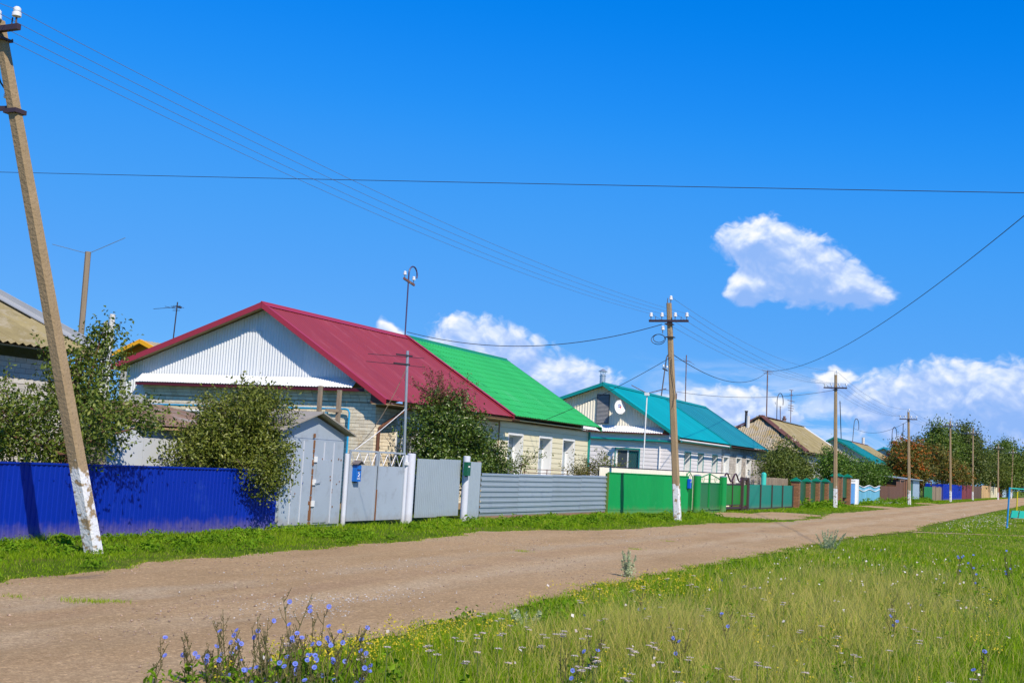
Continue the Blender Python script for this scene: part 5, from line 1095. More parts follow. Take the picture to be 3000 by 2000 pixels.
wire('cable sagging from the red roof ridge to the coiled-cable pole', (-21.9, 38.45, 6.05), (-12.55, 39.1, 6.45), 0.62, r=0.012, m=M_cable)
wire('thin cable from the green roof eave up to the coiled-cable pole', (-17.6, 41.2, 3.15), (-12.2, 39.1, 5.35), 0.12, r=0.009, m=M_cable)
wire('cable from the coiled-cable pole to the tall roof mast', (-12.15, 39.2, 5.45), (-21.6, 94.4, 9.7), 0.9, r=0.014, m=M_cable)
wire('cable from the brick-fence pole back to the teal ridge', (-12.9, 73.9, 6.9), (-21.6, 68.0, 6.25), 0.45, r=0.013, m=M_cable)
wire('faint drop wire from the rowan pole to a roof hook', (-12.1, 102.4, 6.6), (-21.6, 136.2, 7.3), 0.7, r=0.014, m=M_cable)
wire('thin white guy cord slanting to the lattice gate', (-14.92, 26.4, 2.78), (-14.62, 23.5, 1.62), 0.04, r=0.008, m=W_white)
wire('slack tan cable hanging from the pipe antenna to the brick wall', (-14.9, 26.25, 3.75), (-16.5, 26.3, 1.55), 0.35, r=0.008, m=M_wood)
wire('thin tan cord from the wall corner to the pipe antenna foot', (-17.4, 29.7, 2.1), (-14.9, 26.45, 1.75), 0.08, r=0.007, m=M_wood)

# ------------------------------------------------------------------ antennas
def antenna(label, base, top, r, m, bars=(), hook=None, box=None, bm=None, br=0.008, arms=()):
    T = thing('antenna', label, 'antenna', base); MB().tube([base, top], r, 8).build('mast', m, T, smooth=True)
    for c, dv in bars:
        c, dv = Vector(c), Vector(dv); MB().tube([c-dv, c+dv], br, 6).build('element', bm or m, T)
    for p, q in arms: MB().tube([p, q], br, 6).build('arm', bm or m, T)
    if hook:
        t = Vector(top); hv, h = hook; hv = Vector(hv).normalized()
        MB().tube([tuple(t+hv*(h*(1-math.cos(a)))+Vector((0, 0, h*1.15*math.sin(a)))) for a in np.linspace(0, math.pi*1.1, 16)], r, 6).build('hook', m, T)
    if box:
        c, s = box; MB().obox(c, X3*s, Y3*s, Z3*s*0.7).build('junction_box', m, T)
    return T
antenna('wooden pole with two aerial wires in a V above the left roof', (-23.25, 24, 0), (-23.29, 24, 6.4), 0.075, M_wood, arms=(((-23.29, 24, 6.35), (-24.55, 24, 6.63)), ((-23.29, 24, 6.35), (-22.09, 24, 6.74))), bm=M_galv)
antenna('small yagi aerial on mast rising behind the red roof edge', (-26.4, 31.2, 4.0), (-26.31, 31.2, 6.12), 0.02, M_dark, bars=(((-26.75, 31.2, 5.93), (0.52, 0, 0.03)), ((-26.35, 31.2, 5.95), (0.0, 0.25, 0)), ((-26.55, 31.2, 5.94), (0.0, 0.3, 0)), ((-26.2, 31.2, 5.96), (0, 0.2, 0)), ((-26.33, 31.2, 6.0), (0.15, 0, 0)), ((-26.33, 31.2, 5.85), (0.15, 0, 0))), box=((-26.2, 31.2, 5.95), 0.04))
T = antenna('tall hooked service mast on the red roof ridge', (-21.95, 38.4, 5.7), (-21.9, 38.3, 8.15), 0.028, mat('purple_mast', (0.06, 0.05, 0.13), 0.5, var=0.15), hook=((0.1, 1, 0), 0.26))
MB().bar((-21.9, 37.95, 7.93), (-21.9, 38.75, 7.80), 0.05, 0.08).build('bracket', M_rustm, T)
for y, z in ((38.02, 7.97), (38.68, 7.88)): insulator(T, (-21.9, y, z+0.04))
T = antenna('galvanised pipe aerial with two long dipoles by the shed', (-14.9, 26.5, 0), (-14.9, 26.24, 4.17), 0.035, M_galv, bars=(((-14.9, 25.75, 3.99), (0, 1.35, 0.08)), ((-14.9, 25.75, 3.79), (0, 1.4, 0.06))), bm=M_dark, br=0.007)
for z, y in ((4.06, 26.1), (3.84, 26.0)): MB().bar((-14.88, y-0.42, z-0.03), (-14.88, y+0.35, z), 0.03, 0.035).build('boom', M_dark, T)
antenna('thin white aerial with V arms before the cream gable', (-18.78, 56.5, 0), (-18.73, 56.5, 5.25), 0.03, W_white, arms=(((-18.73, 56.5, 5.25), (-19.54, 56.5, 5.63)), ((-18.73, 56.5, 5.25), (-17.78, 56.5, 5.51))), bm=M_rustm, br=0.02, box=((-18.73, 56.5, 5.22), 0.1))
T = antenna('hooked service mast on the teal ridge behind the pole', (-21.6, 67.7, 5.7), (-21.6, 68.35, 7.9), 0.035, M_dark, hook=((0.2, 1, 0), 0.4))
MB().bar((-21.6, 67.8, 7.45), (-21.6, 68.7, 7.40), 0.05, 0.07).build('bracket', M_dark, T)
for y in (67.9, 68.6): insulator(T, (-21.6, y, 7.5))
antenna('slender rusty aerial on the faded teal ridge', (-21.6, 72.6, 5.7), (-21.6, 72.4, 8.7), 0.03, M_rustm, bars=(((-21.6, 71.3, 8.25), (0.3, 1.3, 0.05)), ((-21.6, 73.0, 8.35), (0.1, 0.9, -0.1)), ((-21.6, 72.4, 8.35), (0.25, 0, 0))))
for y, l in ((70.4, 'left of two little vent pipes on the faded teal ridge'), (70.7, 'right of two little vent pipes on the faded teal ridge')): tag(MB().tube([(-21.6, y, 5.7), (-21.6, y, 6.25)], 0.035, 6).build('vent_pipe', M_rustm), l, 'vent pipe')
antenna('tall T shaped mast on the mossy slate ridge', (-21.6, 94.5, 5.9), (-21.6, 94.3, 9.75), 0.045, M_rustm, bars=(((-21.6, 94.3, 9.68), (0.2, 1.0, 0)), ((-21.6, 94.3, 9.5), (0.15, 0.6, 0))), bm=M_galv, br=0.035)
T = antenna('small hooked mast right of the T shaped mast', (-21.6, 98.1, 5.9), (-21.6, 98.0, 7.6), 0.03, M_dark, hook=((0.2, 1, 0), 0.6)); insulator(T, (-21.7, 97.9, 7.4))
antenna('short bare rod aerial between two slate roof masts', (-21.6, 99.5, 5.9), (-21.6, 99.2, 7.3), 0.03, M_rustm, bars=(((-21.6, 99.2, 7.25), (0.1, 0.4, 0)),))
T = antenna('ladder shaped aerial on the slate ridge above the small chimney', (-21.6, 103.4, 5.9), (-21.6, 103.3, 8.9), 0.03, M_rustm, bars=[((-21.6, 103.3, z), (0.1, w, 0)) for z, w in ((8.9, 0.25), (8.5, 0.15), (8.0, 0.9), (7.6, 0.5), (7.4, 0.7), (7.2, 0.4))], br=0.025)
antenna('thin rod mast just right of the brick-fence pole', (-21.6, 128.3, 5.7), (-21.6, 126.9, 9.6), 0.04, M_dark, bars=(((-21.6, 126.9, 9.4), (0.1, 0.5, 0)),))
antenna('rusty stub mast just left of the brick-fence pole', (-21.6, 125.0, 5.7), (-21.6, 124.9, 8.0), 0.05, M_rustm, bars=(((-21.6, 124.9, 7.5), (0.1, 0.4, 0)),))
antenna('hooked mast on the far house with green strip', (-21.6, 135.4, 5.8), (-21.6, 136.0, 7.5), 0.035, M_dark, hook=((0.2, 1, 0), 0.75))
antenna('hooked mast above the distant blue-edged roof', (-21.5, 166.0, 5.8), (-21.5, 166.0, 7.9), 0.045, M_dark, hook=((0.2, 1, 0), 0.9))
antenna('far T mast above the orange rowan crown', (-21.6, 178, 0), (-21.6, 178, 10.0), 0.05, M_dark, bars=(((-21.6, 178, 9.95), (0.3, 1.3, 0)),))
# ------------------------------------------------------------------ vegetation
def unit(v): return v/np.maximum(np.linalg.norm(v, axis=-1, keepdims=True), 1e-9)
def leaf_mesh(name, c, size, nrm, m, tint, aspect=0.5, fold=0.18, rg=rng):
    n = len(c); t = unit(np.cross(nrm, rg.normal(size=(n, 3)))); s = np.cross(nrm, t); size = np.asarray(size)[:, None]
    a = c-t*size*0.5; b = c+t*size*0.5; l = c+s*size*aspect*0.5+nrm*size*fold-t*size*0.06; r = c-s*size*aspect*0.5+nrm*size*fold-t*size*0.06
    co = np.stack([a, l, b, r], 1).reshape(-1, 3); i = np.arange(n)[:, None]*4
    f = np.concatenate([i+np.array([[0, 1, 2]]), i+np.array([[0, 2, 3]])], 0)
    return nmesh(name, co, f, m, tint=np.repeat(tint, 4))
M_bark = mat('bark', (0.13, 0.095, 0.07), 0.95, var=0.3, vscale=6, bump=0.6, bscale=25)
M_barkred = mat('reddish_bark', (0.15, 0.075, 0.05), 0.95, var=0.3, vscale=6, bump=0.6, bscale=25)
L_apple = leaf_mat('apple_leaf', (0.05, 0.095, 0.008), (0.15, 0.205, 0.022), (0.30, 0.33, 0.07), rough=0.42, transl=0.28)
L_apple2 = leaf_mat('plum_leaf', (0.065, 0.10, 0.010), (0.18, 0.215, 0.026), (0.32, 0.34, 0.08), rough=0.40, transl=0.28)
L_pear = leaf_mat('pear_leaf', (0.03, 0.07, 0.007), (0.10, 0.165, 0.016), (0.22, 0.28, 0.055), rough=0.33, transl=0.22, spec=0.6)
L_dark = leaf_mat('dark_leaf', (0.048, 0.092, 0.007), (0.125, 0.20, 0.017), (0.22, 0.29, 0.035), rough=0.5, transl=0.25)
L_mid = leaf_mat('mid_leaf', (0.04, 0.095, 0.007), (0.11, 0.215, 0.015), (0.21, 0.33, 0.04), rough=0.45, transl=0.3)
L_rowan = leaf_mat('rowan_leaf', (0.06, 0.08, 0.008), (0.16, 0.15, 0.018), (0.27, 0.19, 0.025), rough=0.5, transl=0.3)
L_olive = leaf_mat('olive_leaf', (0.052, 0.088, 0.008), (0.135, 0.18, 0.020), (0.23, 0.26, 0.05), rough=0.5, transl=0.25)
M_berry = leaf_mat('rowan_berry', (0.36, 0.075, 0.010), (0.55, 0.14, 0.014), (0.62, 0.22, 0.03), rough=0.45, transl=0.08)
M_reds = leaf_mat('reddish_shoot_leaf', (0.10, 0.045, 0.02), (0.17, 0.09, 0.035), (0.14, 0.14, 0.04), rough=0.4, transl=0.28)
def tree(name, label, base, blobs, leaf, n_leaf, lm, bark=None, clump=0.16, per=26, shoots=0, cat='tree', stems=1, trunk_r=0.06, seed=0, group=None, gap=0.25, aspect=0.5, berries=0, berry_r=0.05, shoot_m=None, shoot_top=0.35, trunk_top=None, shoot_len=0.5, up=0.35):
    """blobs: (cx,cy,cz,rx,ry,rz). Leaves sit in clumps on twigs through the volume of the lobes."""
    rg = np.random.default_rng(seed+100); rn = random.Random(seed); base = Vector(base)
    T = thing(name, label, cat, base, group); B = np.array(blobs, float); vol = B[:, 3]*B[:, 4]*B[:, 5]; vol = vol**0.75; pv = vol/vol.sum()
    ncl = max(8, int(n_leaf/per)); k = rg.choice(len(B), ncl, p=pv); dirs = unit(rg.normal(size=(ncl, 3))); rad = rg.random(ncl)**0.38
    wob = 1+0.22*np.sin(dirs[:, 0]*5+k*1.7+seed)*np.cos(dirs[:, 2]*4.3-seed)+0.14*np.sin(dirs[:, 1]*9+dirs[:, 2]*7+seed)
    cc = B[k, :3]+dirs*B[k, 3:]*(rad*wob)[:, None]
    hole = np.sin(cc[:, 0]*3.1/np.mean(B[:, 3])+seed)+np.sin(cc[:, 1]*3.7/np.mean(B[:, 4])+seed*2)+np.sin(cc[:, 2]*4.1/np.mean(B[:, 5]))
    keep = (hole > -3+gap*6*rg.random(ncl)) & (cc[:, 2] > 0.15); cc, dirs, k = cc[keep], dirs[keep], k[keep]
    cs = clump*(0.6+0.8*rg.random(len(cc)))
    idx = np.repeat(np.arange(len(cc)), per); n = len(idx)
    pos = cc[idx]+rg.normal(size=(n, 3))*cs[idx][:, None]*np.array([1, 1, 0.8])
    nr = unit(rg.normal(size=(n, 3))*0.75+dirs[idx]*0.45+np.array([0, 0, up])); sz = leaf*(0.6+0.7*rg.random(n)); 
    tone = np.clip(0.42+0.16*rg.normal(size=len(cc))[idx]+0.17*rg.normal(size=n), 0, 1)
    # trunk, limbs, twigs
    mb = MB(); ctr = Vector(B[:, :3].mean(0)); tt = Vector(trunk_top) if trunk_top else Vector((ctr.x, ctr.y, min(ctr.z, B[:, 2].min()+0.2)))
    tops = []
    for s in range(stems):
        b0 = base+Vector((rn.uniform(-.1, .1), rn.uniform(-.1, .1), -0.1))*(0 if stems == 1 else 1.5); t1 = tt+Vector((rn.uniform(-.3, .3), rn.uniform(-.3, .3), 0))*(0 if stems == 1 else 1); mid = b0.lerp(t1, 0.5)+Vector((rn.uniform(-.12, .12), rn.uniform(-.12, .12), 0))*trunk_r*14
        mb.tube([b0, b0.lerp(mid, 0.5), mid, t1], [trunk_r*1.2, trunk_r, trunk_r*0.85, trunk_r*0.6], 7); tops.append((mid, t1))
    for i in range(len(B)):
        p = Vector(B[i, :3]); a, t1 = tops[i % len(tops)]; st = a.lerp(t1, rn.uniform(0.3, 1)); mb.tube([st, st.lerp(p, 0.5)+Vector((0, 0, 0.08*B[i, 5])), p, p+Vector((0, 0, B[i, 5]*0.5))], [trunk_r*0.6, trunk_r*0.42, trunk_r*0.25, trunk_r*0.1], 5, cap=False)
    trunk = mb.build('trunk', bark or M_bark, T, smooth=True)
    tw = MB()
    for i in rg.choice(len(cc), min(len(cc), 220), replace=False):
        p = Vector(B[k[i], :3]); q = Vector(cc[i]); m1 = p.lerp(q, 0.55)+Vector((0, 0, 0.06*(q-p).length)); tw.tube([p.lerp(q, 0.12), m1, q], [trunk_r*0.2, trunk_r*0.12, trunk_r*0.06], 4, cap=False)
    shp, sht, shn = [], [], []
    for s in range(shoots):
        i = int(rg.choice(len(B), p=pv)); d = unit(rg.normal(size=3)*np.array([1, 1, 0.5])+np.array([0, 0, shoot_top])); p0 = B[i, :3]+d*B[i, 3:]*0.85; ln = shoot_len*(0.5+rg.random()); d2 = unit(d+np.array([0, 0, 0.5])+rg.normal(size=3)*0.25); p1 = p0+d2*ln
        if p0[2] < 0.4: continue
        tw.tube([tuple(p0-d*0.15), tuple((p0+p1)/2+rg.normal(size=3)*0.02), tuple(p1)], [trunk_r*0.12, trunk_r*0.08, trunk_r*0.04], 4, cap=False)
        m = int(10+ln*26); u = rg.random(m); q = p0+(p1-p0)*u[:, None]+rg.normal(size=(m, 3))*leaf*0.55; shp.append(q)
    if tw.v: tw.build('twigs', bark or M_bark, T)['kind'] = 'stuff'
    if shp and not shoot_m:
        q = np.concatenate(shp); pos = np.concatenate([pos, q]); nr = np.concatenate([nr, unit(rg.normal(size=q.shape)+[0, 0, .3])]); sz = np.concatenate([sz, leaf*(0.6+0.6*rg.random(len(q)))]); tone = np.concatenate([tone, np.clip(0.5+0.2*rg.normal(size=len(q)), 0, 1)])
    o = np.array(base)
    link('crown', leaf_mesh('crown', pos-o, sz, nr, lm, tone, aspect=aspect, rg=rg), T, base)
    if shp and shoot_m:
        q = np.concatenate(shp); link('young_shoots', leaf_mesh('young_shoots', q-o, leaf*(0.6+0.6*rg.random(len(q))), unit(rg.normal(size=q.shape)+[0, 0, .3]), shoot_m, np.clip(0.5+0.25*rg.normal(size=len(q)), 0, 1), aspect=aspect, rg=rg), T, base)
    if berries:
        j = rg.choice(len(cc), berries); out = cc[j]+dirs[j]*0.25*B[k[j], 3:]*rg.random((berries, 1)); m = 9
        q = np.repeat(out, m, 0)+rg.normal(size=(berries*m, 3))*np.array([1, 1, 0.6])*berry_r*1.1
        link('berries', leaf_mesh('berries', q-o, np.full(len(q), berry_r*1.25), unit(rg.normal(size=q.shape)), M_berry, rg.random(len(q)), aspect=0.95, fold=0.3, rg=rg), T, base)['kind'] = 'stuff'
    return T
tree('apple_tree', 'loose leafy apple tree behind the leaning pole at far left', (-16.0, 15.9, 0), [(-16.0, 15.2, 1.75, 0.75, 0.75, 0.65), (-16.0, 16.6, 2.0, 0.8, 0.75, 0.75), (-16.1, 17.3, 2.1, 0.55, 0.5, 0.5), (-16.0, 16.9, 2.9, 0.5, 0.5, 0.6), (-16.0, 16.4, 2.5, 0.6, 0.55, 0.6), (-16.1, 14.5, 1.7, 0.7, 0.6, 0.55), (-16.0, 17.0, 3.45, 0.25, 0.25, 0.35), (-15.8, 15.9, 1.3, 0.6, 0.6, 0.35), (-14.6, 15.6, 1.55, 0.35, 0.4, 0.25), (-13.95, 15.0, 1.95, 0.28, 0.42, 0.30), (-13.9, 15.75, 2.0, 0.28, 0.38, 0.28), (-14.2, 16.4, 1.9, 0.25, 0.3, 0.25)],
     0.085, 15000, L_apple, M_barkred, clump=0.14, per=22, shoots=64, seed=3, stems=3, trunk_r=0.045, gap=0.38, shoot_len=0.55)
tree('plum_tree', 'dense olive green plum tree spilling over the blue fence end', (-15.3, 19.8, 0), [(-15.2, 19.9, 2.2, 0.7, 0.75, 0.65), (-15.2, 19.2, 1.7, 0.55, 0.6, 0.45), (-14.95, 20.6, 2.1, 0.55, 0.55, 0.55), (-15.25, 20.9, 2.55, 0.5, 0.45, 0.3), (-14.5, 20.35, 1.45, 0.38, 0.55, 0.5), (-14.25, 19.75, 1.05, 0.28, 0.40, 0.45), (-14.25, 20.1, 0.95, 0.2, 0.28, 0.3), (-15.2, 18.6, 1.4, 0.35, 0.4, 0.28), (-15.1, 20.2, 1.5, 0.6, 0.7, 0.45), (-15.1, 19.4, 1.4, 0.5, 0.6, 0.35)],
     0.076, 20000, L_apple2, M_bark, clump=0.13, per=24, shoots=46, seed=5, stems=3, trunk_r=0.045, gap=0.12, shoot_len=0.38)
tree('pear_tree', 'glossy dark pear tree with reddish top shoots before the red roof', (-16.2, 31.2, 0), [(-16.2, 31.0, 2.95, 0.85, 0.85, 0.55), (-16.2, 30.6, 2.3, 0.95, 0.95, 0.75), (-16.2, 31.8, 2.1, 0.95, 1.0, 0.8), (-16.2, 30.2, 1.6, 0.8, 0.85, 0.6), (-16.2, 32.9, 1.9, 0.8, 0.9, 0.65), (-16.2, 33.7, 1.55, 0.75, 0.85, 0.5), (-16.1, 31.6, 1.35, 1.0, 1.4, 0.55), (-16.1, 34.5, 1.2, 0.55, 0.6, 0.4)],
     0.088, 27000, L_pear, M_bark, clump=0.15, per=26, shoots=8, seed=8, stems=2, trunk_r=0.06, gap=0.05, aspect=0.62)
tree('pear_tree', 'reddish young pear shoots rising in front of the red roof', (-16.35, 31.0, 0), [(-16.35, 30.9, 3.35, 0.75, 0.72, 0.38), (-16.35, 31.4, 3.1, 0.7, 0.8, 0.35)], 0.066, 1700, M_reds, M_barkred, clump=0.13, per=14, shoots=34, seed=9, trunk_r=0.035, gap=0.45, shoot_len=0.45, shoot_top=1.0, trunk_top=(-16.35, 31.0, 3.0))
tree('young_tree', 'sparse young fruit tree beside the pear, before yellow siding', (-16.1, 36.2, 0), [(-16.1, 36.2, 1.5, 0.35, 0.4, 0.25), (-16.1, 35.5, 1.35, 0.4, 0.45, 0.3), (-16.1, 36.8, 1.75, 0.2, 0.3, 0.15)], 0.075, 650, L_apple, M_barkred, clump=0.12, per=12, shoots=12, seed=12, trunk_r=0.025, gap=0.3)
tree('shrub', 'yellowish small shrub behind the galvanised fence end', (-16.0, 41.6, 0), [(-16.0, 41.6, 1.35, 0.55, 0.7, 0.45), (-16.0, 42.2, 1.6, 0.25, 0.3, 0.25), (-16.0, 41.0, 1.25, 0.35, 0.4, 0.3)], 0.07, 1500, L_rowan, M_bark, clump=0.12, per=14, shoots=14, seed=14, trunk_r=0.025, cat='shrub', stems=3)
tree('young_tree', 'thin upright sapling at the corner of the green fence', (-16.0, 43.6, 0), [(-16.0, 43.6, 1.9, 0.25, 0.35, 0.35), (-16.0, 43.2, 1.45, 0.35, 0.45, 0.35), (-16.0, 44.2, 1.5, 0.35, 0.45, 0.4)], 0.075, 900, L_apple2, M_barkred, clump=0.11, per=12, shoots=18, seed=15, trunk_r=0.025, gap=0.2)
tree('shrub_tree', 'dense dark olive tree in front of the slate hip roof', (-15.6, 73.5, 0), [(-15.6, 72.6, 2.4, 1.1, 1.4, 0.9), (-15.6, 75.2, 2.1, 1.1, 1.4, 0.85), (-15.6, 71.4, 1.9, 1.2, 1.3, 0.9), (-15.4, 77.0, 1.9, 1.1, 1.2, 0.8), (-15.6, 73.6, 3.2, 0.7, 0.9, 0.6), (-15.3, 74, 1.6, 1.0, 1.8, 0.8)], 0.145, 15000, L_olive, M_bark, clump=0.28, per=24, shoots=20, seed=18, trunk_r=0.08, gap=0.1)
tree('maple_tree', 'light green young tree behind the brick gate pillars', (-15.6, 90, 0), [(-15.6, 88.6, 2.5, 1.0, 1.2, 0.8), (-15.6, 91.5, 2.6, 1.2, 1.3, 0.9), (-15.6, 89.3, 3.4, 0.5, 0.6, 0.6), (-15.5, 93.6, 2.7, 0.9, 1.0, 0.6), (-15.5, 90.5, 1.8, 1.2, 2.0, 0.6)], 0.18, 7500, L_mid, M_bark, clump=0.3, per=18, shoots=30, seed=21, trunk_r=0.08, gap=0.2, shoot_len=0.8)
tree('shrub', 'rounded bright green bush behind the light blue fence', (-16.2, 110, 0), [(-16.2, 107.6, 2.0, 1.5, 1.7, 1.0), (-16.2, 111.2, 2.2, 1.6, 1.8, 1.1), (-16.2, 114.2, 1.8, 1.4, 1.6, 0.9), (-16.2, 110, 2.7, 1.1, 1.4, 0.6)], 0.2, 10000, L_mid, M_bark, clump=0.34, per=26, seed=24, cat='shrub', stems=3, trunk_r=0.06, gap=0.0)
tree('rowan_tree', 'rowan tree loaded with orange berries in front of the blue-edged house', (-16.0, 136, 0), [(-16.0, 133.5, 4.0, 1.9, 2.2, 1.5), (-16, 138.0, 4.2, 2.0, 2.4, 1.7), (-16.0, 136, 5.3, 1.7, 2.0, 1.0), (-15.8, 141, 2.9, 1.7, 1.8, 1.5), (-15.9, 133.0, 2.7, 1.5, 2.0, 1.0), (-15.6, 143.5, 2.4, 1.2, 1.3, 1.1), (-15.9, 130.6, 4.6, 0.9, 1.0, 0.8)], 0.26, 15000, L_rowan, M_bark, clump=0.42, per=22, shoots=25, seed=27, trunk_r=0.14, gap=0.1, berries=1500, berry_r=0.09, shoot_len=0.7)
tree('rowan_tree', 'second rowan with scattered berries above the deep blue fence', (-14.9, 168, 0), [(-15.2, 163, 4.0, 2.0, 2.4, 1.6), (-14.8, 170, 3.4, 2.2, 2.6, 1.5), (-14.6, 176, 3.2, 2.2, 2.4, 1.4), (-15.2, 156, 5.0, 1.9, 2.2, 1.5), (-14.4, 181, 2.9, 1.8, 2.0, 1.2)], 0.28, 13000, L_rowan, M_bark, clump=0.45, per=22, seed=30, trunk_r=0.15, gap=0.12, berries=300, berry_r=0.09)
tree('poplar_tree', 'tall dark green tree rising behind the second rowan', (-17.5, 190, 0), [(-17.5, 186, 7.9, 2.6, 3.0, 2.2), (-17.5, 191, 6.8, 3.0, 3.4, 2.6), (-17.5, 184, 5.5, 2.8, 3.2, 2.4), (-17.6, 187, 9.6, 1.4, 1.6, 1.2), (-17, 195, 5.0, 2.8, 3.0, 2.2)], 0.38, 14000, L_dark, M_bark, clump=0.6, per=24, seed=33, trunk_r=0.22, gap=0.12)
tree('linden_tree', 'yellow-green tall tree between the dark crowns', (-16, 214, 0), [(-16, 211, 9.6, 1.9, 2.2, 2.4), (-16, 216, 8.0, 2.4, 2.8, 2.6), (-15.6, 214, 5.4, 2.8, 3.2, 2.6), (-15.2, 222, 5.0, 2.6, 3.0, 2.4)], 0.4, 12000, leaf_mat('yellowish_leaf', (0.05, 0.085, 0.012), (0.12, 0.16, 0.025), (0.22, 0.24, 0.05)), M_bark, clump=0.6, per=24, seed=36, trunk_r=0.22, gap=0.15)
tree('maple_tree', 'dark maple crown hanging over the tan far gate', (-13.8, 236, 0), [(-13.8, 232, 5.2, 2.8, 3.2, 2.2), (-13.6, 240, 6.0, 3.0, 3.2, 2.6), (-13.2, 246, 4.8, 2.6, 3.0, 2.0)], 0.42, 12000, L_olive, M_bark, clump=0.62, per=24, seed=39, trunk_r=0.2, gap=0.1)
for i, (x, y, s, lab) in enumerate([(-13.5, 272, 0.9, 'big dark tree right of the farthest poles'), (-9.5, 300, 0.92, 'broad dark tree at the right edge of the picture'), (-14.5, 300, 1.0, 'tall tree behind the big dark one at street end'), (-3.5, 325, 1.0, 'tree closing the street beyond the swing frame'), (6, 320, 1.0, 'tree just outside the swing frame view to the right'), (-19, 262, 0.95, 'tree behind the cream far fence')]):
    tree('maple_tree', lab, (x, y, 0), [(x, y-3*s, 8.5*s, 3.2*s, 3.2*s, 3.0*s), (x+2*s, y+1, 6.2*s, 3.6*s, 3.4*s, 3.0*s), (x-2.4*s, y, 5.6*s, 3.2*s, 3.2*s, 2.6*s), (x+0.5*s, y+2, 11.0*s, 2.0*s, 2.0*s, 1.9*s), (x, y-4*s, 3.6*s, 3.4*s, 3.0*s, 2.0*s)], 0.46, 11000, (L_dark, L_olive)[i % 2], M_bark, clump=0.75, per=24, seed=50+i, trunk_r=0.25, gap=0.08, group='dark trees at the end of the street')
for i, (x, y, s) in enumerate([(-30, 110, 0.55), (-34, 150, 0.7), (-28, 185, 0.8), (-33, 225, 0.9), (-46, 60, 0.5)]):
    tree('garden_tree', ['low garden tree hidden behind the slate house', 'garden tree far behind the blue-edged house', 'garden tree behind the tall dark tree', 'garden tree at the far end of the gardens', 'garden tree behind the red house yard'][i], (x, y, 0), [(x, y, 4.5*s, 2.6*s, 2.6*s, 2.4*s), (x+1.5*s, y+1, 3.2*s, 2.4*s, 2.4*s, 2.0*s), (x-1.6*s, y, 3.4*s, 2.4*s, 2.4*s, 2.0*s)], 0.3, 2500, L_dark, M_bark, clump=0.5, per=22, seed=70+i, trunk_r=0.15)
# ------------------------------------------------------------------ grass, weeds, flowers, gravel
M_grass = leaf_mat('grass_blade', (0.11, 0.24, 0.005), (0.33, 0.50, 0.012), (0.66, 0.53, 0.17), rough=0.6, transl=0.5, spec=0.12)
def blades(name, x, y, h, w, lean, tint, z0=-0.015, rg=rng):
    n = len(x); a = rg.random(n)*2*np.pi; la = rg.random(n)*2*np.pi; dx, dy = np.cos(a)*w/2, np.sin(a)*w/2; lx, ly = np.cos(la)*lean*h, np.sin(la)*lean*h
    z = np.full(n, z0)
    v = np.stack([np.stack([x-dx, y-dy, z], -1), np.stack([x+dx, y+dy, z], -1), np.stack([x+dx*0.8+lx*0.35, y+dy*0.8+ly*0.35, z+h*0.55], -1), np.stack([x-dx*0.8+lx*0.35, y-dy*0.8+ly*0.35, z+h*0.55], -1), np.stack([x+lx, y+ly, z+h*(1-0.25*lean)], -1)], 1).reshape(-1, 3)
    i = np.arange(n)[:, None]*5; f = np.concatenate([i+np.array([[0, 1, 2]]), i+np.array([[0, 2, 3]]), i+np.array([[3, 2, 4]])], 0)
    return nmesh(name, v, f, M_grass, tint=np.repeat(tint, 5))
def sample(x0, x1, y0, y1, dens):
    n = int((x1-x0)*(y1-y0)*dens); return rng.uniform(x0, x1, n), rng.uniform(y0, y1, n)
xs, ys, ws = [], [], []
for y0, y1, dens, wd in ((3.5, 8, 2100, 0.0045), (8, 12, 2000, 0.005), (12, 20, 1150, 0.0065), (20, 40, 480, 0.010), (40, 80, 150, 0.019), (80, 210, 42, 0.04)):
    x, y = sample(-6.4, 3.0 if y0 < 40 else 5.0, y0, y1, dens); j_ = np.where(rng.random(len(x)) < 0.35, rng.normal(size=len(x))*0.16, 0); k = ~on_dirt(x+j_, y) & (x+j_ > road_r(y)-0.05); xs.append(x[k]); ys.append(y[k]); ws.append(np.full(k.sum(), wd))
x, y, w = map(np.concatenate, (xs, ys, ws)); n = len(x)
edge = np.clip((x-road_r(y))/0.8, 0, 1); f1 = vnoise(x, y, 0.9, 3.0); f2 = vnoise(x, y, 2.3, 8.0); f3 = vnoise(x, y, 0.35, 5.0)
dryz = np.clip(1.0-((x+2.6)/2.1)**2, 0, 1)*np.clip((y-6.5)/3, 0, 1)*np.clip((25-y)/10, 0, 1); dryz = np.clip(dryz*0.75+0.28*f1*dryz+0.15*f3, 0, 1)
near = np.clip((45-y)/25, 0.35, 1)
h = (0.045+0.105*edge+0.05*np.clip(f2, 0, 1)*edge+0.11*dryz*rng.random(n))*near*(0.55+0.8*rng.random(n))
dry = rng.random(n) < (0.08+0.55*dryz+0.10*np.clip(f3, 0, 1)); tint = np.where(dry, 0.8+0.2*rng.random(n), np.clip(0.40+0.13*f1+0.12*f2+0.13*rng.normal(size=n), 0, 0.66)); h = np.where(dry, h*1.4+0.05*dryz, h)*(1+0.35*f1)
tag(link('meadow_grass', blades('meadow_grass', x, y, h, w*(0.7+0.6*rng.random(n)), 0.15+0.5*rng.random(n), tint)), 'tall green and straw coloured meadow grass right of the road', 'grass', kind='stuff')
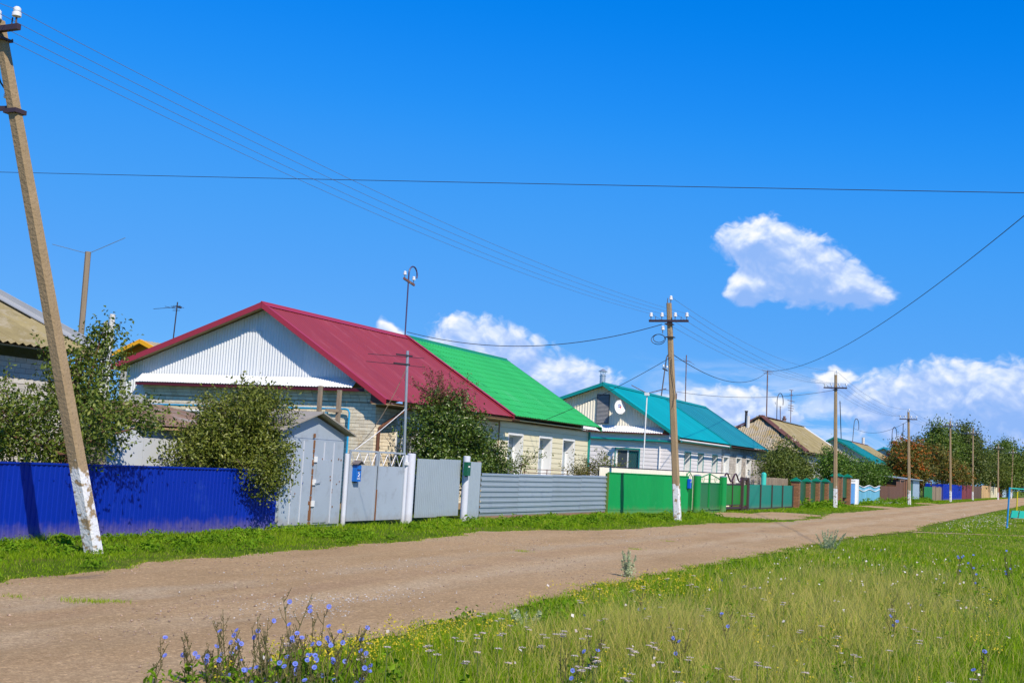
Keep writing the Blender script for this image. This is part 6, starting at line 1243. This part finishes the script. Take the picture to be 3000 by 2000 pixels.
# seed stalks in the dry part
x, y = sample(-5.4, 1.5, 6.2, 24, 20); k = (rng.random(len(x)) < np.clip(1.1-((x+2.6)/2.4)**2, 0.1, 1)) & ~on_dirt(x, y); x, y = x[k], y[k]; n = len(x)
tag(link('grass_stalks', blades('grass_stalks', x, y, 0.20+0.20*rng.random(n), 0.0045+0*x, 0.12+0.3*rng.random(n), 0.82+0.18*rng.random(n))), 'dry straw seed stalks standing in the meadow', 'grass', kind='stuff')
xs, ys, ws = [], [], []
for y0, y1, dens, wd in ((4, 14, 1150, 0.007), (14, 22, 900, 0.008), (22, 45, 420, 0.012), (45, 100, 130, 0.022), (100, 280, 32, 0.05)):
    x, y = sample(-14.62, -9.0, y0, y1, dens); j_ = np.where(rng.random(len(x)) < 0.35, rng.normal(size=len(x))*0.2, 0); k = ~on_dirt(x+j_, y) & (x+j_ < road_l(y)+0.08) & (rng.random(len(x)) < 0.72+0.5*vnoise(x, y, 1.7, 2.0)); xs.append(x[k]); ys.append(y[k]); ws.append(np.full(k.sum(), wd))
x, y, w = map(np.concatenate, (xs, ys, ws)); n = len(x); edge = np.clip((road_l(y)-x)/1.1, 0, 1); f1 = vnoise(x, y, 1.1, 7.0); f2 = vnoise(x, y, 2.6, 1.0)
h = (0.03+0.07*edge+0.07*np.clip(f1, 0, 1)*edge+0.08*np.clip((x+13.2)/-1.2, 0, 1)*np.clip(f2+0.3, 0, 1))*(0.5+0.8*rng.random(n)); h *= np.where(y < 22, 0.72, 0.9)
tint = np.where(rng.random(n) < 0.05, 0.85, np.clip(0.38+0.14*f1+0.14*rng.normal(size=n), 0, 0.64))
tag(link('verge_grass', blades('verge_grass', x, y, h, w*(0.7+0.6*rng.random(n)), 0.4+0.5*rng.random(n), tint)), 'lush green verge grass between the fences and the road', 'grass', kind='stuff')
# sparse short grass creeping from both edges into the dirt
y = rng.uniform(4.5, 60, 15000)**1.0; k = rng.random(len(y)) < np.clip(14/y, 0.15, 1); y = y[k]; n = len(y); side = rng.random(n) < 0.5
cl = np.clip(vnoise(y*0+3, y, 3.0, 1.0)+vnoise(y*0, y, 7.0, 4.0)+0.35, 0, 1.4); off = np.abs(rng.normal(size=n))*0.22*cl; x = np.where(side, road_l(y)+off, road_r(y)-off)
tag(link('edge_grass', blades('edge_grass', x, y, 0.02+0.05*rng.random(n)*np.exp(-off*3), 0.007+0.0002*y, 0.5+0.4*rng.random(n), np.where(rng.random(n) < 0.2, 0.85, np.clip(0.40+0.14*rng.normal(size=n), 0, 0.64)), z0=0.0)), 'thin short grass creeping over both edges of the dirt road', 'grass', kind='stuff')
# broad-leaved weeds
M_weed = leaf_mat('weed_leaf', (0.075, 0.165, 0.006), (0.19, 0.36, 0.012), (0.31, 0.47, 0.028), rough=0.6, transl=0.45, spec=0.15)
def weeds(name, label, spots, size, per, rad, hgt, m):
    c = np.array(spots); idx = np.repeat(np.arange(len(c)), per); n = len(idx); r = rad*(0.5+rng.random(len(c)))[idx]; a = rng.random(n)*2*np.pi; q = np.sqrt(rng.random(n)); hh = (hgt*(0.4+0.9*rng.random(len(c))))[idx]
    p = np.stack([c[idx, 0]+np.cos(a)*q*r, c[idx, 1]+np.sin(a)*q*r, 0.02+hh*rng.random(n)*(1.05-q*q)], -1)
    tag(link(name, leaf_mesh(name, p, size*(0.5+0.9*rng.random(n)), unit(rng.normal(size=(n, 3))*0.6+[0.2, -0.2, 0.8]), m, np.clip(0.45+0.13*rng.normal(size=len(c))[idx]+0.15*rng.normal(size=n), 0, 1), aspect=0.6)), label, 'weeds', kind='stuff')
sx, sy = sample(-14.5, -10.6, 7, 21.5, 3.6); k = (sx < road_l(sy)-0.25) & ~on_dirt(sx, sy) & (rng.random(len(sx)) < 0.35+0.5*vnoise(sx, sy, 0.8, 1.0)+0.4*(sx < -12.3)); sp1 = list(zip(sx[k], sy[k]))
weeds('verge_weeds', 'broad-leaved weeds along the foot of the blue fence', sp1+[(-13.9, 12.6), (-13.6, 13.2), (-13.3, 12.3), (-12.4, 11.4), (-13.9, 18.6), (-14.2, 19.4)], 0.06, 60, 0.18, 0.12, M_weed)
sx, sy = sample(-14.4, -11.8, 24, 48, 1.7); k = (sx < road_l(sy)-0.4) & ~on_dirt(sx, sy); weeds('verge_weeds', 'low weeds below the galvanised and green fences', list(zip(sx[k], sy[k]))+[(-14.3, 37.2), (-14.25, 38.6), (-14.2, 31.6), (-14.3, 34.5), (-14.25, 36.6)], 0.075, 55, 0.22, 0.15, M_weed)
weeds('verge_weeds', 'grassy weed mound at the foot of the brick pillars', [(-13.1-0.9*random.random(), 67+13*random.random()) for _ in range(70)]+[(-13.0-random.random(), 88+45*random.random()) for _ in range(110)], 0.17, 60, 0.5, 0.42, M_weed)
sx, sy = sample(-5.5, 1.5, 6.2, 26, 2.4); k = ~on_dirt(sx, sy) & (sx > road_r(sy)+0.2); weeds('meadow_herbs', 'leafy herbs scattered through the meadow grass', list(zip(sx[k], sy[k])), 0.05, 55, 0.16, 0.17, M_weed)
# flowers
def dots(name, label, p, size, m, up=0.8, aspect=0.95, cat='flowers'):
    n = len(p); tag(link(name, leaf_mesh(name, p, size*(0.7+0.6*rng.random(n)), unit(rng.normal(size=(n, 3))*0.5+[0.1, -0.25, up]), m, rng.random(n), aspect=aspect, fold=0.1)), label, cat, kind='stuff')
M_yf = leaf_mat('yellow_petal', (0.45, 0.36, 0.01), (0.72, 0.58, 0.02), rough=0.6, transl=0.25); M_wf = leaf_mat('white_petal', (0.52, 0.42, 0.37), (0.74, 0.70, 0.66), rough=0.6, transl=0.2); M_bf = leaf_mat('chicory_petal', (0.13, 0.19, 0.72), (0.20, 0.28, 0.85), rough=0.6, transl=0.25); M_stem = mat('flower_stem', (0.10, 0.13, 0.035), 0.7, var=0.25, vscale=9)
def cloud(cx, cy, a, b, n, h0, h1, dens=14):
    c = np.stack([rng.normal(cx, a, n), rng.normal(cy, b, n)], -1); k = ~on_dirt(c[:, 0], c[:, 1]); c = c[k]; idx = np.repeat(np.arange(len(c)), dens); hh = rng.uniform(h0, h1, len(c))[idx]
    return np.concatenate([c[idx]+rng.normal(size=(len(idx), 2))*0.035, (hh+rng.normal(size=len(idx))*0.03)[:, None]], 1)
yp = np.concatenate([cloud(-4.95, 8.1, 0.22, 0.45, 70, 0.10, 0.24), cloud(-4.9, 9.3, 0.3, 0.6, 55, 0.10, 0.22), cloud(-5.0, 14.5, 0.35, 1.2, 75, 0.10, 0.2), cloud(-4.6, 17, 0.5, 2.0, 50, 0.1, 0.2), cloud(-1.0, 13, 0.8, 3, 60, 0.12, 0.25), cloud(-2.5, 8.5, 1.4, 1.6, 35, 0.12, 0.28, 6), cloud(-2.2, 22, 1.2, 5, 50, 0.1, 0.2)])
dots('yellow_flowers', 'clusters of tiny yellow flowers along the meadow edge', yp, 0.016, M_yf)
wp = np.concatenate([cloud(-2.6, 9.0, 1.5, 2.0, 30, 0.20, 0.36, 1), cloud(-2.2, 14, 1.4, 4, 45, 0.2, 0.32, 1), cloud(-3.4, 60, 0.7, 10, 240, 0.15, 0.3, 3), cloud(-2.2, 22, 1.3, 5, 90, 0.15, 0.3, 2), cloud(-12.9, 97, 0.5, 5, 60, 0.1, 0.25, 4)])
dots('white_flowers', 'small white flower heads dotted over the meadow', wp, 0.032, M_wf)
def umbel(sd):
    r = np.random.default_rng(sd); n = 34; a = r.random(n)*2*np.pi; q = np.sqrt(r.random(n))*0.026; p = np.stack([np.cos(a)*q, np.sin(a)*q, 0.004*r.random(n)-q*q*4], -1)
    return leaf_mesh('flower_head', p, 0.012*(0.8+0.5*r.random(n)), unit(r.normal(size=(n, 3))*0.3+[0, 0, 1]), M_wf, np.clip(r.random(n)*(0.5+0.5*(sd % 2)), 0, 1), aspect=1.0, fold=0.1, rg=r)
UM = [umbel(i) for i in range(4)]; ST = MB().tube([(0, 0, 0), (0.01, 0.005, 0.5), (0, 0, 1.0)], [0.0035, 0.003, 0.0025], 4, cap=False); ST.tube([(0, 0, 0.86), (0.045, 0.01, 0.97)], 0.002, 4, cap=False); ST.tube([(0, 0, 0.84), (-0.03, 0.03, 0.95)], 0.002, 4, cap=False); ST = ST.mesh('stem', M_stem)
ypos = [(-3.0-1.9*random.random(), 7.0+2.6*random.random()) for _ in range(22)]+[(-4.2+3.6*random.random(), 7.2+2.2*random.random()) for _ in range(36)]+[(-4.9+4*random.random(), 9.5+6*random.random()) for _ in range(40)]
for x, y in ypos:
    hh = random.uniform(0.2, 0.34); T = thing('yarrow_plant', 'yarrow with flat white flower heads on thin stems in the meadow', 'flower', (x, y, -0.01), group='yarrow plants in the meadow')
    s = link('stem', ST, T, (x, y, -0.01)); s.scale = (1, 1, hh); s.rotation_euler.z = random.random()*6
    link('flower_head', random.choice(UM), T, (x, y, hh-0.008)); 
    if random.random() < 0.6: link('flower_head', random.choice(UM), T, (x+random.uniform(-.05, .05), y+random.uniform(-.05, .05), hh*0.95-0.012))
# chicory at the road edge
fl = MB()
for i in range(14):
    a = 2*math.pi*i/14; r1, r2, w = 0.004, 0.018, 0.0036; ca, sa = math.cos(a), math.sin(a)
    fl.face((r1*ca, r1*sa, 0), (r2*0.8*ca+w*sa, r2*0.8*sa-w*ca, 0.003), (r2*ca, r2*sa, 0.004), (r2*0.8*ca-w*sa, r2*0.8*sa+w*ca, 0.003))
fl.lathe((0, 0, -0.004), [(0.003, 0), (0.005, 0.006), (0.002, 0.01)], 6); FLM = fl.mesh('flower', M_bf)
a_ = FLM.attributes.new('tint', 'FLOAT', 'POINT'); a_.data.foreach_set('value', [random.random() for _ in FLM.vertices])
def chicory(label, x, y, h, seed, flowers, lean=(0, 0), group='chicory plants at the road edge'):
    rn = random.Random(seed); T = thing('chicory_plant', label, 'flower', (x, y, -0.01), group=group); st = MB(); bud = []; tips = []
    for s in range(rn.choice((2, 3, 4))):
        a = rn.random()*6.28; top = Vector((x+lean[0]*h+math.cos(a)*0.22*h, y+lean[1]*h+math.sin(a)*0.22*h, h*rn.uniform(0.75, 1.0))); p0 = Vector((x+rn.uniform(-.03, .03), y+rn.uniform(-.03, .03), -0.01)); mid = p0.lerp(top, 0.5)+Vector((rn.uniform(-.03, .03), rn.uniform(-.03, .03), 0)); st.tube([p0, mid, top], [0.0045, 0.0035, 0.002], 5, cap=False)
        for k in range(7):
            t = rn.uniform(0.3, 1); q = (p0.lerp(mid, t*2) if t < .5 else mid.lerp(top, t*2-1)); aa = rn.random()*6.28; l = rn.uniform(0.05, 0.2)*h; e = q+Vector((math.cos(aa)*l*0.55, math.sin(aa)*l*0.55, l*0.85)); st.tube([q, q.lerp(e, .5)+Vector((0, 0, -0.01)), e], [0.003, 0.002, 0.0015], 4, cap=False); tips.append((q, e))
            for b in range(4): bb = q.lerp(e, rn.uniform(0.3, 1)); bud.append((bb.x+rn.uniform(-.006, .006), bb.y+rn.uniform(-.006, .006), bb.z+rn.uniform(0, .008)))
        for k in range(9): bb = mid.lerp(top, rn.random()); bud.append((bb.x+rn.uniform(-.008, .008), bb.y+rn.uniform(-.008, .008), bb.z+rn.uniform(-.004, .01)))
    st.build('stems', mat('chicory_stem', (0.11, 0.10, 0.035), 0.8, var=0.25, vscale=12), T)
    p = np.array(bud)-np.array([x, y, -0.01]); link('buds', leaf_mesh('buds', p, np.full(len(p), 0.014), unit(rng.normal(size=p.shape)+[0, 0, .2]), leaf_mat('chicory_bud', (0.10, 0.075, 0.025), (0.16, 0.17, 0.04)), rng.random(len(p)), aspect=0.55), T, (x, y, -0.01))['kind'] = 'stuff'
    n = 26; lp_ = np.stack([rng.normal(0, 0.05, n), rng.normal(0, 0.05, n), rng.random(n)*h*0.45], -1); link('leaves', leaf_mesh('leaves', lp_, 0.06*(0.5+rng.random(n)), unit(rng.normal(size=(n, 3))+[0, 0, .4]), M_weed, rng.random(n), aspect=0.3), T, (x, y, -0.01))
    for q, e in rn.sample(tips, min(flowers, len(tips))):
        o = link('flower', FLM, T, e); dv = Vector((rn.uniform(-.3, .7), rn.uniform(-1, -.2), rn.uniform(0.2, 0.9))); o.rotation_euler = dv.to_track_quat('Z', 'Y').to_euler()
cp = [(-5.45, 6.55, 0.40, 2), (-5.30, 6.75, 0.50, 4), (-5.18, 6.95, 0.62, 4), (-5.05, 6.75, 0.52, 5), (-4.95, 7.05, 0.60, 5), (-4.88, 6.75, 0.50, 6), (-4.80, 7.10, 0.80, 6), (-4.72, 6.85, 0.55, 7), (-4.66, 7.15, 0.66, 6), (-4.55, 6.95, 0.52, 7), (-4.48, 7.2, 0.58, 6), (-4.38, 7.0, 0.48, 6), (-4.30, 7.3, 0.66, 6), (-4.22, 7.1, 0.44, 5), (-4.98, 6.5, 0.40, 5), (-4.7, 6.55, 0.42, 6), (-4.45, 6.7, 0.40, 6), (-4.15, 6.95, 0.36, 5)]
for i, (x, y, h, k) in enumerate(cp): chicory('tall chicory with blue flowers and branching brown stems at the road edge', x, y, h*0.8, 200+i, max(2, int(k*0.75)), (0.10 if x > -4.5 else -0.05, 0.05))
for i in range(16): chicory('dry branching chicory stems with few flowers at the road edge', -5.4+1.2*random.random(), 6.35+0.85*random.random(), 0.2+0.25*random.random(), 400+i, random.choice((0, 1, 2)), (random.uniform(-.1, .1), 0.05))
for i, (x, y, h, k) in enumerate([(-3.2, 8.6, 0.40, 3), (-2.75, 9.4, 0.45, 3), (-3.1, 8.0, 0.38, 3), (-2.7, 10.6, 0.42, 2), (-1.6, 12.5, 0.5, 3), (-1.2, 19, 0.6, 5), (-1.7, 21, 0.6, 5), (-0.9, 22, 0.6, 5), (-0.6, 9.5, 0.5, 3), (-4.0, 12.2, 0.4, 2)]): chicory('slender chicory with a few blue flowers standing in the meadow', x, y, h, 300+i, k, group='chicory plants in the meadow')
# wormwood
M_worm = leaf_mat('wormwood_leaf', (0.40, 0.48, 0.26), (0.52, 0.60, 0.36), (0.62, 0.68, 0.46), rough=0.8, transl=0.4)
def wormwood(label, x, y, h, ns, sp):
    T = thing('wormwood_bush', label, 'bush', (x, y, 0)); st = MB(); P_ = []
    for s in range(ns):
        a = random.random()*6.28; tx, ty = sp*math.cos(a)*random.random(), sp*math.sin(a)*random.random(); hh = h*random.uniform(0.6, 1); st.tube([(x+tx*0.3, y+ty*0.3, -0.02), (x+tx, y+ty, hh)], [0.005, 0.002], 4, cap=False)
        t = rng.random(90); P_.append(np.stack([tx*(0.3+0.7*t), ty*(0.3+0.7*t), hh*t], -1)+rng.normal(size=(90, 3))*0.03*(1.1-t)[:, None])
    st.build('stems', mat('wormwood_stem', (0.30, 0.34, 0.2), 0.8), T); p = np.concatenate(P_); link('leaves', leaf_mesh('leaves', p, 0.034*(0.5+rng.random(len(p))), unit(rng.normal(size=p.shape)+[0, 0, .3]), M_worm, rng.random(len(p)), aspect=0.4), T, (x, y, 0))
wormwood('pale grey-green wormwood tuft at the road edge, the nearer one', -5.95, 17.5, 0.42, 9, 0.2)
wormwood('pale grey-green wormwood bush at the road edge, the farther wider one', -5.1, 29.0, 0.5, 18, 0.5)
wormwood('low wormwood clump inside the near meadow edge', -4.75, 10.9, 0.22, 12, 0.2)
# gravel
def stones(name, label, x, y, r, m):
    n = len(x); oc = np.array([[1, 0, 0], [-1, 0, 0], [0, 1, 0], [0, -1, 0], [0, 0, 0.7], [0, 0, -0.5]], float); jit = 1+0.35*rng.normal(size=(n, 6, 1)).clip(-1, 1); a = rng.random(n)*6.28; c, s = np.cos(a)[:, None], np.sin(a)[:, None]; v = oc[None]*jit*r[:, None, None]; vx = v[..., 0]*c-v[..., 1]*s; vy = v[..., 0]*s+v[..., 1]*c
    co = np.stack([vx+x[:, None], vy+y[:, None], v[..., 2]+0.02+r[:, None]*0.2], -1).reshape(-1, 3); i = np.arange(n)[:, None]*6
    tri = [(0, 2, 4), (2, 1, 4), (1, 3, 4), (3, 0, 4), (2, 0, 5), (1, 2, 5), (3, 1, 5), (0, 3, 5)]; f = np.concatenate([i+np.array([t]) for t in tri], 0)
    tag(link(name, nmesh(name, co, f, m)), label, 'gravel', kind='stuff')
x, y = sample(-11.5, -5.2, 5, 34, 55); k = (x > road_l(y)+0.05) & (x < road_r(y)+0.1) & (rng.random(len(x)) < 0.25+0.75*np.clip(vnoise(x, y, 0.8, 6.0)+0.35, 0, 1)); x, y = x[k], y[k]
stones('gravel', 'small brown stones scattered over the dirt road', x, y, 0.005+0.012*rng.random(len(x))**2.5, mat('brown_stone', (0.36, 0.26, 0.19), 0.9, var=0.2, isl_rand=0.45))
cx = np.concatenate([rng.normal(-7.2, 0.38, 500), rng.normal(-6.7, 0.2, 160), rng.normal(-8.6, 0.7, 260), rng.normal(-9.6, 0.6, 200)]); cy = np.concatenate([rng.normal(11.6, 0.9, 500), rng.normal(10.4, 0.5, 160), rng.normal(15, 1.6, 260), rng.normal(24, 4, 200)])
stones('gravel', 'pale crushed stones in a patch on the dirt road', cx, cy, 0.004+0.010*rng.random(len(cx))**2, mat('pale_stone', (0.52, 0.49, 0.47), 0.85, var=0.1, isl_rand=0.35))
tw = [(-8.9, 9.35), (-8.75, 9.45), (-8.6, 9.5), (-8.5, 9.6), (-9.4, 9.1), (-9.0, 20.5), (-7.9, 23.5), (-8.3, 27)]
x = np.concatenate([rng.normal(a, 0.09, 70) for a, b in tw]); y = np.concatenate([rng.normal(b, 0.05, 70) for a, b in tw])
tag(link('road_tufts', blades('road_tufts', x, y, 0.03+0.03*rng.random(len(x)), 0.006+0*x, 0.6+0*x, 0.45+0.4*rng.random(len(x)), z0=0.01)), 'small dry grass tufts growing in the dirt road', 'grass', kind='stuff')
